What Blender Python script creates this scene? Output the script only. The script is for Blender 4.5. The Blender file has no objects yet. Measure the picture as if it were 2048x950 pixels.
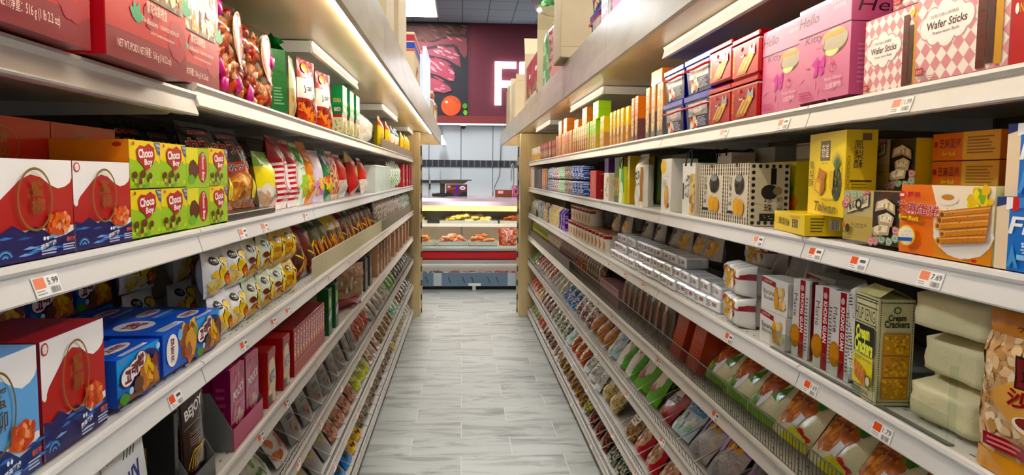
import bpy, math, random
from mathutils import Vector as V, Matrix, Euler
from mathutils.geometry import tessellate_polygon
R = math.radians
random.seed(7)
C = bpy.context.scene.collection
SC = bpy.context.scene

# ------------------------------------------------------------------ camera, light, exposure
F, YAW, PIT, ROL, H = 1490.0, R(3.863), R(4.746), R(.501), 1.63      # focal length in pixels of a 2048 wide frame
cam = bpy.data.cameras.new('camera'); co = bpy.data.objects.new('camera', cam); C.objects.link(co)
cam.sensor_fit = 'HORIZONTAL'; cam.sensor_width = 36; cam.lens = 36*F/2048; cam.clip_start = .02; cam.clip_end = 60
co.matrix_world = (Matrix.Translation((0, 0, H)) @ Matrix.Rotation(-YAW, 4, 'Z') @ Matrix.Rotation(R(90)-PIT, 4, 'X')
                   @ Matrix.Rotation(ROL, 4, 'Z'))
SC.camera = co
SC.view_settings.view_transform = 'Standard'; SC.view_settings.look = 'None'
SC.view_settings.gamma = 1; SC.view_settings.use_curve_mapping = False
SC.view_settings.exposure = 1.42
LED_STRENGTH, PANEL_STRENGTH, WORLD = 11.0, 18.5, .13
CASE_LIGHT, SIGN_LIGHT = 10.0, 2.4
w = bpy.data.worlds.new('store_light'); SC.world = w; w.use_nodes = True
w.node_tree.nodes['Background'].inputs[0].default_value = (.94, .97, 1, 1)
w.node_tree.nodes['Background'].inputs[1].default_value = WORLD

# ------------------------------------------------------------------ measuring: a photo position on a known plane -> a place in the room
def ray(x, y):
    u, v = x-1024, y-475; c, s = math.cos(-ROL), math.sin(-ROL); u, v = c*u-s*v, s*u+c*v
    a, b, d = u/F, -v/F, 1.0
    c, s = math.cos(PIT), math.sin(PIT); yy, zz = c*b-s*d, s*b+c*d
    c, s = math.cos(YAW), math.sin(YAW); return c*a+s*zz, -s*a+c*zz, yy
def proj(X, Y, Z):
    c, s = math.cos(YAW), math.sin(YAW); x = c*X-s*Y; z = s*X+c*Y; y = Z-H
    c, s = math.cos(PIT), math.sin(PIT); yy = c*y+s*z; zz = -s*y+c*z
    u, v = F*x/zz, -F*yy/zz; c, s = math.cos(ROL), math.sin(ROL)
    return 1024+c*u-s*v, 475+s*u+c*v
def at_x(x, y, X):
    a, b, c = ray(x, y); t = X/a; return b*t, H+c*t
def at_y(x, y, Y):
    a, b, c = ray(x, y); t = Y/b; return a*t, H+c*t
def dist(px, z, X):                      # distance along the aisle of photo column px on the line (X, z)
    Y = X*F/(px-924) if abs(px-924) > 1 else 9
    for _ in range(6):
        Y = at_x(px, proj(X, Y, z)[1], X)[0]
    return Y

# ------------------------------------------------------------------ colours and materials
def lin(h):
    if isinstance(h, tuple): return h
    o = []
    for i in (0, 2, 4):
        c = int(h[i:i+2], 16)/255
        o.append(c/12.92 if c <= .04045 else ((c+.055)/1.055)**2.4)
    return tuple(o)
def mixc(a, b, t):
    a, b = lin(a), lin(b); return tuple(x+(y-x)*t for x, y in zip(a, b))
MAT = {}
def material(name, rough=.5, metal=0, bump=0, bscale=40, spec=.5, coat=0, col=None, emit=None, var=0):
    m = bpy.data.materials.new(name); m.use_nodes = True; nt = m.node_tree; n = nt.nodes; l = nt.links
    b = n['Principled BSDF']; b.inputs['Roughness'].default_value = rough; b.inputs['Metallic'].default_value = metal
    b.inputs['Specular IOR Level'].default_value = spec; b.inputs['Coat Weight'].default_value = coat
    tc = n.new('ShaderNodeTexCoord')
    if col is None:
        a = n.new('ShaderNodeVertexColor'); a.layer_name = 'Col'; hs = n.new('ShaderNodeHueSaturation'); hs.inputs['Saturation'].default_value = 1.18; hs.inputs['Value'].default_value = 1.06; l.new(a.outputs[0], hs.inputs['Color']); src = hs.outputs[0]
    else:
        a = n.new('ShaderNodeRGB'); a.outputs[0].default_value = (*lin(col), 1); src = a.outputs[0]
    if var:
        no = n.new('ShaderNodeTexNoise'); no.inputs['Scale'].default_value = 9; no.inputs['Detail'].default_value = 6
        l.new(tc.outputs['Object'], no.inputs['Vector'])
        h = n.new('ShaderNodeHueSaturation'); mr = n.new('ShaderNodeMapRange')
        mr.inputs[3].default_value = 1-var; mr.inputs[4].default_value = 1+var
        l.new(no.outputs[0], mr.inputs[0]); l.new(mr.outputs[0], h.inputs['Value']); l.new(src, h.inputs['Color']); src = h.outputs[0]
    l.new(src, b.inputs['Base Color'])
    if bump:
        no = n.new('ShaderNodeTexNoise'); no.inputs['Scale'].default_value = bscale; no.inputs['Detail'].default_value = 3
        no.inputs['Distortion'].default_value = .6
        l.new(tc.outputs['Object'], no.inputs['Vector'])
        bp = n.new('ShaderNodeBump'); bp.inputs['Strength'].default_value = bump; bp.inputs['Distance'].default_value = .006
        l.new(no.outputs[0], bp.inputs['Height']); l.new(bp.outputs[0], b.inputs['Normal'])
    if emit:
        b.inputs['Emission Color'].default_value = (*lin(emit[0]), 1); b.inputs['Emission Strength'].default_value = emit[1]
    MAT[name] = m; return m
material('card', .36, spec=.5, coat=.12)
material('matte', .75, var=.06)
material('film', .22, bump=.45, bscale=26, spec=.6)
material('filmflat', .3, spec=.5)
material('foil', .3, .75, bump=.8, bscale=34)
material('plastic', .25, spec=.5)
material('tin', .22, .35, spec=.6)
material('food', .6, bump=.5, bscale=90, var=.15)
material('paper', .6, bump=.3, bscale=30, var=.05)
material('shelf_white', .32, col='cdcbc5', spec=.5)
material('channel_white', .3, col='dedcd7', spec=.5)
material('shelf_grey', .4, col='b9b2a8', var=.08)
material('dark_steel', .45, .4, col='3a3733')
material('wire', .35, .8, col='6f6c66')
material('wire_light', .4, .5, col='a8a49c')
material('wire_cream', .45, col='cfc8a4')
material('steel', .3, .85, col='b8b8b4')
material('rail_dark', .4, col='57524a')
material('led', emit=('fff6e6', LED_STRENGTH), col='ffffff')
material('panel_light', emit=('f3f6fa', PANEL_STRENGTH), col='ffffff')
material('sign_light', emit=('f4f7ff', SIGN_LIGHT), col='ffffff')
material('case_light', emit=('fff0dc', CASE_LIGHT), col='ffffff')
material('bin_fill_light', emit=('fff4e6', 2.5), col='ffffff')  # fill glow for the unseen tube added over the lower bin
material('cardboard', .8, col='ab9673', var=.1)
material('rope', .8, col='15130f', bump=.5, bscale=300)
def clear(name, tint, fac, rough=.08, bump=.5):
    m = bpy.data.materials.new(name); m.use_nodes = True; nt = m.node_tree; n = nt.nodes; l = nt.links
    n.remove(n['Principled BSDF']); o = n['Material Output']
    t = n.new('ShaderNodeBsdfTransparent'); t.inputs[0].default_value = (*lin(tint), 1)
    g = n.new('ShaderNodeBsdfGlossy'); g.inputs['Roughness'].default_value = rough
    lw = n.new('ShaderNodeLayerWeight'); f = n.new('ShaderNodeMath'); f.operation = 'POWER'; f.inputs[1].default_value = 5; l.new(lw.outputs['Facing'], f.inputs[0])
    a = n.new('ShaderNodeMath'); a.operation = 'ADD'; a.inputs[1].default_value = fac; a.use_clamp = True
    l.new(f.outputs[0], a.inputs[0]); mx = n.new('ShaderNodeMixShader')
    l.new(a.outputs[0], mx.inputs[0]); l.new(t.outputs[0], mx.inputs[1]); l.new(g.outputs[0], mx.inputs[2]); l.new(mx.outputs[0], o.inputs[0])
    if bump:
        tc = n.new('ShaderNodeTexCoord'); no = n.new('ShaderNodeTexNoise'); no.inputs['Scale'].default_value = 30
        l.new(tc.outputs['Object'], no.inputs['Vector']); bp = n.new('ShaderNodeBump')
        bp.inputs['Strength'].default_value = bump; bp.inputs['Distance'].default_value = .006
        l.new(no.outputs[0], bp.inputs['Height']); l.new(bp.outputs[0], g.inputs['Normal']); l.new(bp.outputs[0], lw.inputs['Normal'])
    MAT[name] = m
clear('clear', 'f4f4f0', .06)
clear('glass', 'f6faf8', .02, .02, 0)
def wood(name, c1, c2, sc):
    m = material(name, .28, col=c1, spec=.5); nt = m.node_tree; n = nt.nodes; l = nt.links
    tc = n.new('ShaderNodeTexCoord'); mp = n.new('ShaderNodeMapping'); mp.inputs['Scale'].default_value = sc
    no = n.new('ShaderNodeTexNoise'); no.inputs['Scale'].default_value = 6; no.inputs['Detail'].default_value = 7; no.inputs['Distortion'].default_value = .8
    r = n.new('ShaderNodeValToRGB'); r.color_ramp.elements[0].position = .3; r.color_ramp.elements[1].position = .7
    r.color_ramp.elements[0].color = (*lin(c2), 1); r.color_ramp.elements[1].color = (*lin(c1), 1)
    l.new(tc.outputs['Object'], mp.inputs[0]); l.new(mp.outputs[0], no.inputs['Vector']); l.new(no.outputs[0], r.inputs[0])
    l.new(r.outputs[0], n['Principled BSDF'].inputs['Base Color'])
wood('plywood', 'c9b48c', 'b39b70', (1, .25, 3))
wood('fascia_wood', 'c4b69c', 'ab9c82', (2, .5, 2.5))
wood('post_wood', 'c2ab7c', 'ae9766', (2, 2, .3))

def floor_material():
    m = bpy.data.materials.new('floor_tile'); m.use_nodes = True; nt = m.node_tree; n = nt.nodes; l = nt.links; b = n['Principled BSDF']
    tc = n.new('ShaderNodeTexCoord'); mp = n.new('ShaderNodeMapping'); mp.inputs['Location'].default_value = (.0, -.035, 0)
    l.new(tc.outputs['Object'], mp.inputs[0])
    br = n.new('ShaderNodeTexBrick'); br.inputs['Scale'].default_value = 1; br.inputs['Brick Width'].default_value = .6; br.inputs['Row Height'].default_value = .3
    br.inputs['Mortar Size'].default_value = .003; br.inputs['Mortar Smooth'].default_value = .1; br.inputs['Bias'].default_value = 0
    br.inputs['Color1'].default_value = (0, 0, 0, 1); br.inputs['Color2'].default_value = (1, 1, 1, 1); br.inputs['Mortar'].default_value = (.5, .5, .5, 1)
    l.new(mp.outputs[0], br.inputs['Vector'])
    # veins run along the long side of each tile and shift from tile to tile
    mp2 = n.new('ShaderNodeMapping'); mp2.inputs['Scale'].default_value = (.7, 2.6, 1); mp2.inputs['Rotation'].default_value = (0, 0, .12)
    mul = n.new('ShaderNodeVectorMath'); mul.operation = 'SCALE'; mul.inputs['Scale'].default_value = 7
    add = n.new('ShaderNodeVectorMath'); add.operation = 'ADD'
    l.new(br.outputs['Color'], mul.inputs[0]); l.new(tc.outputs['Object'], add.inputs[0]); l.new(mul.outputs[0], add.inputs[1]); l.new(add.outputs[0], mp2.inputs[0])
    no = n.new('ShaderNodeTexNoise'); no.inputs['Scale'].default_value = 2.6; no.inputs['Detail'].default_value = 9; no.inputs['Roughness'].default_value = .62; no.inputs['Distortion'].default_value = 1.1
    l.new(mp2.outputs[0], no.inputs['Vector'])
    r = n.new('ShaderNodeValToRGB'); e = r.color_ramp.elements
    e[0].position = .30; e[0].color = (*lin('62625c'), 1); e[1].position = .62; e[1].color = (*lin('979790'), 1)
    k = e.new(.44); k.color = (*lin('81817b'), 1)
    k = e.new(.50); k.color = (*lin('93938c'), 1)
    l.new(no.outputs[0], r.inputs[0])
    tone = n.new('ShaderNodeHueSaturation'); mr = n.new('ShaderNodeMapRange'); mr.inputs[3].default_value = .9; mr.inputs[4].default_value = 1.04
    l.new(br.outputs['Color'], mr.inputs[0]); l.new(mr.outputs[0], tone.inputs['Value']); l.new(r.outputs[0], tone.inputs['Color'])
    mx = n.new('ShaderNodeMix'); mx.data_type = 'RGBA'; mx.inputs[7].default_value = (*lin('a3a29b'), 1)
    l.new(br.outputs['Fac'], mx.inputs[0]); l.new(tone.outputs[0], mx.inputs[6]); l.new(mx.outputs[2], b.inputs['Base Color'])
    b.inputs['Roughness'].default_value = .42; b.inputs['Specular IOR Level'].default_value = .35
    MAT['floor_tile'] = m
floor_material()
def grid_material(name, c, mortar, bw, bh, ms, rough, off=0, loc=(0, 0, 0), vert=True):
    m = bpy.data.materials.new(name); m.use_nodes = True; nt = m.node_tree; n = nt.nodes; l = nt.links; b = n['Principled BSDF']
    tc = n.new('ShaderNodeTexCoord'); mp = n.new('ShaderNodeMapping'); mp.inputs['Location'].default_value = loc
    if vert: mp.inputs['Rotation'].default_value = (R(-90), 0, 0)
    l.new(tc.outputs['Object'], mp.inputs[0])
    br = n.new('ShaderNodeTexBrick'); br.offset = off; br.inputs['Scale'].default_value = 1; br.inputs['Brick Width'].default_value = bw; br.inputs['Row Height'].default_value = bh
    br.inputs['Mortar Size'].default_value = ms; br.inputs['Color1'].default_value = (*lin(c), 1); br.inputs['Color2'].default_value = (*lin(c), 1); br.inputs['Mortar'].default_value = (*lin(mortar), 1)
    l.new(mp.outputs[0], br.inputs['Vector']); l.new(br.outputs[0], b.inputs['Base Color']); b.inputs['Roughness'].default_value = rough
    MAT[name] = m
grid_material('wall_tile', 'b4b7b8', '565c62', .56, .70, .007, .14, loc=(.02, .25, 0))
grid_material('ceiling_tile', '7f8a92', '4a5258', .42, .55, .009, .8, vert=False)

# ------------------------------------------------------------------ mesh builder with one colour per face
class B:
    def __init__(s): s.v = []; s.f = []; s.c = []; s.m = []
    def face(s, pts, col='ffffff', mat='card'):
        i = len(s.v); s.v += [tuple(p) for p in pts]; s.f.append(tuple(range(i, i+len(pts)))); s.c.append(lin(col)); s.m.append(mat)
    def grid(s, pts, nu, nv, col, mat, flip=False):       # pts: (nv+1) rows of (nu+1); col: colour or f(i,j)
        i0 = len(s.v); s.v += [tuple(p) for p in pts]
        for j in range(nv):
            for i in range(nu):
                a = i0+j*(nu+1)+i; q = (a, a+1, a+nu+2, a+nu+1)
                s.f.append(q[::-1] if flip else q); s.c.append(lin(col(i, j) if callable(col) else col)); s.m.append(mat)
    def box(s, x0, y0, z0, x1, y1, z1, col='ffffff', mat='card', ch=0):
        if ch <= 0:
            p = [(x, y, z) for z in (z0, z1) for y in (y0, y1) for x in (x0, x1)]; i = len(s.v); s.v += p
            for q in ((0, 2, 3, 1), (4, 5, 7, 6), (0, 1, 5, 4), (2, 6, 7, 3), (0, 4, 6, 2), (1, 3, 7, 5)):
                s.f.append(tuple(i+k for k in q)); s.c.append(lin(col)); s.m.append(mat)
            return
        cc = V(((x0+x1)/2, (y0+y1)/2, (z0+z1)/2)); h = V(((x1-x0)/2, (y1-y0)/2, (z1-z0)/2)); i = len(s.v); idx = {}
        cols = col if isinstance(col, dict) else None
        base = cols['b'] if cols else col
        for sx in (-1, 1):
            for sy in (-1, 1):
                for sz in (-1, 1):
                    for ax in range(3):
                        q = V((sx*h.x, sy*h.y, sz*h.z))
                        for k in range(3):
                            if k != ax: q[k] -= (sx, sy, sz)[k]*ch
                        idx[(sx, sy, sz, ax)] = len(s.v); s.v.append(tuple(cc+q))
        def add(k, c):
            s.f.append(tuple(k)); s.c.append(lin(c)); s.m.append(mat)
        for ax in range(3):
            o = [k for k in range(3) if k != ax]
            for sg in (-1, 1):
                q = []
                for a, b in ((-1, -1), (1, -1), (1, 1), (-1, 1)):
                    t = [0, 0, 0]; t[ax] = sg; t[o[0]] = a; t[o[1]] = b; q.append(idx[(*t, ax)])
                if (sg < 0) == (ax != 1): q = q[::-1]
                nm = {(0, -1): 'l', (0, 1): 'r', (1, -1): 'f', (1, 1): 'k', (2, -1): 'd', (2, 1): 't'}[(ax, sg)]
                add(q, cols.get(nm, base) if cols else base)
        for ax in range(3):
            o = [k for k in range(3) if k != ax]
            for a in (-1, 1):
                for b in (-1, 1):
                    t = [[0, 0, 0], [0, 0, 0]]
                    for e, sg in ((0, -1), (1, 1)): t[e][ax] = sg; t[e][o[0]] = a; t[e][o[1]] = b
                    add((idx[(*t[0], o[0])], idx[(*t[1], o[0])], idx[(*t[1], o[1])], idx[(*t[0], o[1])]), base)
        for sx in (-1, 1):
            for sy in (-1, 1):
                for sz in (-1, 1): add((idx[(sx, sy, sz, 0)], idx[(sx, sy, sz, 1)], idx[(sx, sy, sz, 2)]), base)
    def tube(s, pts, r, col='ffffff', mat='wire', n=6, closed=False):
        pts = [V(p) for p in pts]; N = len(pts); i0 = len(s.v); up0 = None
        for k, p in enumerate(pts):
            d = (pts[(k+1) % N]-pts[k-1]) if closed else (pts[min(k+1, N-1)]-pts[max(k-1, 0)])
            d.normalize(); up = V((0, 0, 1)) if abs(d.z) < .95 else V((0, 1, 0))
            a = d.cross(up).normalized(); b = a.cross(d)
            rr = r[k] if isinstance(r, (list, tuple)) else r
            for j in range(n): t = 2*math.pi*j/n; s.v.append(tuple(p+a*(rr*math.cos(t))+b*(rr*math.sin(t))))
        for k in range(N if closed else N-1):
            for j in range(n):
                a = i0+k*n+j; b = i0+k*n+(j+1) % n; k2 = ((k+1) % N)*n
                s.f.append((a, b, i0+k2+(j+1) % n, i0+k2+j)); s.c.append(lin(col)); s.m.append(mat)
        if not closed:
            for k in (0, N-1): s.f.append(tuple(i0+k*n+j for j in range(n))); s.c.append(lin(col)); s.m.append(mat)
    def prism(s, poly, fn, a, b, col='ffffff', mat='card', caps=True):   # poly in 2d swept from a to b by fn(p, t)
        N = len(poly); i0 = len(s.v)
        for t in (a, b): s.v += [tuple(fn(p, t)) for p in poly]
        for k in range(N):
            s.f.append((i0+k, i0+(k+1) % N, i0+N+(k+1) % N, i0+N+k)); s.c.append(lin(col)); s.m.append(mat)
        if caps:
            for t in (0, N):
                for tri in tessellate_polygon([[V((p[0], p[1], 0)) for p in poly]]): s.f.append(tuple(i0+t+k for k in tri)); s.c.append(lin(col)); s.m.append(mat)
    def blob(s, c, r, col, mat='food', n=8, m=5, jit=.12, sq=(1, 1, 1), rot=None):
        i0 = len(s.v); c = V(c); rm = rot or Matrix.Identity(3)
        for j in range(m+1):
            p = math.pi*j/m
            for i in range(n):
                t = 2*math.pi*i/n; k = r*(1+random.uniform(-jit, jit))
                s.v.append(tuple(c+rm@V((k*math.sin(p)*math.cos(t)*sq[0], k*math.sin(p)*math.sin(t)*sq[1], k*math.cos(p)*sq[2]))))
        for j in range(m):
            for i in range(n):
                s.f.append((i0+j*n+i, i0+(j+1)*n+i, i0+(j+1)*n+(i+1) % n, i0+j*n+(i+1) % n)); s.c.append(lin(col)); s.m.append(mat)
    def mesh(s, name, smooth=False):
        me = bpy.data.meshes.new(name); me.from_pydata(s.v, [], s.f)
        ms = []
        for x in s.m:
            if x not in ms: ms.append(x)
        for x in ms: me.materials.append(MAT[x])
        me.polygons.foreach_set('material_index', [ms.index(x) for x in s.m])
        at = me.color_attributes.new('Col', 'FLOAT_COLOR', 'CORNER'); buf = []
        for p, c in zip(s.f, s.c): buf += [c[0], c[1], c[2], 1.0]*len(p)
        at.data.foreach_set('color', buf)
        if smooth is True: me.polygons.foreach_set('use_smooth', [True]*len(s.f))
        elif smooth: me.polygons.foreach_set('use_smooth', [x in smooth for x in s.m])
        me.update(); return me

# ------------------------------------------------------------------ print on a surface
_gl = {}
def glyphs(txt, bold):
    k = (txt, bold)
    if k not in _gl:
        cu = bpy.data.curves.new('lettering', 'FONT'); cu.body = txt; cu.resolution_u = 2; cu.fill_mode = 'FRONT'; cu.offset = bold
        ob = bpy.data.objects.new('lettering', cu); me = bpy.data.meshes.new_from_object(ob)
        vs = [(p.co.x, p.co.y) for p in me.vertices]; fs = [tuple(p.vertices) for p in me.polygons]
        bpy.data.objects.remove(ob); bpy.data.meshes.remove(me); bpy.data.curves.remove(cu)
        if not vs: vs = [(0, 0), (1, 0), (1, 1)]; fs = []
        x0, x1 = min(p[0] for p in vs), max(p[0] for p in vs); y0, y1 = min(p[1] for p in vs), max(p[1] for p in vs)
        cx, cy = (x0+x1)/2, (y0+y1)/2
        _gl[k] = ([(p[0]-cx, p[1]-cy) for p in vs], fs, max(x1-x0, 1e-4), max(y1-y0, 1e-4))
    return _gl[k]
BLURRED = set('椒 LUXE BISCUIT CAKE ROUTES Crispy Cookies Assorted 桃 ポテ ミックス 辣 海苔 豆 小魚 魚片 素 梅 酸梅 海鮮 芒果 素肉 老四川 茶 果 禮 囍 GULA ロール 蜜 花 椒麻 麻花 海港 香濃酥脆 新鮮烘焙 蓮霧 奶茶 奇 B'.split())
class Fr:
    """A face to print on: fn(a, b, lift) with a, b in metres; positions below are fractions of the face."""
    def __init__(s, b, fn, w, h, mat='card', sub=0, step=.00022, first=.0003):
        s.b = b; s.fn = fn; s.w = w; s.h = h; s.mat = mat; s.sub = sub; s.step = step; s.l = first
    def up(s): s.l += s.step
    def raw(s, pts, faces, col, mat=None):               # pts in metres
        b = s.b; mat = mat or s.mat
        if s.sub:
            tri = []
            for f in faces:
                for k in range(1, len(f)-1): tri.append((f[0], f[k], f[k+1]))
            pts = list(pts); out = []; mid = {}
            def mp(i, j):
                k = (min(i, j), max(i, j))
                if k not in mid: mid[k] = len(pts); pts.append(((pts[i][0]+pts[j][0])/2, (pts[i][1]+pts[j][1])/2))
                return mid[k]
            st = tri
            while st:
                t = st.pop(); e = [((pts[t[k]][0]-pts[t[(k+1) % 3]][0])**2+(pts[t[k]][1]-pts[t[(k+1) % 3]][1])**2)**.5 for k in range(3)]
                q = max(range(3), key=lambda k: e[k])
                if e[q] > s.sub and len(out)+len(st) < 6000:
                    m = mp(t[q], t[(q+1) % 3]); st += [(t[q], m, t[(q+2) % 3]), (m, t[(q+1) % 3], t[(q+2) % 3])]
                else: out.append(t)
            faces = out
        i0 = len(b.v); b.v += [tuple(s.fn(p[0], p[1], s.l)) for p in pts]; c = lin(col)
        for f in faces: b.f.append(tuple(i0+k for k in f)); b.c.append(c); b.m.append(mat)
    def poly(s, pts, col, mat=None):
        p = [(x*s.w, y*s.h) for x, y in pts]
        s.raw(p, tessellate_polygon([[V((x, y, 0)) for x, y in p]]), col, mat); s.up()
    def rect(s, x0, y0, x1, y1, col, mat=None):
        s.raw([(x0*s.w, y0*s.h), (x1*s.w, y0*s.h), (x1*s.w, y1*s.h), (x0*s.w, y1*s.h)], [(0, 1, 2, 3)], col, mat); s.up()
    def ell(s, cx, cy, rx, ry, col, n=20, rot=0, mat=None, jit=0, a0=0, a1=360):
        pts = []; c_, s_ = math.cos(R(rot)), math.sin(R(rot)); N = n+(a1 != 360)
        for k in range(N):
            t = R(a0+(a1-a0)*k/n); j = 1+random.uniform(-jit, jit); a, b = rx*s.w*math.cos(t)*j, ry*s.h*math.sin(t)*j
            pts.append((cx*s.w+c_*a-s_*b, cy*s.h+s_*a+c_*b))
        s.raw(pts, [tuple(range(N))], col, mat); s.up()
    def ring(s, cx, cy, rx, ry, th, col, n=26, a0=0, a1=360, rot=0, mat=None):
        p = []; c_, s_ = math.cos(R(rot)), math.sin(R(rot))
        for k in range(n+1):
            t = R(a0+(a1-a0)*k/n)
            for q in (0, th): a, b = (rx*s.w-q*s.w)*math.cos(t), (ry*s.h-q*s.w)*math.sin(t); p.append((cx*s.w+c_*a-s_*b, cy*s.h+s_*a+c_*b))
        s.raw(p, [(2*k, 2*k+2, 2*k+3, 2*k+1) for k in range(n)], col, mat); s.up()
    def txt(s, t, x, y, h, col, w=None, rot=0, bold=0, shear=0, out=None, ow=.03, mat=None, vert=False):
        """lettering centred on (x, y), h of the face high, optionally squeezed to w of the face wide; out: outline colour"""
        if vert:
            n = len(t)
            for k, ch in enumerate(t):
                if ch != ' ': s.txt(ch, x, y+h*(n-1)/2*1.08-k*h*1.08, h, col, w, rot, bold, shear, out, ow, mat)
            return
        if t in BLURRED:                                  # print the photo does not let one read: a patch of strokes
            ww = w or h*s.h/s.w*len(t)*.75
            for k in range(5+3*len(t)): s.ell(x+random.uniform(-.5, .5)*ww, y+random.uniform(-.45, .45)*h, random.uniform(.03, .12)*ww/max(1, len(t)/2), random.uniform(.03, .08)*h, col, 5, 0); s.l -= s.step*.9
            s.up(); return
        if out: s.txt(t, x, y, h*(1+ow*1.2), out, w*(1+ow*.5) if w else None, rot, bold+ow, shear, None, ow, mat)
        vs, fs, gw, gh = glyphs(t, bold); k = h*s.h/gh; kx = (w*s.w/gw) if w else k; c_, s_ = math.cos(R(rot)), math.sin(R(rot)); pts = []
        for a, b in vs:
            a, b = a*kx+b*k*shear, b*k; pts.append((x*s.w+c_*a-s_*b, y*s.h+s_*a+c_*b))
        sub, s.sub = s.sub, 0; s.raw(pts, fs, col, mat); s.sub = sub; s.up()
    def lines(s, x0, y0, x1, y1, n, col, ragged=.3, frac=.45):   # small print too fine to read
        for k in range(n):
            yb = y1-(y1-y0)*(k+.5)/n; hh = (y1-y0)/n*frac/2; xe = x1-(x1-x0)*random.random()*ragged
            s.raw([(x0*s.w, (yb-hh)*s.h), (xe*s.w, (yb-hh)*s.h), (xe*s.w, (yb+hh)*s.h), (x0*s.w, (yb+hh)*s.h)], [(0, 1, 2, 3)], col)
        s.up()
    def bars(s, x0, y0, x1, y1, col='202020', n=22, bg='f4f4f0'):
        if bg: s.rect(x0-.01, y0-.01, x1+.01, y1+.01, bg)
        x = x0; d = (x1-x0)/n/2
        while x < x1:
            ww = d*random.choice((1, 1, 2)); s.raw([(x*s.w, y0*s.h), ((x+ww)*s.w, y0*s.h), ((x+ww)*s.w, y1*s.h), (x*s.w, y1*s.h)], [(0, 1, 2, 3)], col); x += ww+d*random.choice((1, 2))
        s.up()
    def heap(s, x0, y0, x1, y1, cols, n=30, r=.06, asp=1, ragged=.3, long=1):   # a picture of a pile of food
        for k in range(n):
            x = random.uniform(x0, x1); y = random.uniform(y0, y1); q = r*random.uniform(.7, 1.2)
            s.ell(x, y, q*long, q*s.w/s.h*asp, random.choice(cols), 9, random.uniform(0, 180), jit=ragged)
            s.l -= s.step*.8
        s.up()

# ------------------------------------------------------------------ things, parts, copies
def link(name, me, parent=None, label=None):
    o = bpy.data.objects.new(name, me); C.objects.link(o)
    if parent is not None: o.parent = parent
    if label: o['label'] = label
    return o
def tag(o, label, cat, group=None, kind=None):
    n = len([x for x in label.replace('-', '').replace("'", '').split()])
    if n > 16 or n < 4: print('LABEL LENGTH', n, label)
    o['label'] = label; o['category'] = cat
    if group: o['group'] = group
    if kind: o['kind'] = kind
    return o
class Proto:
    """One kind of thing: its own mesh (or none) and its parts [(name, mesh, label, [(sub name, mesh)])]."""
    def __init__(s, name, cat, desc, me, parts=(), size=(.1, .1, .1)):
        s.name = name; s.cat = cat; s.desc = desc; s.me = me; s.parts = list(parts); s.size = size
    def make(s, mat, label, group=None):
        o = link(s.name, s.me); o.matrix_world = mat; tag(o, label, s.cat, group)
        for p in s.parts:
            c = link(p[0], p[1], o, p[2] if len(p) > 2 else None)
            for q in (p[3] if len(p) > 3 else ()): link(q[0], q[1], c)
        return o
ORD = ['', 'first', 'second', 'third', 'fourth', 'fifth', 'sixth', 'seventh', 'eighth', 'ninth', 'tenth', 'eleventh', 'twelfth', 'thirteenth', 'fourteenth', 'fifteenth',
       'sixteenth', 'seventeenth', 'eighteenth', 'nineteenth', 'twentieth']
def ordinal(n):
    if n <= 20: return ORD[n]
    t = {2: 'twenty', 3: 'thirty', 4: 'forty', 5: 'fifty', 6: 'sixty'}[n//10]
    return t+'-'+ORD[n % 10] if n % 10 else {2: 'twentieth', 3: 'thirtieth', 4: 'fortieth', 5: 'fiftieth', 6: 'sixtieth'}[n//10]
def struct(name, b, smooth=False):
    o = link(name, b.mesh(name, smooth)); o['kind'] = 'structure'; return o

# ------------------------------------------------------------------ room
FARY, CEIL = 13.2, 4.26
b = B(); b.face([(-7, -2, 0), (7, -2, 0), (7, FARY, 0), (-7, FARY, 0)], mat='floor_tile'); struct('floor', b)
b = B(); b.face([(-7, -2, CEIL), (-7, FARY, CEIL), (7, FARY, CEIL), (7, -2, CEIL)], mat='ceiling_tile'); struct('ceiling', b)
b = B(); b.face([(-7, FARY, 0), (7, FARY, 0), (7, FARY, CEIL), (-7, FARY, CEIL)], mat='wall_tile'); struct('wall_back', b)
XL, XR = .547, .755
DECK = {'L1': 1.815, 'L2': 1.509, 'L3': 1.224, 'L4': .934, 'L5': .677, 'L6': .387, 'L7': .10,
        'R1': 1.787, 'R2': 1.498, 'R3': 1.204, 'R4': .947, 'R5': .660, 'R6': .365, 'R7': .09}
J0, BAY = 1.61, 1.219
JO = [J0+BAY*n for n in range(-1, 6)]+[8.5]
ENDY = 8.5

# ------------------------------------------------------------------ placing on the two runs of shelving
def M(side, Y, X, z, yaw=0, lean=0, tilt=0):
    sg = -1 if side == 'L' else 1
    return Matrix.Translation((sg*X, Y, z)) @ Matrix.Rotation(R(-90*sg+yaw), 4, 'Z') @ Matrix.Rotation(R(-lean), 4, 'X') @ Matrix.Rotation(R(tilt), 4, 'Y')
XS = {'L': XL+.012, 'R': XR+.012}          # front edge of the decks
SIDE = {'L': 'left', 'R': 'right'}
LEVEL = ['', 'top', 'second', 'third', 'fourth', 'upper wire', 'middle wire', 'bottom wire']
BAYN = ['nearest', 'second', 'third', 'fourth', 'fifth', 'sixth', 'last']

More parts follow.
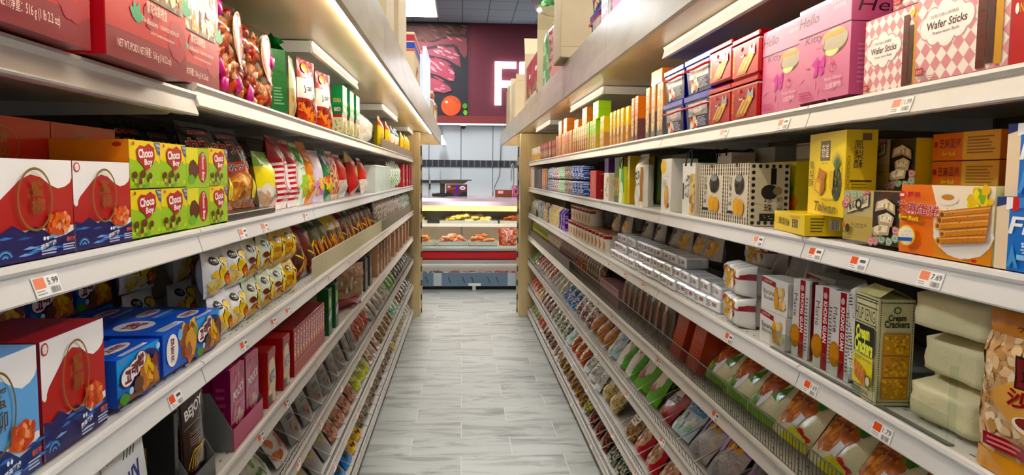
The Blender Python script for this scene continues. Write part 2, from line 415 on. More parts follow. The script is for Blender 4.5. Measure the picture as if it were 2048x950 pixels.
def bar_fence(L, h, y, pitch, mat, r=.0012, lean=.0, ch=.0035):
    b = B()
    for z in (.004, h): b.tube([(-L/2, y-lean*z, z), (L/2, y-lean*z, z)], ch*.6 if z > .01 else r, mat=mat, n=5)
    n = int(L/pitch)
    for k in range(n+1):
        x = -L/2+L*k/n; b.tube([(x, y, 0), (x, y-lean*h, h)], r, mat=mat, n=4)
    return b.mesh('wire_fence')
_shelf = {}
def shelf_parts(L, kind):
    k = (round(L, 3), kind)
    if k in _shelf: return _shelf[k]
    L -= .003; b = B()
    low = kind == 'wire'
    sl = .16 if low else 0
    gm = 'shelf_grey' if low else 'shelf_white'; D = .41
    def pt(p, t): return (t, p[0], p[1])
    b.prism([(0, 0), (D, sl*D), (D, sl*D-.022), (.004, -.026)], pt, -L/2, L/2, mat=gm)
    b.prism([(.004, -.026), (.004, -.044), (.03, -.044), (.03, -.026)], pt, -L/2, L/2, mat=gm)
    if not low:
        for r in range(5):
            for q in range(int(L/.05)): x = -L/2+.03+.05*q+.025*(r % 2); y = .022+.03*r; b.face([(x, y, .0004), (x+.014, y, .0004), (x+.014, y+.003, .0004), (x, y+.003, .0004)], '3a3834', 'matte')
    deck = b.mesh('deck')
    c = B()
    prof = [(0, .004), (-.007, .002), (-.009, -.004), (-.006, -.009), (-.002, -.012), (-.003, -.016), (-.012, -.044), (-.010, -.047), (.002, -.046), (.003, -.02), (.003, .003)]
    c.prism(prof, pt, -L/2+.001, L/2-.001, mat='shelf_grey' if low else 'channel_white')
    parts = [('price_channel', c.mesh('price_channel', {'channel_white', 'shelf_grey'} if False else False))]
    for s in (-1, 1):
        g = B(); g.prism([(.02, -.026), (D, sl*D-.022), (D, sl*D-.052), (D-.05, sl*D-.052), (.05, -.045)], pt, s*(L/2-.012), s*(L/2-.009), mat=gm)
        parts.append(('bracket', g.mesh('bracket')))
    if kind == 'fence': parts.append(('wire_fence', bar_fence(L, .085, .004, .0165, 'wire', .001), 'chrome wire fence'))
    if kind == 'cream': parts.append(('wire_fence', bar_fence(L, .085, .004, .0125, 'wire_cream', .0016), 'cream wire fence'))
    if kind in ('dark', 'wooden'):
        f = B(); f.box(-L/2, .002, .003, L/2, .006, .082 if kind == 'dark' else .07, mat='rail_dark' if kind == 'dark' else 'plywood_dark', ch=.001)
        parts.append(('fence_strip', f.mesh('fence_strip'), 'dark fence strip' if kind == 'dark' else 'brown wood-pattern fence strip'))
    if low:
        parts.append(('wire_fence', bar_fence(L, .042, .002, .04, 'wire', .001, .25), 'chrome wire fence'))
        d = B(); d.tube([(0, -.010, .042), (0, .10, .10), (0, .33, .185), (0, .40, .185)], .0024, mat='wire_light', n=5); dm = d.mesh('wire_divider')
        n = 6 if L > 1 else 4
        for q in range(n): parts.append(('wire_divider', dm, None, (-L/2+L*(q+.5)/n)))
    _shelf[k] = (deck, parts); return _shelf[k]
material('plywood_dark', .45, col='8d7a63', var=.15)
for side in 'LR':
    for lv in range(1, 8):
        for n in range(7):
            sh = side+str(lv); z = DECK[sh]; y0, y1 = JO[n], JO[n+1]; kind = 'wire' if lv > 4 else 'plain'
            if sh == 'L3' and n in (2, 3): kind = 'cream'
            if sh == 'L3' and n > 3: kind = 'dark'
            if sh == 'L1' and n > 3: kind = 'wooden'
            if sh == 'R4': kind = 'fence' if n < 4 else 'dark'
            if sh == 'R3' and n == 6: kind = 'dark'
            if sh == 'L1' and n == 0: z = 1.795
            deck, parts = shelf_parts(y1-y0, kind)
            o = link('metal_shelf', deck); o.matrix_world = M(side, (y0+y1)/2, XS[side], z)
            what = {'wire': 'grey sloping shelf with wire dividers', 'plain': 'white metal shelf', 'fence': 'white metal shelf with chrome fence', 'cream': 'white metal shelf with cream fence',
                    'dark': 'white metal shelf with dark fence', 'wooden': 'white metal shelf with brown fence'}[kind]
            tag(o, f'{what}, {LEVEL[lv]} level of {SIDE[side]} run, {BAYN[n]} bay', 'shelf', f'shelves of the {SIDE[side]} run')
            for p in parts:
                c = link(p[0], p[1], o, p[2] if len(p) > 2 else None)
                if len(p) > 3: c.location.x = p[3]
# top metal shelves tucked under the canopy, in some bays only
for side, bays in (('L', (2, 4, 6)), ('R', (0, 1, 3, 5))):
    for n in bays:
        L = JO[n+1]-JO[n]-.004; b = B(); b.box(-L/2, 0, 0, L/2, .41, .012, mat='shelf_white', ch=.001)
        for s in (-1, 1): b.box(s*L/2-.002, .004, -.03, s*L/2+.002, .40, .001, mat='shelf_white')
        c = B(); c.prism([(0, .013), (-.009, .011), (-.004, 0), (-.012, -.030), (.002, -.031), (.003, .013)], lambda p, t: (t, p[0], p[1]), -L/2, L/2, mat='channel_white')
        o = link('metal_shelf', b.mesh('metal_shelf')); o.matrix_world = M(side, (JO[n]+JO[n+1])/2, XS[side], 2.106)
        tag(o, f'empty white metal shelf tucked under the canopy of the {SIDE[side]} run, {BAYN[n]} bay', 'shelf', f'shelves of the {SIDE[side]} run')
        link('price_channel', c.mesh('price_channel'), o)
# frames, canopies, lamps
FX = {'L': .245, 'R': .455}; LX = {'L': .362, 'R': .56}
for side in 'LR':
    sg = -1 if side == 'L' else 1; X = XS[side]; root = bpy.data.objects.new('shelving_frame', None); C.objects.link(root)
    root.location = (sg*(X+.2), 4.4, 0); tag(root, f'long shelving frame carrying the {SIDE[side]} run, with a plywood end post', 'shelving')
    def part(name, b, label=None):
        o = link(name, b.mesh(name), root, label); o.matrix_parent_inverse = Matrix.Translation(-root.location); return o
    b = B(); b.box(min(sg*(X+.42), sg*(X+.45)), .2, 0, max(sg*(X+.42), sg*(X+.45)), ENDY, 2.10, '645d50', 'matte'); part('back_panel', b, 'dull dark beige back panel')
    b = B(); b.box(min(sg*(X+.01), sg*(X+.40)), .3, 0, max(sg*(X+.01), sg*(X+.40)), ENDY, .05, '55524c', 'matte'); part('kick_plate', b)
    px0, px1 = (.482, 1.0) if side == 'L' else (.667, 1.2)
    b = B(); b.box(min(sg*px0, sg*px1), ENDY+.03, 0, max(sg*px0, sg*px1), ENDY+.28, 2.112, mat='post_wood', ch=.003); part('end_post', b, 'plywood end post')
    b = B(); xa = px0-.012; b.box(min(sg*xa, sg*(xa+.05)), ENDY+.29, 0, max(sg*xa, sg*(xa+.05)), ENDY+.285+.045, 1.97, mat='dark_steel')
    for k in range(11): b.box(min(sg*(xa-.004), sg*(xa+.05)), ENDY+.285, .05+k*.17, max(sg*(xa-.004), sg*(xa+.05)), ENDY+.335, .15+k*.17, mat='post_wood')
    part('slotted_upright', b, 'dark slotted steel upright')
    cr = bpy.data.objects.new('canopy', None); C.objects.link(cr); cr.location = (sg*(X+.1), 4.4, 2.12); tag(cr, f'plywood canopy with a deep fascia over the {SIDE[side]} run', 'canopy')
    def cpart(name, b, label=None):
        o = link(name, b.mesh(name), cr, label); o.matrix_parent_inverse = Matrix.Translation(-cr.location)
    fx = FX[side]
    for k in range(4):
        y0, y1 = .25+k*2.14, .25+(k+1)*2.14-.003
        b = B(); b.box(min(sg*fx, sg*(fx+.014)), y0, 1.98, max(sg*fx, sg*(fx+.014)), y1, 2.135, mat='fascia_wood', ch=.001); cpart('fascia_board', b)
    b = B(); b.box(min(sg*(fx+.02), sg*(X+.45)), .25, 2.121, max(sg*(fx+.02), sg*(X+.45)), 8.81, 2.135, mat='plywood'); cpart('soffit', b)
    b = B(); b.box(min(sg*(fx+.02), sg*(X+.42)), 8.79, 1.98, max(sg*(fx+.02), sg*(X+.42)), 8.81, 2.121, mat='plywood'); cpart('end_board', b)
    br = (.25, 2.6, 5.33, 8.05, 8.72)
    for k in range(4):
        b = B(); b.box(-.007, br[k]+.02, -.015, .007, br[k+1]-.02, .0, mat='led')
        o = link('strip_light', b.mesh('tube')); o.location = (sg*LX[side], 0, 2.119)
        tag(o, f'thin glowing strip light under the {SIDE[side]} canopy, {ORD[k+1]} from the camera', 'light', 'strip lights under the canopies')
        b = B(); b.box(-.010, br[k]+.012, -.0005, .010, br[k+1]-.012, .0015, mat='steel'); link('housing', b.mesh('housing'), o)
# ceiling lights
def ceiling_light(x, y, wx, wy, label):
    b = B(); b.box(-wx/2, -wy/2, -.012, wx/2, wy/2, -.002, mat='panel_light'); o = link('ceiling_light', b.mesh('diffuser')); o.location = (x, y, CEIL)
    f = B()
    for a, c_ in ((-1, 0), (1, 0), (0, -1), (0, 1)):
        if a: f.box(a*wx/2-.012, -wy/2-.012, -.018, a*wx/2+.012, wy/2+.012, 0, mat='shelf_white')
        else: f.box(-wx/2, c_*wy/2-.012, -.018, wx/2, c_*wy/2+.012, 0, mat='shelf_white')
    link('frame', f.mesh('frame'), o); tag(o, label, 'light', 'ceiling lights')
ceiling_light(-.72, 11.9, .62, 1.6, 'white ceiling light panel near the meat mural, above stacked cartons')
for i, (x, y) in enumerate(((.1, 1.2), (.1, 4.2), (.1, 7.2), (2.4, 2.5), (2.4, 6), (2.4, 10.8), (-2.4, 2.5), (-2.4, 6), (.2, -1.2))):
    ceiling_light(x, y, .62, 1.3, f'white ceiling light panel high over the store, {ORD[i+1]} of the others')
print('fixtures done')

# ------------------------------------------------------------------ makers
def frames(b, w, d, h, mat='card'):
    return {'f': Fr(b, lambda a, c, l: (-w/2+a, -l, c), w, h, mat), 'l': Fr(b, lambda a, c, l: (-w/2-l, d-a, c), d, h, mat),
            'r': Fr(b, lambda a, c, l: (w/2+l, a, c), d, h, mat), 't': Fr(b, lambda a, c, l: (-w/2+a, c, h+l), w, d, mat)}
def carton(name, desc, w, d, h, cols, front=None, left=None, right=None, top=None, mat='card', ch=.0012, cat='box', parts=()):
    b = B(); b.box(-w/2, 0, 0, w/2, d, h, cols if isinstance(cols, dict) else {'b': cols}, mat, ch); f = frames(b, w, d, h, mat)
    for k, q in (('f', front), ('l', left), ('r', right), ('t', top)):
        if q: q(f[k])
    return Proto(name, cat, desc, b.mesh(name), parts, (w, d, h))
def bag(name, desc, w, h, d, bands, front=None, mat='film', style='pillow', nu=12, nv=16, cat='bag', parts=(), crimp=None, wr=.12, pinch=.05, sub=.022):
    ph = random.uniform(0, 6)
    def T(u, v):
        e = max(0, 1-abs(2*u-1)**2.4)**.75
        vb = min(1, max(0, (v-.04)/.2))**.6 if style == 'pillow' else (1 if style == 'block' else min(1, .75+v*3))
        vt = min(1, max(0, (.95-v)/(.28 if style != 'stand' else .75)))**(.6 if style != 'stand' else .8)
        if style == 'block': e = max(0, 1-abs(2*u-1)**7)**.6; vt = min(1, max(0, (.93-v)/.16))**.7
        if style == 'brick': e = max(0, 1-abs(2*u-1)**10)**.5; vb = 1; vt = max(0, 1-abs(2*v-1)**12)**.5
        k = vb*vt; return d/2*e*k*(1+wr*math.sin(11*u+5*v+ph)*math.sin(9*v+3*u+ph*2)), k
    def P(u, v, sg, l=0):
        t, k = T(u, v); return ((u-.5)*w*(1-pinch*k), sg*(t+.0006)+(sg*l), v*h)
    rows = [j/nv for j in range(nv+1)]
    for t, _ in bands[1:]:
        k = min(range(1, nv), key=lambda j: abs(rows[j]-t)); rows[k] = t
    rows.sort()
    def colr(i, j):
        v = (rows[j]+rows[j+1])/2; c = bands[0][1]
        for t, q in bands:
            if v >= t: c = q
        if crimp and (v > .945 or (v < .045 and style == 'pillow')): c = crimp
        return random.choice(c) if isinstance(c, list) else c
    b = B()
    cut = next((j for j in range(nv+1) if rows[j] > .905), nv) if style in ('pillow', 'stand') and h > .12 else nv
    low = rows[:cut+1]
    b.grid([P(i/nu, r, -1) for r in low for i in range(nu+1)], nu, cut, colr, mat)
    b.grid([P(i/nu, r, 1) for r in low for i in range(nu+1)], nu, cut, colr, mat, True)
    if cut < nv:
        sb = B(); hi = rows[cut:]; k0 = cut
        for sg in (-1, 1): sb.grid([P(i/nu, r, sg) for r in hi for i in range(nu+1)], nu, nv-cut, lambda i, j: colr(i, j+k0), mat, sg > 0)
        parts = list(parts)+[('top_seal', sb.mesh('top_seal', True))]
    if style in ('stand', 'block', 'brick'):
        b.face([P(i/nu, 0, -1) for i in range(nu, -1, -1)]+[P(i/nu, 0, 1) for i in range(nu+1)], bands[0][1] if not isinstance(bands[0][1], list) else bands[0][1][0], mat)
    if front:
        fr = Fr(b, lambda a, c, l: P(min(1, max(0, a/w)), min(1, max(0, c/h)), -1, l), w, h, mat, sub, .0003, .0008); front(fr)
    me = b.mesh(name, True)
    return Proto(name, cat, desc, me, parts, (w, d, h))
def shell(w, h, d, mat='clear', style='pillow', nu=10, nv=12, grow=1.0):
    b = B(); ph = random.uniform(0, 6)
    def P(u, v, sg):
        e = max(0, 1-abs(2*u-1)**2.6)**.7; vb = 1 if style == 'stand' else min(1, max(0, (v-.03)/.2))**.6; vt = min(1, max(0, (.97-v)/.3))**.6
        return ((u-.5)*w, sg*(d/2*e*vb*vt*(1+.15*math.sin(12*u+ph)*math.sin(10*v+ph))+.0006), v*h)
    for s in (-1, 1): b.grid([P(i/nu, j/nv, s) for j in range(nv+1) for i in range(nu+1)], nu, nv, 'ffffff', mat, s > 0)
    return b.mesh('film', True)
count = {}
SHELFNAME = {s+str(n): f'{SIDE[s]} {LEVEL[n]} shelf' for s in 'LR' for n in range(1, 8)}
placed = []; ITEMS = []
def put(p, sh, Y, inset=.004, dz=0, yaw=0, lean=0, tilt=0, label=None, group=None, ctr=True, z=None):
    """stand a thing on shelf sh at distance Y; inset: gap between its front and the deck's front edge"""
    side = sh[0]; zz = (1.795 if sh == 'L1' and Y < J0 else DECK[sh]) if z is None else z
    if int(sh[1]) > 4: zz += .006
    if p.cat in ('bag', 'pouch') and ctr: inset += p.size[1]/2
    if label is None:
        k = (p.desc, sh); count[k] = count.get(k, 0)+1; label = '§'
    o = p.make(M(side, Y, XS[side]+inset, zz+dz, yaw, lean, tilt), label if label != '§' else 'thing on a shelf', group or f'{p.desc} items'[:110])
    ITEMS.append([o, p, sh, dict(Y=Y, X=XS[side]+inset, z=zz+dz, yaw=yaw, lean=lean, tilt=tilt, s=1.0, sx=1.0), label != '§'])
    if label == '§': placed.append((o, p.desc, sh, Y, zz+dz))
    return o
# ---- settling: things stand on their shelf, clear of its lip, fence, the shelf above and of each other
import numpy as np
from mathutils.bvhtree import BVHTree
_geo = {}
def geo(p):
    if id(p) not in _geo:
        v, f, k = [], [], 0
        ms = ([p.me] if p.me else [])+[q[1] for q in p.parts]+[r[1] for q in p.parts if len(q) > 3 for r in q[3]]
        for me in ms:
            a = np.empty(len(me.vertices)*3, 'f'); me.vertices.foreach_get('co', a); v.append(a.reshape(-1, 3)); f += [tuple(i+k for i in q.vertices) for q in me.polygons]; k += len(me.vertices)
        _geo[id(p)] = (np.concatenate(v), f, p)
    return _geo[id(p)][:2]
def pose(it):
    q = it[3]; return M(it[2][0], q['Y'], q['X'], q['z'], q['yaw'], q['lean'], q['tilt']) @ Matrix.Diagonal((q['s']*q['sx'], q['s']*q.get('sy', 1), q['s']*q.get('sz', 1), 1))
def world(it):
    m = np.array(pose(it)); v = geo(it[1])[0]; return v @ m[:3, :3].T+m[:3, 3]
FENCE = {'R4': .0085, 'L3': .0085}
def roof(sh, Y):
    n = int(sh[1]); side = sh[0]
    if n > 1: return DECK[side+str(n-1)]-.057-(.020 if sh == 'L2' and Y < J0+.1 else 0)
    return 2.066
def seat(it):
    """raise, push back or shrink one thing until it stands free of its own shelf and the one above"""
    sh, q = it[2], it[3]; sg = -1 if sh[0] == 'L' else 1
    if q.get('stack') is None: q['stack'] = q['z']-DECK[sh] > .03
    for _ in range(14):
        w = world(it); y = sg*w[:, 0]-XS[sh[0]]; z = w[:, 2]-DECK[sh]; moved = False
        lo = w[:, 1].min() < J0 and w[:, 1].max() < J0
        base = -.020 if sh == 'L1' and lo else 0
        if int(sh[1]) > 4: need = (.16*np.maximum(y, 0)+.0025-z).max()
        else: need = (base+np.where(y < .0045, .0055, .0012)-z).max()
        if need > 1e-5: q['z'] += float(need); moved = True
        fe = FENCE.get(sh, .012 if int(sh[1]) > 4 else None)
        if sh == 'L1' and q['Y'] > 5.1: fe = .0085
        over = w[:, 1].max()-8.515
        if over > 0: q['Y'] -= float(over)+.001; moved = True
        if fe is not None:
            low = z < .095
            if low.any() and (fe-y[low].min()) > 1e-5: q['X'] += float(fe-y[low].min()); moved = True
        if y.max() > .415 and not it[4]: q['X'] -= float(min(y.max()-.415, .02)); moved = True
        top = w[:, 2].max()-roof(sh, q['Y'])
        if top > 0:
            hgt = w[:, 2].max()-w[:, 2].min(); k = max(.86, 1-(top+.001)/hgt)
            if q['stack'] and hgt < .1 and q['z']-top-.001 > DECK[sh]+.02: q['sz'] = q.get('sz', 1)*max(.7, k)
            else: q['sz'] = q.get('sz', 1)*k
            moved = True
        if not moved: break
def tree(it):
    w = world(it); return BVHTree.FromPolygons(w.tolist(), geo(it[1])[1]), w.min(0), w.max(0)
def settle(rounds=40):
    for it in ITEMS: seat(it)
    T = [tree(it) for it in ITEMS]; left = 0
    for r in range(rounds):
        lo = np.array([t[1] for t in T]); hi = np.array([t[2] for t in T]); todo = set(); left = 0
        for i in range(len(ITEMS)):
            c = np.nonzero((np.minimum(hi[i], hi[i+1:])-np.maximum(lo[i], lo[i+1:]) > -1e-5).all(axis=1))[0]+i+1
            for j in c:
                if not T[i][0].overlap(T[j][0]): continue
                left += 1; a, b = ITEMS[i], ITEMS[j]; qa, qb = a[3], b[3]; ov = np.minimum(hi[i], hi[j])-np.maximum(lo[i], lo[j])
                ca, cb = (lo[i]+hi[i])/2, (lo[j]+hi[j])/2
                if ov[2] < .25*min(hi[i][2]-lo[i][2], hi[j][2]-lo[j][2]) and ov[2] < min(ov[0], ov[1]):        # one stands on the other
                    u = a if lo[i][2] > lo[j][2] else b; u[3]['z'] += float(ov[2])+.0008; u[3]['stack'] = True; todo.add(i if u is a else j); continue
                ax = 1 if ov[1] <= ov[0]*1.3 else 0
                if ax == 0:                                                                                    # the deeper one moves back
                    u, k = (a, i) if abs(ca[0]) > abs(cb[0]) else (b, j); sg_ = abs(lo[k][0]+hi[k][0])/2+abs(hi[k][0]-lo[k][0])/2
                    if sg_-XS[u[2][0]] < .41: u[3]['X'] += min(.012, float(ov[0])/2+.001); todo.add(k)
                    else:
                        for t, k2 in ((a, i), (b, j)): t[3]['s'] *= .985; todo.add(k2)
                else:                                                                                          # side by side: a little apart, straighter, slimmer
                    d = 1 if cb[1] >= ca[1] else -1; stp = min(.004, float(ov[1])/2+.0005)
                    for t, k2, e in ((a, i, -d), (b, j, d)):
                        if not t[4]: t[3]['Y'] += e*stp*.6; t[3]['yaw'] *= .75; t[3]['tilt'] *= .7
                        else: t[3]['Y'] += e*stp*.25
                        t[3]['sx'] *= (.992 if t[4] else .978); todo.add(k2)
        if not left: break
        for k in todo: seat(ITEMS[k]); T[k] = tree(ITEMS[k])
    for it in ITEMS: it[0].matrix_world = pose(it)
    print('settled in', r+1, 'rounds, left', left)
def finish_labels():
    by = {}
    for t in placed: by.setdefault((t[1], t[2]), []).append(t)
    for (desc, sh), L in by.items():
        L.sort(key=lambda t: (t[3], t[4]))
        for k, t in enumerate(L):
            s = f'{desc} on the {SHELFNAME[sh]}' if len(L) == 1 else f'{desc}, {ordinal(k+1)} from near end, {SHELFNAME[sh]}'
            n = len(s.split())
            if n > 16: print('LONG', n, s)
            t[0]['label'] = s
def span(sh, xa, xb, ytop=None, inset=.006, dz=0):
    """photo columns xa..xb along the front of shelf sh -> centre distance, width and (from ytop at xa) height"""
    side = sh[0]; z = (1.795 if sh == 'L1' and xa < 390 else DECK[sh])+dz; X = XS[side]+inset; sg = -1 if side == 'L' else 1
    ya, yb = dist(xa, z, sg*X), dist(xb, z, sg*X); h = None
    if ytop is not None: h = H+ray(xa, ytop)[2]*(sg*X/ray(xa, ytop)[0])-z
    return (ya+yb)/2, abs(yb-ya), h

# ================================================================== LEFT RUN
# ---- top shelf: red pastry gift boxes with a window
def gift_box(w, h, d=.11):
    def fr(f):
        f.rect(0, 0, 1, .17, '8c2030'); f.rect(0, .17, 1, 1, 'c22a31')
        for cx, cy, r in ((.86, .25, .16), (.1, .5, .14), (.5, .33, .1)):
            for k in range(9): f.ell(cx+r*.55*math.cos(k*.7), cy+r*.55*math.sin(k*.7), r*.34, r*.34, 'ad2038', 10); f.l -= f.step*.9
        for cx, cy, q in ((.33, .27, 1), (.99, .47, 1.2), (-.0+.04, .72, 1.1)):
            for a in (20, 65, 110, 150): f.ell(cx+.035*q*math.cos(R(a)), cy+.05*q*math.sin(R(a)), .05*q, .028*q, '3f9a6e', 10, a); f.l -= f.step*.9
        f.up()
        f.rect(.15, .43, .93, .985, '3a2410')
        for k in range(5):
            x = .17+k*.15; f.rect(x, .45, x+.135, .97, random.choice(('c98a2c', 'a86a20', 'd8a75a', '8a4a1c'))); f.l -= f.step*.9
        f.up(); f.heap(.18, .47, .90, .95, ['e0b258', 'c88430', 'f0d9a0', '9a5a20', 'b87832', 'f3e6c4'], 46, .035, 1, .35)
        f.txt('繁花似錦禮盒', .56, .375, .075, 'f0dcc8', .26); f.txt('The Blossoms', .46, .285, .035, 'efd8c8', .20, shear=.3); f.txt('ASSORTED PASTRY SET', .72, .285, .026, 'efd8c8', .26)
        f.txt("'La Fleur' Ensemble de Patisserie Assortie", .62, .225, .02, 'efd8c8', .32)
        f.txt('NET WT./POIDS NET/淨重：516 g (1 lb 2.2 oz)', .4, .085, .07, 'fbeee4', .64)
    g = B(); g.face([(-.35*w, -.0045, .43*h), (.43*w, -.0045, .43*h), (.43*w, -.0045, .985*h), (-.35*w, -.0045, .985*h)], mat='clear')
    return carton('gift_box', 'red pastry gift box', w, d, h, {'b': 'b3242c', 'd': '7a1820'}, fr, parts=[('window_pane', g.mesh('window_pane'), 'clear window in the lid')])
Y, W, _ = span('L1', 203, 378, inset=-.02)
pg = gift_box(W-.003, .262)
pg = gift_box(.334, .262)
put(pg, 'L1', 1.29, -.044, label='red pastry gift box with net-weight line, middle of the three by the joint'); put(pg, 'L1', 1.29-.339, -.036, label='red pastry gift box nearest the camera on the top left shelf')
Y2, W2, _ = span('L1', 377, 439, inset=.0); put(pg, 'L1', 1.634, .006, z=1.8165, label='red pastry gift box standing beside the clear candy bags')
# ---- clear bags of wrapped sweets
def candy_bag(w, h, d, lab):
    b = B(); cols = ['b8442c', '9c3a24', 'd8783c', 'e0b090', 'c8602c', 'a02830', 'e8d8c8', 'd89a70', 'c84a34']
    for k in range(150):
        v = random.uniform(.05, .86); u = random.uniform(.07, .93); q = (1-abs(2*u-1)**2.4)**.75*min(1, (1-v)*3)
        c = random.choice(cols); t = Matrix.Rotation(random.uniform(0, 6), 3, 'Y')@Matrix.Rotation(random.uniform(-.6, .6), 3, 'Z')
        b.blob(((u-.5)*w*.9, random.choice((-1, -1, 1))*d*.36*q, v*h), .02, c, 'film', 6, 3, .25, (1.35, .6, .7), t)
    for k in range(5): b.blob(((random.random()-.5)*w*.7, -d*.42, h*random.uniform(.08, .85)), .024, random.choice(('c8308c', 'd24aa0')), 'film', 6, 3, .3, (1.2, .35, 1))
    cm = b.mesh('candies', True)
    l = B(); f = Fr(l, lambda a, c, t: (-.08*w+a-.30*(c-.3*h), -d*.5*(1-(((a-.30*(c-.3*h))/(w)+.0)*1.5)**2)-.006-t, .30*h+c), .48*w, .58*h, 'film', .02, .0004, 0)
    f.ell(.5, .5, .5, .5, 'd8a040', 24); f.ell(.5, .5, .46, .48, 'b0281c', 24); f.ell(.5, .82, .14, .08, 'f4e8d8')
    f.txt('蜜', .5, .82, .08, 'b0281c'); f.txt(lab, .5, .38, .14, 'f0c23c', None, bold=.02, vert=True) if False else f.txt(lab, .5, .36, .13, 'f2c840', .16, bold=.02, vert=True)
    return Proto('candy_bag', 'bag', 'clear bag of wrapped sweets', shell(w, h, d), [('candies', cm, 'wrapped sweets in red, brown and pink'), ('label_panel', l.mesh('label_panel', True), 'red label with yellow writing')], (w, d, h))
for xa, xb, yt, lab in ((430, 489, -14, '椒花'), (479, 540, 32, '花椒')):
    Y, W, hh = span('L1', xa, xb, yt, .03); put(candy_bag(W*1.12, hh, .09, lab), 'L1', Y, .012, yaw=-6, label=f'clear bag of wrapped sweets, {"beside the red gift boxes" if xa < 450 else "beside the tall green packs"}')
# ---- tall green packs with folded tops
def green_pack(w, h, d):
    def fr(f):
        f.rect(0, 0, 1, 1, 'b9cf9a'); f.poly([(0, 0), (.3, 0), (.75, .45), (1, 1), (0, 1)], 'a9c592'); f.ell(.5, .30, .4, .17, 'c89a62', jit=.12); f.heap(.2, .12, .8, .42, ['d8b47c', 'b98a54', 'e6cfa0', 'a06a38'], 26, .09, 1)
        f.ell(.5, .68, .34, .12, 'e9eedb'); f.txt('蓮霧', .5, .68, .12, '2e7a3a', .44); f.rect(0, .94, 1, 1, '17803a')
    def sd(f):
        f.rect(0, 0, 1, 1, '11702f'); f.txt('www.THIEN SA FOOD.com', .45, .36, .045*2.2, 'e6f0e4', .62*h/d, rot=90) if False else None
        f.txt('www.THIEN SA FOOD.com', .36, .34, .07*d/h*1.6, 'e8f2e6', .56*h/d, rot=90)
        f.lines(.55, .1, .9, .4, 6, '7fb48c')
    b = B(); b.box(-w/2, 0, 0, w/2, d, h*.82, {'b': '12702f'}, 'film', .004); f = frames(b, w, d, h*.82, 'film'); fr(f['f']); sd(f['l'])
    t = B(); hz = h*.82
    t.grid([(x*w*(1+.12*q), d*(.5+s*(.5-.47*q)), hz+q*h*.18) for s in (-1, 1) for x in (-.5, .5) for q in (0, 1)][0:0] or
           [(x*w*(1+.1*q), d*(.5-.48*(1-q)), hz+q*h*.16+(.012*math.sin(x*9) if q == 1 else 0)) for q in (0, .5, 1) for x in (-.5, -.25, 0, .25, .5)], 4, 2, '178a3c', 'film')
    t.grid([(x*w*(1+.1*q), d*(.5+.48*(1-q)), hz+q*h*.16+(.012*math.sin(x*9) if q == 1 else 0)) for q in (0, .5, 1) for x in (-.5, -.25, 0, .25, .5)], 4, 2, '178a3c', 'film')
    t.grid([(x*w*1.1, d*.5-q*.045, hz+h*.16-.02*q*q) for q in (0, .5, 1) for x in (-.5, -.25, 0, .25, .5)], 4, 2, '1a9a44', 'film')
    return Proto('snack_pack', 'bag', 'tall green snack pack', b.mesh('snack_pack'), [('folded_top', t.mesh('folded_top', True), 'green gathered top')], (w, d, h))
gp = green_pack(.17, .295, .10); Y = 2.47
put(gp, 'L1', Y+.02, .05, yaw=42, ctr=False, tilt=3, label='tall green snack pack with web address on its side, leaning out'); put(gp, 'L1', Y-.10, .12, yaw=42, ctr=False, tilt=3, label='tall green snack pack tucked behind the sweets and its twin')
b_ = bag('snack_bag', 'green edged clear snack bag', .11, .22, .03, [(0, 'c5b58a'), (.5, 'd0d8b0')], lambda f: (f.rect(.75, 0, 1, 1, '20a048'), f.heap(.1, .1, .7, .4, ['b98a54', 'd8b47c'], 14, .1)))
put(b_, 'L1', Y+.24, .03, yaw=5, label='flat green-edged snack bag beside the tall green packs')
# ---- red and white crisp bags
def red_snack(f):
    f.poly([(0, 1), (1, 1), (1, .68), (.6, .62), (.3, .74), (0, .7)], 'b01a22'); f.poly([(0, .62), (.35, .72), (.7, .58), (1, .62), (1, .36), (0, .42)], 'f0efe8')
    f.txt('Jcanty', .52, .56, .12, '15301c', .7, rot=6, bold=.03); f.rect(.62, .4, .95, .5, '1f6a35'); f.heap(.05, .04, .95, .36, ['b8321e', 'd85a2c', '8c1c14', 'e88a50'], 40, .09); f.ell(.3, .86, .16, .07, 'e8c23c')
pr = bag('crisp_bag', 'red and white crisp bag', .19, .285, .06, [(0, 'a82418'), (.4, 'e9e4da'), (.7, 'b01a22')], red_snack, style='stand')
for k, x in enumerate((632, 664)):
    Y, _, _ = span('L1', x-4, x+4); put(pr, 'L1', Y, .015, yaw=-8, label=f'red and white crisp bag, {"beside the green packs" if k == 0 else "beside the green biscuit cartons"}')
# ---- green biscuit cartons
def koala(f):
    f.rect(0, 0, 1, 1, 'e8edcf'); f.poly([(0, .42), (.2, .36), (.8, .38), (1, .45), (1, 1), (0, 1)], '2f9a57'); f.rect(.06, .40, .94, .60, '1c7e46'); f.txt('KOALA', .5, .70, .09, 'f4e28c', .7, bold=.02); f.txt("MARCH", .5, .52, .09, 'f5f0d8', .6, bold=.03)
    f.rect(.08, .36, .92, .42, 'c83028'); f.heap(.1, .06, .9, .3, ['e8b53c', 'd89a2c', 'f4e6b8'], 14, .1); f.rect(0, 0, 1, .05, '2f9a57')
Y, W, hh = span('L1', 684, 701, 190, .01); pk = carton('biscuit_carton', 'green biscuit carton', .13, .05, .235, {'b': '2f9a57', 'l': 'd8dcae'}, koala, koala)
for k in range(3):
    Y, _, _ = span('L1', (690, 704, 716)[k], (692, 706, 718)[k]); put(pk, 'L1', Y, .008)
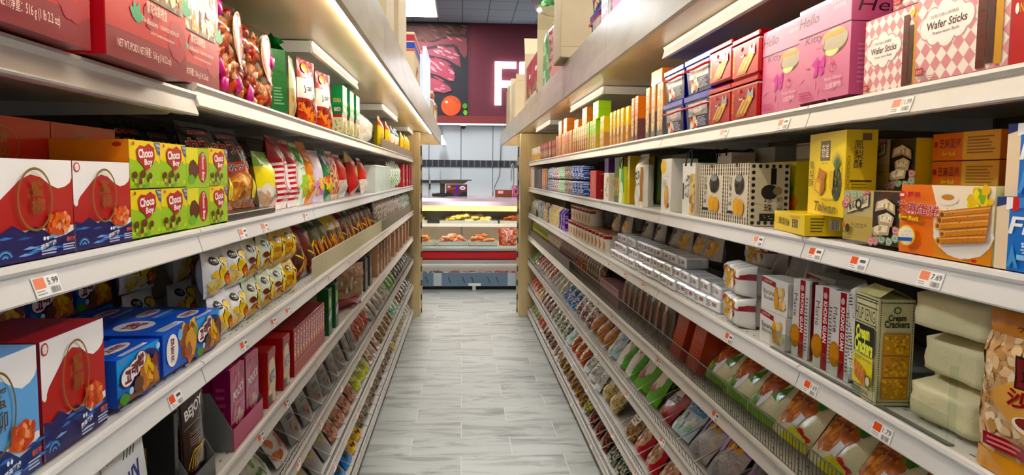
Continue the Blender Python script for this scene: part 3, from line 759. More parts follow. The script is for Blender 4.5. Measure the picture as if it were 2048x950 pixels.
# ---- puffs and bags at the far end of the top shelf
pw = bag('puff_bag', 'clear bag of white puffs', .26, .19, .13, [(0, ['e9e5da', 'f4f2ea', 'dcd8cc'])], None, nu=14, nv=14)
Y, _, _ = span('L1', 744, 746); put(pw, 'L1', Y, .01)
def yel(c1, c2, c3, word='', tc='b01a22'):
    def f_(f):
        f.poly([(0, 1), (1, 1), (1, .75), (.5, .62), (0, .72)], c2); f.ell(.5, .3, .36, .17, c3, jit=.15); f.heap(.2, .15, .8, .42, [c3, c1, 'e8c070'], 14, .09)
        if word: f.txt(word, .5, .58, .13, tc, .74, bold=.03, out='f8f4e4')
    return f_
bags = {}
def gb(key, name, desc, w, h, d, base, fr=None, **k):
    if key not in bags: fine = isinstance(base, list) and any(isinstance(q[1], list) for q in base); bags[key] = bag(name, desc, w, h, d, base if isinstance(base, list) else [(0, base)], fr, nu=14 if fine else 9, nv=20 if fine else 11, **k)
    return bags[key]
far1 = [gb('ry', 'crisp_bag', 'yellow and red crisp bag', .17, .24, .07, 'e8d24a', yel('c83022', 'c8261c', 'd89a30')), gb('wr', 'crisp_bag', 'white bag with orange swirls', .17, .23, .07, 'ece6d8', yel('d85a20', '3a5a78', 'd8742c')), gb('yo', 'crisp_bag', 'yellow corn snack bag', .17, .24, .07, 'f0c81e', yel('e87818', 'f0c020', 'e8931c'))]
for x, k in ((770, 0), (783, 0), (792, 1), (800, 1), (810, 2), (817, 2), (821, 2)):
    Y, _, _ = span('L1', x, x+1); put(far1[k], 'L1', Y, .02, yaw=random.uniform(-14, 8))

# ---- second shelf: crab stick boxes
def wave(f, base, sea, ring, hanzi, tcol):
    f.rect(0, 0, 1, 1, 'f2efec')
    f.poly([(0, .30), (0, .52), (.04, .51), (.1, .60), (.22, .70), (.34, .80), (.46, .85), (.58, .82), (.70, .74), (.8, .70), (.9, .72), (.97, .76), (1, .82), (1, .30)], base)
    f.ell(.035, .54, .03, .045, 'f2efec', 10); f.ell(.06, .93, .05, .055, 'c23a34', 14); f.ell(.06, .93, .035, .04, 'f2efec', 14); f.txt('海港', .06, .93, .045, 'c23a34', .055, bold=.02)
    f.poly([(0, 0), (1, 0), (1, .25), (.86, .20), (.72, .18), (.6, .27), (.48, .33), (.36, .28), (.22, .36), (.1, .30), (0, .33)], sea)
    for k in range(16):
        x = random.random(); y = random.uniform(.04, .26); f.poly([(x-.09, y), (x, y+.022), (x+.1, y+.004), (x, y-.008)], random.choice(('3a5aa0', '5a86c8', '24386e', '8fb4e0'))); f.l -= f.step*.9
    f.up()
    for k in range(6): f.ring(.12+.0*k, .05, .10-.014*k, .10-.014*k, .008, ('1a2a50', '4a7ac0', '9cc4ec')[k % 3], 14, 10, 170); f.l -= f.step*.9
    f.up(); f.poly([(.60, .27), (.66, .42), (.80, .46), (.93, .38), (.90, .26), (.78, .21)], 'd2502e'); f.heap(.64, .25, .9, .42, ['e8805a', 'c8401e', 'f0a888', 'd8602e'], 24, .03)
    f.ring(.475, .60, .215, .32, .018, ring, 34); f.txt(hanzi, .5, .62, .16, tcol, .16, vert=True, bold=.012); f.txt('手撕', .385, .66, .05, tcol, .05, vert=True)
    f.txt('深海蟹肉', .60, .13, .055, 'f2f2f6', .2, rot=8, bold=.03, shear=.2); f.ell(.55, .20, .016, .02, 'f5f5f5', 10); f.ell(.59, .20, .016, .02, 'f5f5f5', 10)
    f.txt('香辣味', .9, .16, .05, 'f07a5a', .13, bold=.02); f.lines(.78, .04, .97, .12, 3, 'c9d0e4'); f.lines(.5, .03, .72, .09, 2, 'c9d0e4')
def crab(w, h, d, blue=False):
    fr = (lambda f: wave(f, '7fb2e2', '22366e', '6e5a34', '蟹柳', '4a4030')) if blue else (lambda f: wave(f, 'b3201f', '231f56', '85683a', '蟹柳', '8a5a2a'))
    base = '8fb8e0' if blue else 'a8181a'
    def sd(f):
        f.rect(0, 0, 1, 1, base); f.ring(.5, .5, .34, .34*f.w/f.h, .02, '8a6a30'); f.txt('蟹柳', .5, .5, .3, '8a6a30', None, vert=False)
    return carton('snack_box', f'{"pale blue" if blue else "red and white"} crab snack box', w, d, h, {'b': base, 't': base}, fr, sd, sd)
Y, W, hh = span('L2', 150, 267, 329, .004); pc = crab(W-.003, hh, .115)
put(pc, 'L2', Y, .004, label='red and white crab snack box beside the yellow choco cartons'); put(pc, 'L2', Y-W, .004, label='red and white crab snack box, nearest on the second left shelf')
def crabback(f):
    f.rect(0, 0, 1, 1, 'c8231c'); f.ring(.42, .56, .2, .30, .012, '9a7428', 30); f.txt('蟹柳', .42, .58, .2, '9a7428', .17, vert=True)
Y3, W3, hh3 = span('L2', 110, 237, 242, .135); pcb = carton('snack_box', 'plain red crab box', W3-.003, .10, hh3/2-.002, 'b01c18', crabback, crabback)
for j in (0, 1):
    for k in (0, 1): put(pcb, 'L2', Y3-k*W3, .135, j*hh3/2, label=f'plain red crab box, {"upper" if j else "lower"} one, second row, {"beside choco cartons" if k == 0 else "nearest the camera"}')
# ---- yellow choco cartons
def choco(f):
    f.rect(0, 0, 1, 1, 'f0d21c'); f.poly([(0, 0), (1, 0), (1, .5), (.85, .62), (.6, .42), (.3, .55), (0, .62)], '9cc42c')
    for k in range(12): f.ell(random.random(), random.uniform(.02, .2), .07, .05, random.choice(('7ab02a', 'b8d43c', '5c9422')), 8, jit=.2); f.l -= f.step*.9
    f.up(); f.poly([(.8, .98), (1, .98), (1, .70), (.93, .74)], '2c4ea8'); f.txt('TWIN', .91, .92, .07, 'f8f4e0', .15, bold=.02, rot=-4); f.txt('PACK', .93, .83, .055, 'f5c520', .12, bold=.02, rot=-4)
    f.poly([(.2, .80), (.3, .90), (.46, .88), (.6, .95), (.78, .86), (.8, .66), (.72, .5), (.60, .42), (.48, .36), (.40, .48), (.24, .58)], 'b2161e')
    f.txt('Choco', .49, .74, .20, 'fbf6ee', .48, rot=3, bold=.035); f.txt('Boy', .57, .54, .17, 'fbf6ee', .27, rot=3, bold=.035); f.ell(.1, .93, .035, .04, 'c83020', 10)
    for x, y, q in ((.12, .28, 1), (.36, .30, 1.15), (.58, .26, .95), (.24, .14, .8)):
        f.rect(x-.022*q, y-.16*q, x+.022*q, y, 'e8c878'); f.ell(x, y, .075*q, .075*q, '5a2a14', 14); f.ell(x-.02, y+.02, .02*q, .03*q, '8a4a28', 8)
def choco_side(f):
    f.rect(0, 0, 1, 1, '9cc42c'); f.rect(0, .6, .5, 1, 'e0d82c'); f.ell(.3, .45, .2, .25, '5a2a14', jit=.1); f.ell(.2, .2, .16, .12, '6fae2c', jit=.2)
    f.ell(.7, .52, .20, .4, 'b2161e'); f.txt('Choco Boy', .7, .52, .24, 'fbf6ee', .72*f.h/f.w, rot=-90, bold=.03)
Y1, _, _ = span('L2', 262, 262, inset=.004); Yb, _, _ = span('L2', 324, 324, inset=.004); w1 = abs(Yb-Y1); ye, _, ht = span('L2', 457, 457, 300, .004)
_, _, h1 = span('L2', 264, 264, 288, .004); h1 /= 2
def orange_side(f): f.rect(0, 0, 1, 1, 'f29a1c'); f.ell(.85, .9, .06, .05, 'c83020')
pch = carton('choco_carton', 'yellow choco snack carton', w1-.0015, .13, h1-.001, {'b': 'e8c41c', 'l': 'f2a01c', 't': 'f0c81c'}, choco, orange_side)
wd = (ye-Y1-3*w1)
pcs = carton('choco_carton', 'yellow choco snack carton turned sideways', wd-.0015, .13, h1-.001, {'b': 'b8c82c'}, choco_side)
for j in (0, 1):
    y = Y1
    for k in range(4):
        ww = wd if k == 2 else w1
        put(pcs if k == 2 else pch, 'L2', y+ww/2, .004, j*h1, label=f'yellow choco snack carton{" turned sideways" if k == 2 else ""}, {ordinal(k+1)} from the near end, {"upper" if j else "lower"} layer'); y += ww
# ---- black hot potato stick bags, the second shelf's rest
def kara(f):
    f.rect(0, .93, 1, 1, '2a2422'); f.poly([(0, .56), (1, .6), (1, .9), (0, .9)], '141010'); f.txt('KARAMUCHO', .5, .86, .05, 'c8201c', .7, bold=.03, out='e8e0d8'); f.txt('カラムーチョ', .5, .71, .17, 'b0201c', .92, bold=.03, out='d8c8b8', ow=.05)
    f.poly([(0, .40), (1, .47), (1, .57), (0, .52)], 'c8261c'); f.txt('ホットチリ', .5, .485, .085, '101010', .8, rot=4, bold=.04, out='f0ece4', ow=.05)
    f.ell(.4, .2, .5, .2, 'b8743a', jit=.05); f.ell(.33, .22, .3, .15, 'd8a868', jit=.06); f.heap(.1, .05, .9, .3, ['c8863c', 'e0b070', 'a05a24'], 16, .12)
    f.ell(.74, .22, .12, .14, '1c1a10'); f.ell(.74, .22, .105, .125, 'f0dc28')
pka = bag('chip_bag', 'black hot chip bag', .21, .268, .075, [(0, 'a8522a'), (.42, 'c8261c'), (.54, '15110f')], kara, nu=14, nv=18)
pkb = bag('chip_bag', 'black hot chip bag', .21, .268, .075, [(0, 'a8522a'), (.42, 'c8261c'), (.54, '15110f')], kara, nu=14, nv=18)
Ya, _, _ = span('L2', 482, 484); Yb, _, _ = span('L2', 527, 529)
tr = B(); tr.box(-.24, 0, 0, .24, .12, .02, '2a2826', 'plastic', .002); ptr = Proto('riser', 'riser', 'black riser', tr.mesh('riser'), (), (.48, .12, .02))
put(ptr, 'L2', (Ya+Yb)/2, .006, label='black riser under the two front hot chip bags')
for k, y in enumerate((Ya, Yb)): put(pka, 'L2', y, .03, .021, yaw=-4, lean=15, label=f'black hot chip bag on the riser, {"beside the yellow cartons" if k == 0 else "beside the yellow-green bag"}')
for k, (x, dz) in enumerate(((300, 0), (345, 0), (395, 0), (455, .02), (505, .03))):
    Y, _, _ = span('L2', x, x+1, inset=.2); put(pkb, 'L2', Y, .17, dz, yaw=random.uniform(-10, 10), lean=12, group='black hot chip bags in the back row')
def stripes(f):
    for k in range(7): f.rect(0, .10+k*.075, 1, .135+k*.075, 'b83038'); f.l -= f.step*.9
    f.up(); f.rect(0, .62, 1, 1, 'a01c26'); f.ell(.62, .42, .3, .22, 'f2e0e0', jit=.05); f.ring(.62, .42, .26, .19, .02, 'c02838'); f.txt('桃', .62, .42, .2, 'c02838', bold=.03); f.txt('ROUTES', .45, .82, .06, 'c86a60', .6, bold=.02)
row2 = [(566, gb('yg', 'snack_bag', 'short yellow-green snack bag', .17, .19, .07, [(0, 'd8d0b8'), (.4, 'e8d81e'), (.75, '7cb02c')], lambda f: (f.heap(.1, .05, .9, .35, ['d8d0c0', 'e8a888', 'b8a088'], 14, .12), f.txt('Crispy', .4, .82, .12, 'f4f8e8', .6, bold=.03)))),
        (592, bag('snack_bag', 'tall red striped snack bag', .19, .26, .07, [(0, 'eee0dc'), (.62, 'a01c26')], stripes)),
        (612, gb('rs2', 'snack_bag', 'tall red striped snack bag', .18, .245, .07, [(0, 'eee0dc')], stripes)),
        (626, gb('gw', 'snack_bag', 'green and white snack bag', .17, .24, .07, 'dfe8d4', yel('7cc040', '3aa03c', '9cd05a', 'ポテ', '208030'))),
        (640, gb('or', 'snack_bag', 'orange snack bag', .17, .25, .07, 'd87a14', yel('c85a10', 'd06c10', 'e0a040'))),
        (656, gb('pw', 'snack_bag', 'purple and white snack bag', .16, .22, .06, 'd8c8d8', yel('9a4a8a', 'e8e0e8', 'c890b8'))),
        (672, gb('bg', 'snack_bag', 'dark blue and green snack bag', .17, .24, .06, '2f7a4c', yel('d0e040', '24406a', 'd8603c', 'ミックス', 'f0f4e0'))),
        (686, gb('rcl', 'snack_bag', 'clear bag of coloured crackers', .17, .23, .06, [(0, ['d8603c', 'e8d8c0', 'b8402c', 'd8b088'])])),
        (702, gb('rg', 'snack_bag', 'red bag with silver foot', .18, .22, .07, [(0, ['d8ccc4', 'c8bab0']), (.4, 'c82420')])),
        (724, bag('snack_bag', 'cream and red bag with gold motif', .22, .25, .09, [(0, 'b81c1e'), (.62, 'b81c1e'), (.75, 'dcc08a')], lambda f: (f.ell(.6, .5, .14, .2, 'd8b468'), f.ell(.6, .5, .09, .14, 'c89a40'), f.poly([(.3, 0), (.5, .25), (.7, 0)], 'd8b468'), f.poly([(.1, .7), (.3, .62), (.5, .72), (.7, .62), (.9, .7), (.9, .78), (.1, .78)], 'b81c1e')))),
        (741, gb('rg', '', '', 0, 0, 0, ''))]
for x, p in row2:
    Y, _, _ = span('L2', x, x+1); put(p, 'L2', Y, .02, yaw=random.uniform(-8, 4), lean=8)
t = B()
for s in range(1): t.prism([(-.024, 0), (.024, 0), (.031, .17), (-.031, .17)], lambda p, q: (p[0], q, p[1]), 0, .07, 'dfe6dc', 'film')
t.box(-.034, -.003, .17, .034, .073, .182, 'eef2ec', 'plastic', .002)
pj = Proto('jelly_cup', 'cup', 'clear white jelly cup pack', t.mesh('jelly_cup'), (), (.07, .07, .18))
y0, _, _ = span('L2', 752, 752); y1, _, _ = span('L2', 781, 781)
for k in range(12): put(pj, 'L2', y0+(y1-y0)*(k+.5)/12, .01)
pgc = gb('gcl', 'snack_bag', 'clear and green sweets bag', .18, .24, .08, [(0, ['d8dcd0', 'c8d4c0', '6aa850', 'e8ece4'])])
y0, y1 = y1, span('L2', 805, 805)[0]
for k in range(5): put(pgc, 'L2', y0+(y1-y0)*(k+.5)/5, .02, yaw=random.uniform(-10, 10))
prd = carton('biscuit_box', 'upright red biscuit box', .20, .06, .22, 'b0141c', lambda f: (f.rect(.1, .2, .9, .35, 'd8b040'), f.txt('囍', .5, .65, .2, 'f0d060', bold=.02)))
pmg = carton('biscuit_box', 'slim magenta biscuit box', .12, .06, .21, 'b03a5c', lambda f: (f.rect(.1, .1, .9, .3, 'e8c0cc'),))
for x, p in ((808, prd), (815, prd), (820, pmg), (824, pmg)): put(p, 'L2', span('L2', x, x)[0], .008)

# ---- third shelf: crab boxes, blue snack boxes
Y, W, hh = span('L3', 105, 228, 690, .004)
pr3 = crab(W-.003, hh, .14); put(pr3, 'L3', Y, .004, label='red and white crab snack box standing beside the pale blue one')
pb3 = crab(W-.003, hh, .14, True); put(pb3, 'L3', Y-W-.006, .004, label='pale blue and white crab snack box on the third left shelf')
put(pr3, 'L3', Y-W*.55, .16, label='red and white crab box lying in shade behind the front pair')
def gorae(f):
    f.rect(0, 0, 1, 1, '2f7ad0'); f.rect(0, .5, 1, 1, '5aa4e4'); f.ell(.66, .42, .40, .50, '20266e', 26); f.rect(.0, 0, 1, .12, '7a4a2c')
    f.poly([(.5, .12), (.52, .5), (.6, .72), (.66, .86), (.72, .7), (.86, .5), (.93, .12)], 'd89a28'); f.heap(.52, .12, .9, .62, ['e8b23c', 'f0cc60', 'c07a1c', 'b8691c'], 40, .045, 1, .5, 1.5)
    for cx, cy, rx, ry in ((.2, .56, .16, .22), (.36, .66, .15, .2), (.5, .78, .13, .2)): f.ell(cx, cy, rx, ry, '7a1420', 18); f.l -= f.step*.9
    f.up()
    for cx, cy, rx, ry in ((.2, .56, .145, .2), (.36, .66, .135, .18), (.5, .78, .115, .18)): f.ell(cx, cy, rx, ry, 'f6f2ee', 18); f.l -= f.step*.9
    f.up()
    for ch, x, y in (('고', .2, .56), ('래', .35, .66), ('밥', .50, .78)): f.txt(ch, x, y, .28, '6a1420', .15, bold=.05)
    f.txt('ORION', .1, .93, .05, 'd83a2c', .12, bold=.02); f.ell(.92, .88, .05, .08, 'bfe0f4', 10); f.ell(.1, .14, .1, .12, '4a8a2c', 12, jit=.2); f.ell(.42, .28, .11, .17, '5a3414'); f.poly([(.76, .6), (.84, .82), (.9, .62), (.88, .4)], '7a3020')
    f.ell(.24, .24, .05, .08, 'c8dff0', 8)
def gorae_side(f):
    f.rect(0, 0, 1, 1, '1f5fc8'); f.rect(.52, .12, .98, .96, '6a3a20'); f.heap(.55, .15, .95, .93, ['d89a28', 'b85a2c', 'e8b848', '8a4a20', '6f9a34'], 22, .1)
    f.ell(.24, .52, .17, .40, 'f4efe8'); f.txt('고래밥', .24, .52, .24, '6a1420', .62*f.h/f.w, rot=90, bold=.04); f.ell(.47, .8, .07, .14, '8fc0f0')
def gtop(f): f.rect(.0, .0, 1, 1, '1c58d0'); f.rect(.2, .06, .8, .16, 'dfe6ee'); f.lines(.22, .07, .78, .15, 3, '4a5a78'); f.ell(.5, .5, .3, .2, 'e8e4e0'); f.txt('고래밥', .5, .5, .2, '8a1c28', .4, bold=.04)
Y, W, hh = span('L3', 243, 328, 735, .008); pgo = carton('snack_box', 'blue snack box with golden heap', W-.002, .085, hh, {'b': '1c50c8', 't': '1c58d0', 'l': '1a56cc'}, gorae, None, None, gtop)
Yc, Wc, _ = span('L3', 328, 397, None, .008); pgs = carton('snack_box', 'blue snack box turned end on', Wc-.002, W, hh, {'b': '1c50c8', 't': '1c58d0'}, gorae_side, None, None, gtop)
Yd, Wd, _ = span('L3', 397, 442, None, .012)
put(pgo, 'L3', Y, .004, label='blue snack box beside the red crab box, front row'); put(pgs, 'L3', Yc, .006, label='blue snack box turned end on, between two facing ones'); put(pgo, 'L3', Yc+Wc/2+W/2, .006, label='blue snack box beside the white egg roll bags')
for k, j in ((0, 1), (0, 2), (2, 1), (2, 2), (1, 2)): put(pgo, 'L3', (Y, Yc, Yc+Wc/2+W/2)[k], .006+.092*j, label=f'blue snack box lying behind, {ordinal(j+1)} row, {ordinal(k+1)} from the near end')
for k in range(3): put(pgo, 'L3', 1.76-.178*(2-k), .285, 0, label=f'shaded blue snack box in the back, {ordinal(k+1)} from the near end, lower') ; put(pgo, 'L3', 1.76-.178*(2-k), .285, hh, label=f'shaded blue snack box in the back, {ordinal(k+1)} from the near end, upper')
# ---- egg roll bags with a round yellow-and-orange motif
def eggroll(bg, snack):
    def f_(f):
        f.rect(0, .02, 1, .95, bg); f.ell(.62, .44, .34, .42, '16130f', 24); f.ell(.62, .44, .31, .395, 'e6c31e', 24); f.ell(.66, .32, .2, .2, '16130f', 20); f.ell(.66, .32, .17, .17, 'd2521c', 20)
        f.ell(.22, .80, .12, .10, '17140f', 16); f.txt('Egg', .22, .815, .05, 'e8e4d8', .14, bold=.02); f.txt('rolls', .22, .765, .04, 'e8e4d8', .12); f.ell(.17, .5, .09, .08, snack, 12, jit=.1); f.ell(.2, .3, .12, .1, 'd8b86a' if snack != '6a2418' else '8a4a34', 12, jit=.15); f.heap(.08, .12, .3, .3, ['e0cc90', 'c8a860', snack], 8, .07)
        f.txt('Egg rolls', .3, .06, .05, '2a2620', .3)
    return f_
egg = [bag('egg_roll_bag', 'white egg roll bag', .15, .108, .06, [(0, 'e6e6e2')], eggroll('e9e9e6', 'e8b820'), nu=12, nv=14, crimp='dcdcd8'), bag('egg_roll_bag', 'pale green egg roll bag', .15, .108, .06, [(0, 'd3d8bd')], eggroll('d5dac0', '6a2418'), nu=12, nv=14), bag('egg_roll_bag', 'yellow egg roll bag', .15, .108, .06, [(0, 'd8ac1c')], eggroll('dbb022', 'b8791c'), nu=12, nv=14)]
for j in (0, 1):
    for k in range(6): put(egg[(0, 0, 1, 1, 1, 2)[k] if j == 0 else (0, 0, 1, 1, 2, 2)[k]], 'L3', 1.835+.152*k, .012, j*.1115, yaw=random.uniform(-3, 3), lean=3)
for j in (0, 1):
    for k in range(3): put(egg[0], 'L3', 1.90+k*.17, .22-.04*k, j*.1115, yaw=random.uniform(-15, 15), group='shaded white egg roll bags')
# ---- fries bags behind the cream fence and what follows
def fries(top, word=''):
    def f_(f):
        f.poly([(0, .55), (1, .5), (1, 1), (0, 1)], top); f.ell(.5, .25, .48, .2, '3a140c')
        for k in range(26): f.ell(random.uniform(.1, .9), random.uniform(.08, .42), .16, .018, random.choice(('e8a23c', 'd87a24', 'f0c060', 'c85a1c')), 8, random.uniform(20, 150)); f.l -= f.step*.9
        f.up()
        if word: f.txt(word, .5, .62, .13, 'f0ece0', .5, bold=.03)
    return f_
fr_ = [gb('f1', 'fries_bag', 'dark red fries snack bag', .18, .25, .07, '5a1a1c', fries('6a1c28')), gb('f2', 'fries_bag', 'dark green fries snack bag', .18, .25, .07, '3a3c1c', fries('3a4420')), gb('f3', 'fries_bag', 'black and yellow fries snack bag', .18, .25, .07, '241c14', fries('c8a81c', 'Snik'))]
y0, y1 = span('L3', 618, 618)[0]+.03, span('L3', 762, 762)[0]; n = 13
for k in range(n): put(fr_[0 if k < 2 else 1 if k < 4 else 2 if k < 6 else (0, 1)[k % 2]], 'L3', y0+(y1-y0)*(k+.5)/n, .02, .01, yaw=random.uniform(-10, 10), lean=22)
pclr = gb('cl', 'snack_bag', 'clear bag of pale sweets', .17, .22, .08, [(0, ['c8beb0', 'a89c8c', '8a7a68', 'd8d0c4'])]); pclg = gb('clg', 'snack_bag', 'clear bag of green sweets', .17, .22, .08, [(0, ['c8ccb8', '9aa888', '4a8a3c', 'd8dcd0'])])
for k in range(16): put(pclr if k < 11 else pclg, 'L3', y1+.05+(8.4-y1)*(k+.5)/16, .02, .01, yaw=random.uniform(-15, 15), lean=6)

# ---- fourth shelf: stick snacks
def pockyw(f):
    f.rect(0, 0, 1, 1, 'dcdcda')
    for k in range(4): f.poly([(.6+.08*k, .98), (.63+.08*k, .98), (.5+.08*k, .80), (.47+.08*k, .80)], '24242c'); f.l -= f.step*.9
    f.up(); f.txt('POCKY', .5, .52, .3, '1c2a78', .78, rot=18, bold=.03, shear=.15); f.txt('Glico', .18, .88, .05, 'b83a34', .18); f.lines(.45, .28, .9, .38, 3, '8a8a90')
Y, W, hh = span('L4', 252, 328, 855, .006); pw_ = carton('stick_box', 'white stick biscuit box', W-.003, .05, hh, 'd0d0ce', pockyw)
put(pw_, 'L4', Y, .02, lean=6, label='white stick biscuit box beside the black pouches'); put(pw_, 'L4', Y-W-.004, .02, lean=6, label='white stick biscuit box nearest the camera, low on the left')
def bejoy(f):
    f.rect(.03, .05, .97, .95, '2a1c18'); f.txt('BEJOY', .52, .82, .13, 'e4ded6', .8, rot=8, bold=.03, shear=.1); f.ring(.5, .66, .42, .04, .01, 'b8a898', 16, 0, 180); f.txt('CHOCOLATE', .45, .60, .035, 'a88a78', .5); f.lines(.2, .48, .75, .57, 4, '8a6a58')
    for k in range(7): f.ring(.35+.07*k, .1, .3, .34, .016, 'c8a040', 14, 60, 150); f.l -= f.step*.9
    f.up(); f.poly([(.9, .1), (.97, .1), (.97, .9), (.93, .7)], 'b8962c')
pbj = bag('pouch', 'black chocolate stick pouch', .135, .215, .035, [(0, '241814')], bejoy, style='stand', cat='pouch', nu=14, nv=16)
Y, W, _ = span('L4', 372, 438, None, .01); put(pbj, 'L4', Y, .015, .005, label='black chocolate stick pouch with white lettering, front of its tray'); 
for k in range(2): put(pbj, 'L4', Y, .058+.040*k, .005, label=f'black chocolate stick pouch behind the front one, {ordinal(k+2)} in its tray')
def tray(w, d, h, hf, col, front, name='display_tray'):
    b = B()
    for s in (-1, 1): b.prism([(0, 0), (d, 0), (d, h), (d*.3, h), (0, hf)], lambda p, t: (t, p[0], p[1]), s*w/2-.001, s*w/2+.001, '6d6d6a', 'card')
    b.box(-w/2, 0, 0, w/2, d, .002, '6d6d6a', 'card'); b.box(-w/2, d-.002, 0, w/2, d, h, '6d6d6a', 'card')
    f = B(); f.box(-w/2, -.002, 0, w/2, 0, hf, front, 'card'); return Proto(name, 'tray', 'display tray', b.mesh(name), [('front_panel', f.mesh('front_panel'))], (w, d, h))
put(tray(.15, .16, .14, .05, '', '2a2420'), 'L4', Y, .010, label='grey card display tray holding the black chocolate pouches')
def box_side_black(f): f.txt('Glico', .4, .8, .06, 'c8c4bc', .3); f.rect(.3, .2, .4, .6, '8a7a3c'); f.rect(.5, .2, .6, .65, '8a7a3c')
put(carton('stick_box', 'black stick biscuit box', .02, .14, .20, '15120f', None, box_side_black), 'L4', Y-.094, .03, label='black stick biscuit box on end beside the black pouches')
def pinkp(f):
    f.rect(.0, .0, 1, 1, 'a83a62'); f.ell(.5, .62, .48, .28, 'b85474'); f.txt('POCKY', .55, .66, .12, 'efe0e4', .74, rot=10, bold=.035, shear=.1); f.heap(.2, .08, .85, .4, ['d88aa8', 'e8b8c8', 'c0406a', 'c8b0a0'], 12, .12); f.lines(.3, .5, .8, .55, 2, 'd8a0b4')
pp = carton('pouch', 'pink stick biscuit pouch', .12, .045, .20, 'a83a62', pinkp, lambda f: (f.rect(0, 0, 1, 1, '8a2c50'), f.lines(.2, .3, .8, .8, 5, 'b85a7c')), mat='film', ch=.005, cat='pouch')
Y, W, _ = span('L4', 437, 545, None, .01); put(tray(.275, .18, .15, .055, '', 'b84a70'), 'L4', Y, .010, label='grey and pink card display tray of pink stick pouches')
for j in range(3):
    for k in (0, 1): put(pp, 'L4', Y-.067+.134*k, .017+.05*j, .005, ctr=False, label=f'pink stick biscuit pouch, {"near" if k == 0 else "far"} column, {ordinal(j+1)} from the front')
def pretz(f):
    f.rect(0, 0, 1, 1, 'c83a30'); f.ell(.55, .45, .5, .40, 'd8c8a8'); f.txt('PRETZ', .52, .5, .18, '2a4a9a', .74, rot=8, bold=.04, out='f4f4f0'); f.ell(.12, .5, .13, .2, 'e07a1c'); f.rect(.1, .03, .45, .2, '201c1c'); f.rect(.6, .03, .9, .2, 'e8ddd0'); f.poly([(0, .8), (1, .86), (1, 1), (0, 1)], 'a01c1c')
_, _, hz = span('L4', 545, 545, 712, .01); ppz = carton('stick_box', 'red pretzel stick box', .09, .09, .17, {'b': 'b01a1c', 'l': 'b81c1c'}, pretz)
for x in (548, 577):
    for j in (0, 1): put(ppz, 'L4', span('L4', x, x)[0], .012+.095*j)
pps = carton('stick_box', 'slim red stick biscuit box', .045, .09, .165, {'b': '8c1a1c', 'l': 'a01a1c'}, lambda f: (f.rect(0, .3, 1, .95, 'b81e20'), f.ell(.5, .42, .3, .1, 'e8a060'), f.txt('POCKY', .5, .68, .16, 'f0e4dc', .5*f.h/f.w, rot=80, bold=.03), f.rect(.0, 0, 1, .28, 'c86058'), f.lines(.1, .05, .9, .22, 3, '7a1418')))
y0, y1 = span('L4', 592, 592)[0], span('L4', 652, 652)[0]
for k in range(12): put(pps, 'L4', y0+(y1-y0)*(k+.5)/12, .012)
pgp = carton('stick_box', 'green stick biscuit box', .075, .05, .20, '1a4a24', lambda f: (f.ell(.5, .7, .3, .14, 'a8c83c'), f.txt('POCKY', .5, .4, .16, 'f0f0f4', .9, rot=24, bold=.05, out='2a3a8a')))
for x in (663, 676): put(pgp, 'L4', span('L4', x, x)[0], .01)
put(gb('rfb', 'snack_bag', 'large red and clear bag leaning out', .25, .235, .09, [(0, '8c1a1a'), (.25, '97806a')], lambda f: (f.poly([(0, .05), (1, .05), (1, .22), (.6, .34), (0, .2)], '9c1c1c'), f.heap(.1, .35, .9, .9, ['8c6a50', 'b09c84', '7a5a44', 'c8bca8', 'a08a72'], 30, .05, 3, .2))), 'L4', span('L4', 707, 707)[0], -.01, yaw=-25, lean=-4)
pdk = carton('biscuit_box', 'dark biscuit box', .12, .10, .19, '3a3430', lambda f: (f.rect(.1, .1, .9, .6, '8a8078'), f.txt('Cookies', .5, .75, .1, 'c8b8a0', .6)))
pbb = carton('biscuit_box', 'beige and brown biscuit box', .13, .10, .21, {'b': '6a5240', 'f': 'b89878', 'l': 'b08a68'}, lambda f: (f.rect(0, .72, 1, 1, '5a3a28'), f.ell(.5, .55, .25, .1, '3a2218'), f.rect(.3, .1, .7, .4, 'd8ccb8')))
ppk = carton('biscuit_box', 'pale pink-beige biscuit box', .11, .09, .20, 'c0987c', lambda f: (f.rect(.1, .5, .9, .85, 'd8b8a0'), f.rect(.2, .1, .8, .35, '9a5a48')))
for k, (a, b2, p, n) in enumerate(((733, 750, pdk, 4), (757, 778, pbb, 7), (780, 822, ppk, 12))):
    y0, y1 = span('L4', a, a)[0], span('L4', b2, b2)[0]
    for q in range(n): put(p, 'L4', y0+(y1-y0)*(q+.5)/n, .012+.02*(q % 2))

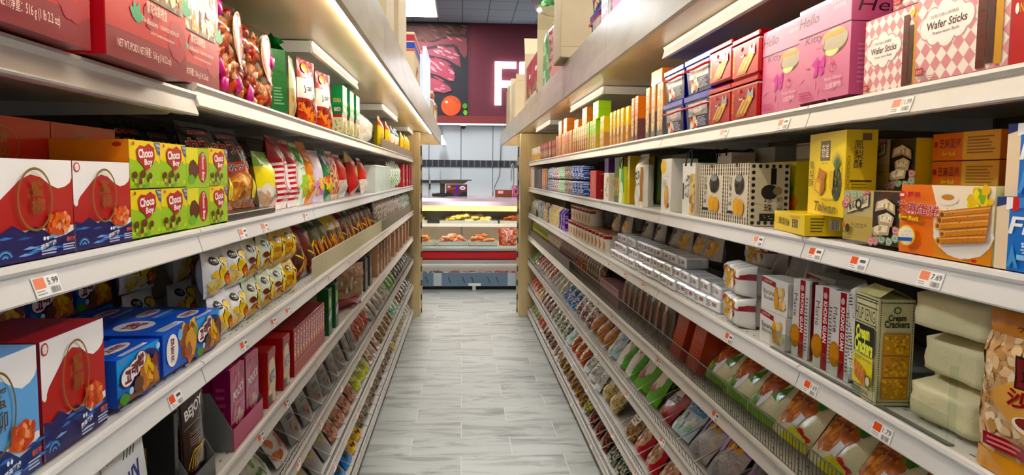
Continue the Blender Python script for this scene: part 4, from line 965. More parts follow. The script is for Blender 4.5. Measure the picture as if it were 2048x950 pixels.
# ================================================================== RIGHT RUN
# ---- top shelf
def wafer(f):
    f.rect(0, 0, 1, 1, 'f1ebe6'); n, m = 8, 6
    for i in range(n+1):
        for j in range(m+1):
            x, y = i/n, j/m; f.raw([(max(0, x-.5/n)*f.w, y*f.h), (x*f.w, max(0, y-.5/m)*f.h), (min(1, x+.5/n)*f.w, y*f.h), (x*f.w, min(1, y+.5/m)*f.h)], [(0, 1, 2, 3)], 'd79ca4')
    f.up()
    for x, y, r in ((.2, .62, .09), (.34, .67, .10), (.48, .62, .09), (.22, .50, .09), (.36, .47, .10), (.5, .52, .09), (.58, .58, .08), (.13, .56, .08)): f.ell(x, y, r+.012, (r+.012)*f.w/f.h, 'd8a4ac', 14); f.l -= f.step*.9
    f.up()
    for x, y, r in ((.2, .62, .09), (.34, .67, .10), (.48, .62, .09), (.22, .50, .09), (.36, .47, .10), (.5, .52, .09), (.58, .58, .08), (.13, .56, .08), (.35, .57, .15)): f.ell(x, y, r, r*f.w/f.h, 'f6f1ee', 14); f.l -= f.step*.9
    f.up(); f.txt('Wafer Sticks', .36, .57, .085, '4a2c28', .46, rot=0, bold=.02, shear=.1); f.txt('Praise taste Buds', .36, .485, .03, '5a3a34', .3, shear=.15); f.txt('巧克力捲心酥禮盒', .34, .66, .035, '8a7a76', .32)
    f.rect(.70, .02, .79, .90, '5a2820'); f.rect(.80, .05, .87, .76, '432016'); f.rect(.88, .03, .95, .96, 'c8952c')
    for k in range(7): f.rect(.70, .08+.12*k, .79, .085+.12*k, '2a100c'); f.l -= f.step*.9
    f.up(); f.heap(.84, .78, .98, .97, ['e8a030', 'f0c870', 'd88a20'], 10, .03); f.rect(.03, .07, .13, .15, 'b81c24'); f.txt('盛香珍', .08, .11, .05, 'f4e8e0', .08); f.lines(.03, .02, .3, .06, 2, 'b8a8a4')
def kitty_lid(f): f.rect(0, 0, 1, 1, 'da94b0'); f.rect(0, 0, 1, .03, '5a2438'); f.txt('Hello', .22, .55, .36, '3a1a2c', .40, shear=.3); f.txt('Fancy Choice', .76, .80, .13, 'f4d4e0', .24); f.txt('法國薄酥', .8, .62, .15, 'f4d4e0', .22)
def kitty(f):
    f.rect(0, 0, 1, 1, 'd58aa8'); f.txt('Kitty', .32, .645, .10, '3a1a2c', .36, shear=.3)
    f.ell(.72, .56, .24, .13, '5a4a3a', 22); f.ell(.72, .58, .235, .115, 'b7ae98', 22); f.ell(.68, .49, .13, .07, 'd5dc9c', 16, a0=180, a1=360); f.rect(.5, .62, .9, .66, 'e8b060')
    for k in range(12): f.ell(random.random(), random.random()*.6, .05, .012, 'e68fb2', 6, random.uniform(0, 180)); f.l -= f.step*.9
    f.up(); f.poly([(.3, .38), (.42, .46), (.42, .32)], 'd248a8'); f.poly([(.56, .46), (.44, .38), (.56, .32)], 'd248a8'); f.poly([(.40, .38), (.34, .24), (.42, .26), (.44, .38)], 'd248a8'); f.poly([(.44, .38), (.48, .24), (.55, .28), (.47, .38)], 'd248a8'); f.ell(.43, .39, .03, .03, 'b82c8c', 10)
    f.ring(.72, .3, .07, .05, .008, 'c8587f', 14); f.txt('Fancy Choice', .74, .19, .045, 'f4d4e0', .32); f.txt('法國薄酥', .74, .12, .06, 'f4d4e0', .30); f.lines(.05, .03, .4, .12, 3, 'c85a86')
def kitty_side(f):
    f.rect(0, 0, 1, 1, 'c06c8e'); f.rect(0, .695, 1, .705, '5a2438'); f.txt('Hello', .5, .86, .12, '3a1a2c', .8, shear=.3); f.txt('Kitty', .55, .745, .11, '3a1a2c', .7, shear=.3); f.lines(.1, .1, .8, .5, 9, 'd88aac')
Y, W, hh = span('R1', 2018, 1825, -38, .004); pwf = carton('biscuit_box', 'pink and white diamond wafer box', .225, .085, .155, 'cf929b', wafer, wafer, wafer)
put(pwf, 'R1', 1.132, .004, label='pink and white diamond wafer box nearest the camera, front row')
Y2, W2, hh2 = span('R1', 1832, 1730, 40, .02); pwf2 = carton('biscuit_box', 'pink and white diamond wafer box', .186, .07, .145, 'cf929b', wafer, wafer, wafer)
put(pwf2, 'R1', 1.338, .018, label='pink and white diamond wafer box beside the bright pink boxes'); put(pwf, 'R1', 1.30, .06, dz=.157, label='pink and white diamond wafer box lying on top of the front pair')
Y, W, hh = span('R1', 1697, 1593, 0, .006); hh = .208; kl = B(); wk = W-.002; kl.box(-wk/2-.0012, -.0012, .70*hh, wk/2+.0012, .1512, hh+.0012, 'c06c8e', 'card', .001); kitty_lid(Fr(kl, lambda a, c, l: (-wk/2+a, -.0012-l, .70*hh+c), wk, .30*hh)); ks = Fr(kl, lambda a, c, l: (wk/2+.0012+l, a, .70*hh+c), .15, .30*hh); ks.rect(0, 0, 1, 1, 'c06c8e'); ks.txt('Hello', .5, .5, .4, '3a1a2c', .8, shear=.3)
pk = carton('cookie_box', 'bright pink cookie box with round window', wk, .15, hh-.001, 'c06c8e', kitty, None, kitty_side, parts=[('lid', kl.mesh('lid'), 'lift-off pink lid')])
put(pk, 'R1', Y, .006, label='bright pink cookie box with round window, beside the diamond wafer boxes'); Yk, Wk, _ = span('R1', 1593, 1520, None, .014); put(pk, 'R1', Y+W, .016, label='bright pink cookie box with round window, beside the red tins')
def big_red(f): f.rect(0, 0, 1, 1, 'b8141c'); f.txt('No', .88, .34, .045, 'f4e0d0', .12); f.txt('No', .88, .25, .045, 'f4e0d0', .12); f.ell(.78, .34, .035, .025, 'f4f0e8', 10); f.ell(.78, .25, .035, .025, 'f4f0e8', 10); f.txt('B', .4, .75, .3, 'f4f4f4', bold=.06, shear=.2, out='24306a', ow=.06)
Y, W, _ = span('R1', 2110, 2014, None, .004); put(carton('biscuit_box', 'red biscuit box', W, .1, .27, 'b8141c', lambda f: (f.rect(0, 0, 1, 1, 'b8141c'), f.txt('No', .28, .36, .05, 'e8d060', .16), f.txt('No', .28, .28, .05, 'e8d060', .16), f.ell(.14, .36, .045, .03, 'f4f0e8', 10), f.ell(.14, .28, .045, .03, 'f4f0e8', 10), f.poly([(.1, .6), (.25, .6), (.3, .95), (.15, .95)], 'f4f4f8'))), 'R1', Y, .004, label='large red biscuit box at the near end beside the wafer boxes')
# ---- red wafer roll tins
def tin_print(f):
    f.rect(0, 0, 1, 1, 'b5101a'); f.rect(0, 0, .12, 1, 'c8302a'); f.txt('喜年來蛋捲', .06, .5, .12, 'e8c040', .07, vert=True)
    f.poly([(.2, .06), (.55, .06), (.86, .52), (.7, .62), (.5, .5)], 'e2b45c')
    for k in range(5): f.poly([(.2+.08*k, .1), (.26+.08*k, .1), (.55+.07*k, .55), (.5+.07*k, .58)], ('f0d08c', 'c88a34')[k % 2]); f.l -= f.step*.9
    f.up()
    for k in range(4): f.ell(.26+.09*k, .10, .045, .06, 'b8782c', 10); f.l -= f.step*.9
    f.up(); f.poly([(.62, .55), (.7, .9), (.78, .72), (.88, .9), (.9, .55)], 'a8b0b8'); f.ell(.76, .55, .1, .08, 'f0c820', 12, jit=.2); f.ell(.42, .62, .07, .05, 'f0ece4', 12); f.ell(.42, .64, .05, .03, '6a3a24', 10); f.ell(.33, .86, .06, .07, 'd84038', 12)
def tin(w, d, h):
    b = B(); hb = h*.86; b.box(-w/2, 0, 0, w/2, d, hb, 'b5101a', 'tin', .006); f = frames(b, w-.012, d-.012, hb, 'tin')
    b2 = Fr(b, lambda a, c, l: (-w/2+.006+a, -l, c+.006), w-.012, hb-.012, 'tin'); tin_print(b2)
    r = Fr(b, lambda a, c, l: (w/2+l, a+.006, c+.006), d-.012, hb-.012, 'tin'); r.txt('喜年來蛋捲', .12, .5, .13, 'e0b840', .09, vert=True); r.rect(.2, .05, .9, .95, 'a8121a')
    b.box(-w/2-.001, -.001, hb-.010, w/2+.001, d+.001, hb-.004, 'd8a0a0', 'tin', .001)
    l = B(); l.box(-w/2-.0015, -.0015, hb, w/2+.0015, d+.0015, h, 'b0121c', 'tin', .004); l.box(-w/2-.003, -.003, hb, w/2+.003, d+.003, hb+.004, 'd4383c', 'tin', .001)
    return Proto('cookie_tin', 'tin', 'red wafer roll tin', b.mesh('cookie_tin'), [('lid', l.mesh('lid'))], (w, d, h))
Y, W, hh = span('R1', 1515, 1460, None, .006); hh = .232; pt_ = tin(W-.002, .13, hh/2-.001)
for j in (0, 1):
    for k in (0, 1): put(pt_, 'R1', Y+k*W*1.0, .006, j*hh/2, label=f'red wafer roll tin, {"upper" if j else "lower"} one, {"beside the pink boxes" if k == 0 else "beside the blue pails"}')
# ---- blue pails
def pail(w, d, h):
    b = B(); hb = h*.80; q = .88
    b.prism([(-w/2*q, 0), (w/2*q, 0), (w/2, hb), (-w/2, hb)], lambda p, t: (p[0], d/2+(t-d/2)*(q+(1-q)*p[1]/hb), p[1]), 0, d, '1a2064', 'plastic')
    fr = Fr(b, lambda a, c, l: (-w/2*.84+a, d/2-(d/2)*(q+(1-q)*(c+.02*hb)/hb)-l, c+.02*hb), w*.84, hb*.93, 'plastic')
    fr.rect(0, 0, 1, 1, '262b52'); fr.rect(.06, .5, .94, .96, 'c8ccd8'); fr.ell(.5, .72, .2, .2, 'e8e4dc'); fr.txt('LUXE', .5, .76, .12, '3a3a6a', .3, bold=.02); fr.heap(.1, .08, .45, .48, ['c8402c', 'e8b070', 'd8d8d0'], 10, .07); fr.txt('BISCUIT', .5, .57, .07, '3a3a5a', .6); fr.lines(.5, .1, .92, .45, 7, 'b8bcc8')
    rr = Fr(b, lambda a, c, l: (w/2*(q+(1-q)*(c+.05*hb)/hb)+l, .15*d+a, c+.05*hb), d*.7, hb*.85, 'plastic'); rr.rect(.05, .1, .95, .95, '20265a'); rr.lines(.1, .2, .8, .6, 6, '8088b0')
    l = B(); l.box(-w/2-.004, -.004, hb-.004, w/2+.004, d+.004, h-.006, '1c2ca8', 'plastic', .004); l.box(-w/2+.006, .006, h-.008, w/2-.006, d-.006, h, '2234b8', 'plastic', .003)
    hd = B(); pts = [(-w/2-.006, d*.5, hb*.97), (-w/2-.008, d*.2, hb*.86), (-w/2*.8, -.012, hb*.78), (0, -.016, hb*.74), (w/2*.8, -.012, hb*.78), (w/2+.008, d*.2, hb*.86), (w/2+.006, d*.5, hb*.97)]
    hd.tube(pts, .004, 'b81c24', 'plastic', 6)
    return Proto('cookie_pail', 'pail', 'blue cookie pail', b.mesh('cookie_pail'), [('lid', l.mesh('lid'), 'bright blue lid'), ('handle', hd.mesh('handle'), 'red carrying handle')], (w, d, h))
Y, W, hh = span('R1', 1421, 1366, None, .012); hh = .25; pp_ = pail(W*.94, .12, hh/2); Yb, Wb, _ = span('R1', 1366, 1328, None, .012)
for j in (0, 1):
    put(pp_, 'R1', Y, .014, j*hh/2, label=f'blue cookie pail with red handle, {"upper" if j else "lower"} one, beside the red tins'); put(pp_, 'R1', Y+W*1.03, .016, j*(hh/2)*.98, label=f'blue cookie pail with red handle, {"upper" if j else "lower"} one, beside the slim cartons')
# ---- slim upright cartons with food pictures
def slim(c1, c2, c3):
    def f_(f):
        f.rect(0, 0, 1, .45, c2); f.rect(0, .45, 1, .62, mixc(c2, c1, .5)); f.rect(0, .62, 1, 1, c1); f.ell(.5, .34, .46, .22, 'e0cfa8', 16); f.heap(.15, .2, .85, .5, [c3, 'e8c070', 'c88a3c'], 12, .12); f.rect(.2, .72, .8, .9, mixc(c1, 'f4f0e4', .5)); f.lines(.25, .76, .75, .86, 2, '6a4a3a')
    return f_
def sp(desc, c1, c2, c3, w, h): return carton('snack_carton', desc, w, .075, h, {'b': c1, 'r': mixc(c1, c2, .5)}, slim(c1, c2, c3), None, lambda f: (f.rect(0, 0, 1, .5, c2), f.rect(0, .5, 1, 1, c1)))
g1 = sp('slim grey and orange snack carton', 'e2a06a', '6c6a64', 'd88a4a', .058, .213); g2 = sp('slim orange and mauve snack carton', 'e08040', '6a4a50', 'd8a060', .055, .20); g3 = sp('slim yellow snack carton', 'f0cc30', 'c89a6a', 'e8b040', .055, .175); g4 = sp('slim lime snack carton', '9ed02c', 'c8b060', 'd8a040', .055, .175)
g5 = sp('slim cream and orange snack carton', 'ecd8a8', 'b87a4a', 'e0a868', .055, .17); g6 = sp('slim peach snack carton', 'e8a884', 'd88850', 'e8b880', .055, .17); g7 = sp('slim red snack carton', 'a82420', '7a1c20', 'c89060', .055, .15); g8 = sp('slim white and yellow snack carton', 'ece8dc', 'e0b020', 'e88a20', .055, .14)
def row(p, sh, xa, xb, n, inset=.01, dz=0, **k):
    y0, y1 = span(sh, xa, xa)[0], span(sh, xb, xb)[0]
    for q in range(n): put(p, sh, y0+(y1-y0)*(q+.5)/n, inset+random.uniform(0, .006), dz, **k)
row(g1, 'R1', 1330, 1286, 4); row(g2, 'R1', 1275, 1256, 2); row(g3, 'R1', 1254, 1216, 5); row(g3, 'R1', 1206, 1196, 2); row(g4, 'R1', 1190, 1172, 4); row(g5, 'R1', 1171, 1143, 7); row(g6, 'R1', 1142, 1110, 11); row(g7, 'R1', 1109, 1079, 14); row(g8, 'R1', 1077, 1062, 9)
def flatbox(desc, c, c2, w=.17): return carton('snack_carton', desc, w, .075, .055, {'b': c}, lambda f: (f.rect(.0, 0, .55, 1, c2), f.lines(.1, .2, .5, .8, 2, '8a6a50')))
fo = flatbox('orange carton lying on the upright ones', 'e08440', 'e0a878'); fg = flatbox('lime carton lying on the upright ones', '9ed02c', 'c8d890'); fp = flatbox('orange and white carton lying on the upright ones', 'e88a3c', 'ecd8c4')
put(fo, 'R1', span('R1', 1308, 1308)[0],   .012, .2145)
put(fo, 'R1', span('R1', 1314, 1314)[0]-.1, .09, .2145)
for x, p, n in ((1188, fg, 2), (1166, fo, 2), (1150, fp, 1), (1128, fp, 2), (1118, fo, 2)):
    for j in range(n): put(p, 'R1', span('R1', x, x)[0], .012, (.1765 if x > 1170 else .1715)+j*.056)

# ---- second shelf
def french(f):
    f.rect(0, 0, 1, 1, '2672c8'); f.rect(0, 0, .12, 1, 'e8d2b4'); f.poly([(.0, .86), (.09, .9), (.09, 1), (0, 1)], '2a3a6a'); f.poly([(.09, .82), (.15, .85), (.15, 1), (.09, 1)], 'f4f0f0'); f.poly([(.15, .80), (.21, .83), (.21, 1), (.15, 1)], 'c83030'); f.rect(.21, .86, 1, 1, '4a94dc')
    f.txt('French', .5, .62, .24, 'f6f6f8', .72, bold=.02, shear=.3); f.txt('Cookies', .62, .47, .07, 'bcd8f0', .3, shear=.2); f.txt('乳香法國酥', .6, .33, .15, 'f4f6fa', .7, bold=.01); f.rect(.22, .16, .96, .23, '9cc8e8'); f.txt('香濃牛乳', .66, .195, .05, '2a3a7a', .3); f.lines(.3, .07, .9, .13, 2, 'bcd4ee')
    f.poly([(.14, .05), (.17, .3), (.18, .38), (.19, .3), (.24, .05), (.21, .05), (.19, .14), (.165, .05)], '6aa4dc'); f.ell(.45, .9, .1, .06, 'e8a030', 12, jit=.2); f.ell(.62, .9, .07, .05, 'c83020', 12)
Y, W, hh = span('R2', 2120, 1985, None, .004); _, _, h1 = span('R2', 1988, 1980, 399, .004); pfr = carton('cookie_box', 'blue french cookie box', .21, .09, h1-.001, {'b': '2a6cc0', 'l': 'e0cca8'}, french)
yl = span('R2', 1988, 1988, None, .004)[0]-.105
for j in (0, 1): put(pfr, 'R2', yl, .003+.01*j, j*(h1+.012*j*0), label=f'blue french cookie box, {"upper" if j else "lower"} of the stack at the near end')
def eggr(f):
    f.rect(0, 0, 1, 1, 'e8741c'); f.poly([(.42, 0), (1, 0), (1, 1), (.36, 1), (.42, .75), (.40, .5)], 'f2e3c8'); f.poly([(.42, 0), (1, 0), (1, .42), (.40, .34)], 'd88a34'); f.l += f.step
    f.ell(.71, .36, .30, .32, 'eee6dc', 28, jit=.03); f.ell(.55, .82, .11, .09, 'ece0d0', 16); f.ell(.55, .84, .07, .04, 'c88a3c', 12); f.heap(.78, .74, .97, .94, ['f0cc28', 'e8b81c', '8aa83c', 'f4dc60'], 18, .035)
    for k, (x, y) in enumerate(((.50, .60), (.48, .52), (.47, .44), (.53, .34), (.50, .24))):
        f.poly([(x, y-.05), (.97, y+.06), (.98, y+.16), (x+.01, y+.05)], 'a8622c'); f.l -= f.step*.8; f.poly([(x, y-.04), (.97, y+.07), (.98, y+.15), (x+.01, y+.045)], ('d08a48', 'c87c3c', 'd8945a')[k % 3]); f.poly([(x, y+.015), (.97, y+.12), (.975, y+.14), (x+.01, y+.035)], 'e8b47c'); f.ell(x+.01, y, .035, .055, 'e0a86c', 12); f.ell(x+.012, y, .018, .03, '8a4c1c', 10)
        for q in range(9): f.ell(x+.06+random.random()*.36, y+.03+random.random()*.08, .005, .006, '6a3414', 5); f.l -= f.step*.95
    f.up(); f.txt('芝麻蛋捲', .26, .66, .17, 'b8203a', .50, rot=-3, bold=.006, out='f8f0ec', ow=.028); f.txt('Egg Roll', .16, .51, .085, 'f4d42c', .24, rot=-3, bold=.035, out='7a2c10', ow=.03); f.txt('義美', .22, .86, .09, 'b8203a', .16, bold=.03); f.ell(.075, .85, .045, .06, 'd42a3a', 12); f.rect(.05, .83, .10, .87, 'f4e4dc')
    f.ell(.15, .26, .11, .15, 'f0c848', 22); f.ell(.15, .26, .095, .13, 'f4ead0', 22); f.txt('新鮮烘焙', .16, .32, .03, '3a4a9a', .11); f.txt('香濃酥脆', .16, .27, .035, '3a4a9a', .12); f.poly([(.06, .17), (.23, .19), (.24, .24), (.06, .22)], '2a5ab0'); f.txt('4盒裝', .83, .05, .04, '6a2a14', .08); f.rect(.88, .03, .93, .07, 'c83030')
Y, W, hh = span('R2', 1985, 1795, None, .004); _, _, hh = span('R2', 1797, 1790, 375, .004); per = carton('egg_roll_box', 'large orange egg roll box', W-.004, .12, hh, {'b': 'dfe0a8', 'r': 'dcdca4', 't': 'e8741c'}, eggr)
Yer, Wer, her = Y, W, hh; put(per, 'R2', Y, .004, label='large orange egg roll box in front of three small ones')
def eggs(f): f.rect(0, 0, 1, 1, 'e8741c'); f.rect(.48, 0, 1, 1, 'ecca6c'); f.txt('芝麻蛋捲', .28, .62, .36, '9a2030', .34, bold=.01); f.txt('Egg Roll', .27, .22, .2, 'f4d42c', .2, bold=.04); f.lines(.55, .2, .95, .85, 6, 'a87a3c'); f.ell(.06, .6, .03, .12, 'b8203a', 8)
pse = carton('egg_roll_box', 'small orange egg roll box', .18, .08, .050, 'e07a1c', eggs)
for k in range(3): put(pse, 'R2', 1.285, .130, her-.054+.052*k, label=f'small orange egg roll box, {("lowest","middle","topmost")[k]} of the three behind the large one')
put(carton('egg_roll_box', 'egg roll box', .18, .08, her-.058, 'b8803c', eggs), 'R2', 1.285, .130, label='shaded egg roll box holding up the three small ones')
def nougat(f):
    f.rect(0, 0, .58, 1, 'c3b184'); f.rect(0, 0, .58, .5, 'b9a468'); f.rect(.56, 0, 1, 1, '2c2420'); f.poly([(.56, .7), (.7, 1), (.9, 1), (.75, .62)], '4a3024')
    for cx, cy in ((.06, .9), (.2, .93), (.33, .88), (.03, .72), (.44, .94), (.07, .8), (.62, .06), (.74, .1), (.86, .08), (.96, .16), (.96, .3), (.68, .16), (.55, .04)):
        f.ell(cx, cy, .06, .08, ('c88a8c', '8fae90', 'b86a70')[random.randrange(3)], 12, jit=.2); f.ring(cx, cy, .04, .05, .006, 'f0d8d4', 10); f.l -= f.step*1.7
    f.up(); f.up(); f.poly([(.08, .52), (.5, .70), (.5, .95), (.42, .92), (.1, .72)], '2a2624'); f.poly([(.09, .54), (.485, .71), (.485, .93), (.42, .905), (.11, .71)], 'dccfae')
    f.txt('寶島', .18, .68, .13, '2a2624', .12, rot=14, bold=.008); f.txt('Q', .31, .72, .26, '2a2624', .13, rot=8, bold=.05); f.txt('點子', .42, .82, .13, '2a2624', .11, rot=14, bold=.008)
    for pts in ([(.62, .62), (.8, .68), (.96, .58), (.95, .76), (.80, .88), (.64, .80)], [(.7, .38), (.92, .36), (.95, .54), (.84, .62), (.68, .54)], [(.62, .16), (.88, .2), (.9, .36), (.74, .38), (.6, .3)]):
        f.poly(pts, 'b8a484'); c = (sum(p[0] for p in pts)/len(pts), sum(p[1] for p in pts)/len(pts)); f.poly([((p[0]*.8+c[0]*.2), (p[1]*.72+c[1]*.28)+.03) for p in pts], 'e2d8bc'); f.heap(c[0]-.07, c[1]-.05, c[0]+.07, c[1]+.05, ['c8a878', 'f0e8d4'], 6, .02)
    f.txt('高山茶牛軋糖', .36, .33, .055, '4a4030', .3); f.lines(.28, .26, .48, .30, 1, '8a7a50'); f.ell(.15, .24, .045, .09, '3a2c1c', 12, 30); f.ell(.07, .3, .03, .08, 'b87a4c', 8, 30); f.ell(.1, .16, .03, .04, '6a9a2c', 8); f.lines(.02, .03, .25, .06, 1, '5a5040')
Y, W, _ = span('R2', 1797, 1684, None, .006); _, _, hh = span('R2', 1686, 1682, 391, .006); pn = carton('nougat_box', 'nougat box with flower border', W-.003, .09, hh, {'b': 'b9a468', 'r': 'd8c41c', 't': 'c8b078'}, nougat)
put(pn, 'R2', Y, .006, label='nougat box with flower border, lower front one'); put(pn, 'R2', 1.478, .10, hh+.003, label='nougat box with flower border, upper one set back'); put(pn, 'R2', 1.478, .10, 0, label='nougat box in shade under the upper set-back one')
def pine(f):
    f.rect(0, 0, 1, 1, 'f0cf18'); f.rect(.33, .66, .60, .90, '6a5636'); f.txt('奇道', .46, .78, .17, 'f4ecd8', .2, bold=.008); f.txt('KEE TAO', .46, .63, .02, '5a4a2a', .16)
    f.ell(.80, .38, .13, .20, '2f3a1c', 18)
    for k in range(30): f.ell(.80+random.uniform(-.1, .1), .38+random.uniform(-.16, .16), .018, .02, random.choice(('6a6a2c', '8a7a30', '1c2814')), 6); f.l -= f.step*.9
    f.up()
    for k in range(13): a = R(-60+k*10); f.poly([(.80+.02*math.sin(a)-.014, .55), (.80+.17*math.sin(a), .57+.22*math.cos(a)), (.80+.02*math.sin(a)+.014, .55)], random.choice(('4a6a44', '6a8a5c', '38543a'))); f.l -= f.step*.9
    f.up(); f.poly([(.62, .34), (.72, .30), (.74, .52), (.64, .54)], 'e0b020'); f.poly([(.26, .40), (.48, .36), (.54, .52), (.34, .58)], 'b87428'); f.poly([(.22, .30), (.40, .24), (.42, .42), (.26, .46)], 'd8983c'); f.poly([(.25, .31), (.37, .27), (.38, .38), (.28, .41)], 'f0cc60'); f.poly([(.40, .24), (.52, .32), (.5, .46), (.42, .42)], 'a8641c')
    f.txt('鳳梨酥', .13, .5, .10, '2a2414', .13, vert=True); f.txt('Taiwan', .55, .10, .12, '7a6a38', .62, bold=.03, shear=.25, rot=-2); f.lines(.45, .18, .85, .21, 2, '8a7a30'); f.txt('GOOOOO', .97, .45, .045, '7a6410', .04, vert=True)
def pine_side(f):
    f.rect(0, 0, 1, 1, 'dcbc14'); f.txt('鳳梨酥', .40, .72, .10, '2a2414', .3, vert=True); f.rect(.5, .88, .8, .96, '6a5636'); f.lines(.2, .08, .8, .4, 9, '8a7618'); f.rect(.15, .41, .85, .43, '3a3210'); f.txt('GOOOOO', .08, .45, .08, '8a7410', .1, vert=True)
Y, W, hh = span('R2', 1632, 1538, 437, .004); _, Ws, _ = span('R2', 1680, 1632, None, .004); hl = .095
def lying(f):
    f.rect(0, 0, 1, 1, 'ecca18'); f.rect(.62, .3, .8, .72, '6a5636'); f.txt('奇', .71, .51, .3, 'f4ecd8', .13, rot=90, bold=.03); f.txt('鳳梨酥', .36, .5, .36, '3a3214', .38, rot=-2); f.txt('GOOOOO', .72, .84, .12, '8a7820', .3)
def lying_side(f): f.rect(0, 0, 1, 1, 'e0c016'); f.bars(.45, .3, .62, .8); f.lines(.1, .15, .4, .9, 5, '6a5c14'); f.lines(.66, .2, .95, .9, 8, '8a7a18'); f.rect(.8, .05, .96, .25, '1c1a10')
_, _, hl = span('R2', 1634, 1630, 440, .004); Wd = .155; ply = carton('pineapple_cake_box', 'yellow pineapple cake box', W, .12, hl+.004, {'b': 'd8b814', 't': 'e8c818'}, lying, None, lying_side)
put(ply, 'R2', Y, .0, yaw=-8, label='yellow pineapple cake box lying on its side by the joint')
Y2, W2, _ = span('R2', 1697, 1605, None, .02, hl); _, _, h2 = span('R2', 1610, 1600, 270, .02, hl); ppi = carton('pineapple_cake_box', 'yellow pineapple cake box', W2-.002, .062, h2, {'b': 'dcbc14', 't': 'e8c818'}, pine, None, pine_side)
put(ppi, 'R2', Y2, .02, hl+.005, yaw=-6, label='tall yellow pineapple cake box standing on the lying one')
def pine2(f):
    f.rect(0, 0, 1, 1, 'ecdc34'); f.ell(.4, .6, .4, .4, 'f2e878'); f.txt('鳳梨酥', .42, .66, .26, '1c1a14', .62, bold=.02); f.txt('Pineapple Cake', .4, .46, .07, '6a4a1c', .5, shear=.2); f.txt('CLASSIC GIFT', .4, .38, .05, '8a6a2c', .5, shear=.2); f.heap(.75, 0, 1, .45, ['e88a4c', 'd86a2c', 'f0b080'], 14, .07); f.heap(0, 0, .25, .3, ['d88a2c', '8a7a2c', 'c8601c'], 12, .06); f.ell(.12, .9, .06, .06, 'c83020', 12)
    for k in range(5): f.poly([(.86, .4), (.80+.05*k, .74), (.9, .4)], '6a9a3c'); f.l -= f.step*.9
    f.up()
Y, W, hh = span('R2', 1605, 1543, None, .012); _, _, hh = span('R2', 1545, 1540, 328, .03); put(carton('pineapple_cake_box', 'pale yellow pineapple cake box', .18, .10, .165, 'dcc828', pine2), 'R2', 2.055, .135, label='pale yellow pineapple cake box beside the spotted boxes')
def pearl(f):
    f.rect(0, 0, 1, 1, 'd6ccb4'); n, m = 11, 15
    for i in range(n):
        for j in range(m):
            x, y = (i+.5)/n, (j+.5)/m
            if .12 < y < .86 and .16 < x < .9 and not (y > .82): continue
            f.ell(x, y, .022, .022*f.w/f.h*1.4, '1a1714', 8); f.l -= f.step
    f.up(); f.txt('珍珠', .26, .66, .12, '2a241e', .14, vert=True); f.txt('奶茶酥', .26, .40, .07, '2a241e', .11, vert=True); f.ell(.62, .66, .19, .17, '3a3630', 20); f.heap(.48, .52, .76, .66, ['1a1612', '3a2a20', '0c0a08'], 24, .035, 1, .05); f.ell(.62, .76, .13, .06, '8a8a84', 14); f.ell(.54, .3, .13, .14, 'e2b260', 14, 20); f.ell(.70, .28, .13, .14, 'd8a04c', 14, -15); f.rect(.18, .16, .42, .21, '1a1714'); f.rect(.5, .94, .58, 1, '1a1714')
def pearl_side(f):
    f.rect(0, 0, 1, 1, 'cfc5ac')
    for i in range(6):
        for j in range(10):
            if .2 < (i+.5)/6 < .8 and .1 < (j+.5)/10 < .9: continue
            f.ell((i+.5)/6, (j+.5)/10, .05, .05*f.w/f.h, '1a1714', 8); f.l -= f.step
    f.up(); f.rect(.52, .66, .66, .92, '1a1714'); f.ell(.5, .54, .22, .12, '2a2420', 14); f.ell(.7, .56, .12, .07, '9a8a6a', 10); f.txt('珍珠', .48, .36, .13, '1a1714', .24, vert=True); f.txt('奶茶酥', .76, .34, .08, '1a1714', .14, vert=True); f.rect(.25, .08, .8, .2, '1a1714'); f.txt('奶茶', .5, .14, .07, 'c8b890', .3)
Y, W, _ = span('R2', 1497, 1447, None, .008); _, Ws, _ = span('R2', 1540, 1497, None, .008); _, _, hh = span('R2', 1450, 1445, 329, .008); ppe = carton('tea_cake_box', 'cream spotted milk tea cake box', W, .11, hh, 'cfc5ac', pearl, None, pearl_side)
put(ppe, 'R2', Y, .008, label='cream spotted milk tea cake box with its side showing'); Yb, Wb, hb = span('R2', 1447, 1402, None, .012); put(ppe, 'R2', Yb+.01, .012, yaw=4, label='cream spotted milk tea cake box beside the white gift bag')
ppf = carton('tea_cake_box', 'spotted tea cake box lying flat', .20, .08, .055, 'b8ae96', lambda f: (pearl(f) if False else [f.ell((i+.5)/16, y, .016, .06, '1a1714', 8) for i in range(16) for y in (.12, .88)]))
for k in range(2): put(ppf, 'R2', Y-.05-k*.21, .20, .171, label=f'spotted tea cake box lying on the back row, {"far" if k == 0 else "near"} one')
pwb = carton('biscuit_box', 'plain white box', .20, .10, .235, 'a8a8a2')
put(carton('biscuit_box', 'plain white box', .18, .10, .168, 'a8a8a2'), 'R2', Y-.05, .19, label='plain white box in the back row under a spotted box, far'); put(carton('biscuit_box', 'plain white box', .18, .10, .168, 'a8a8a2'), 'R2', Y-.26, .19, label='plain white box in the back row under a spotted box, near')
put(pwb, 'R2', Yb+.13, .18, label='plain white box in the back row behind the white gift bags')
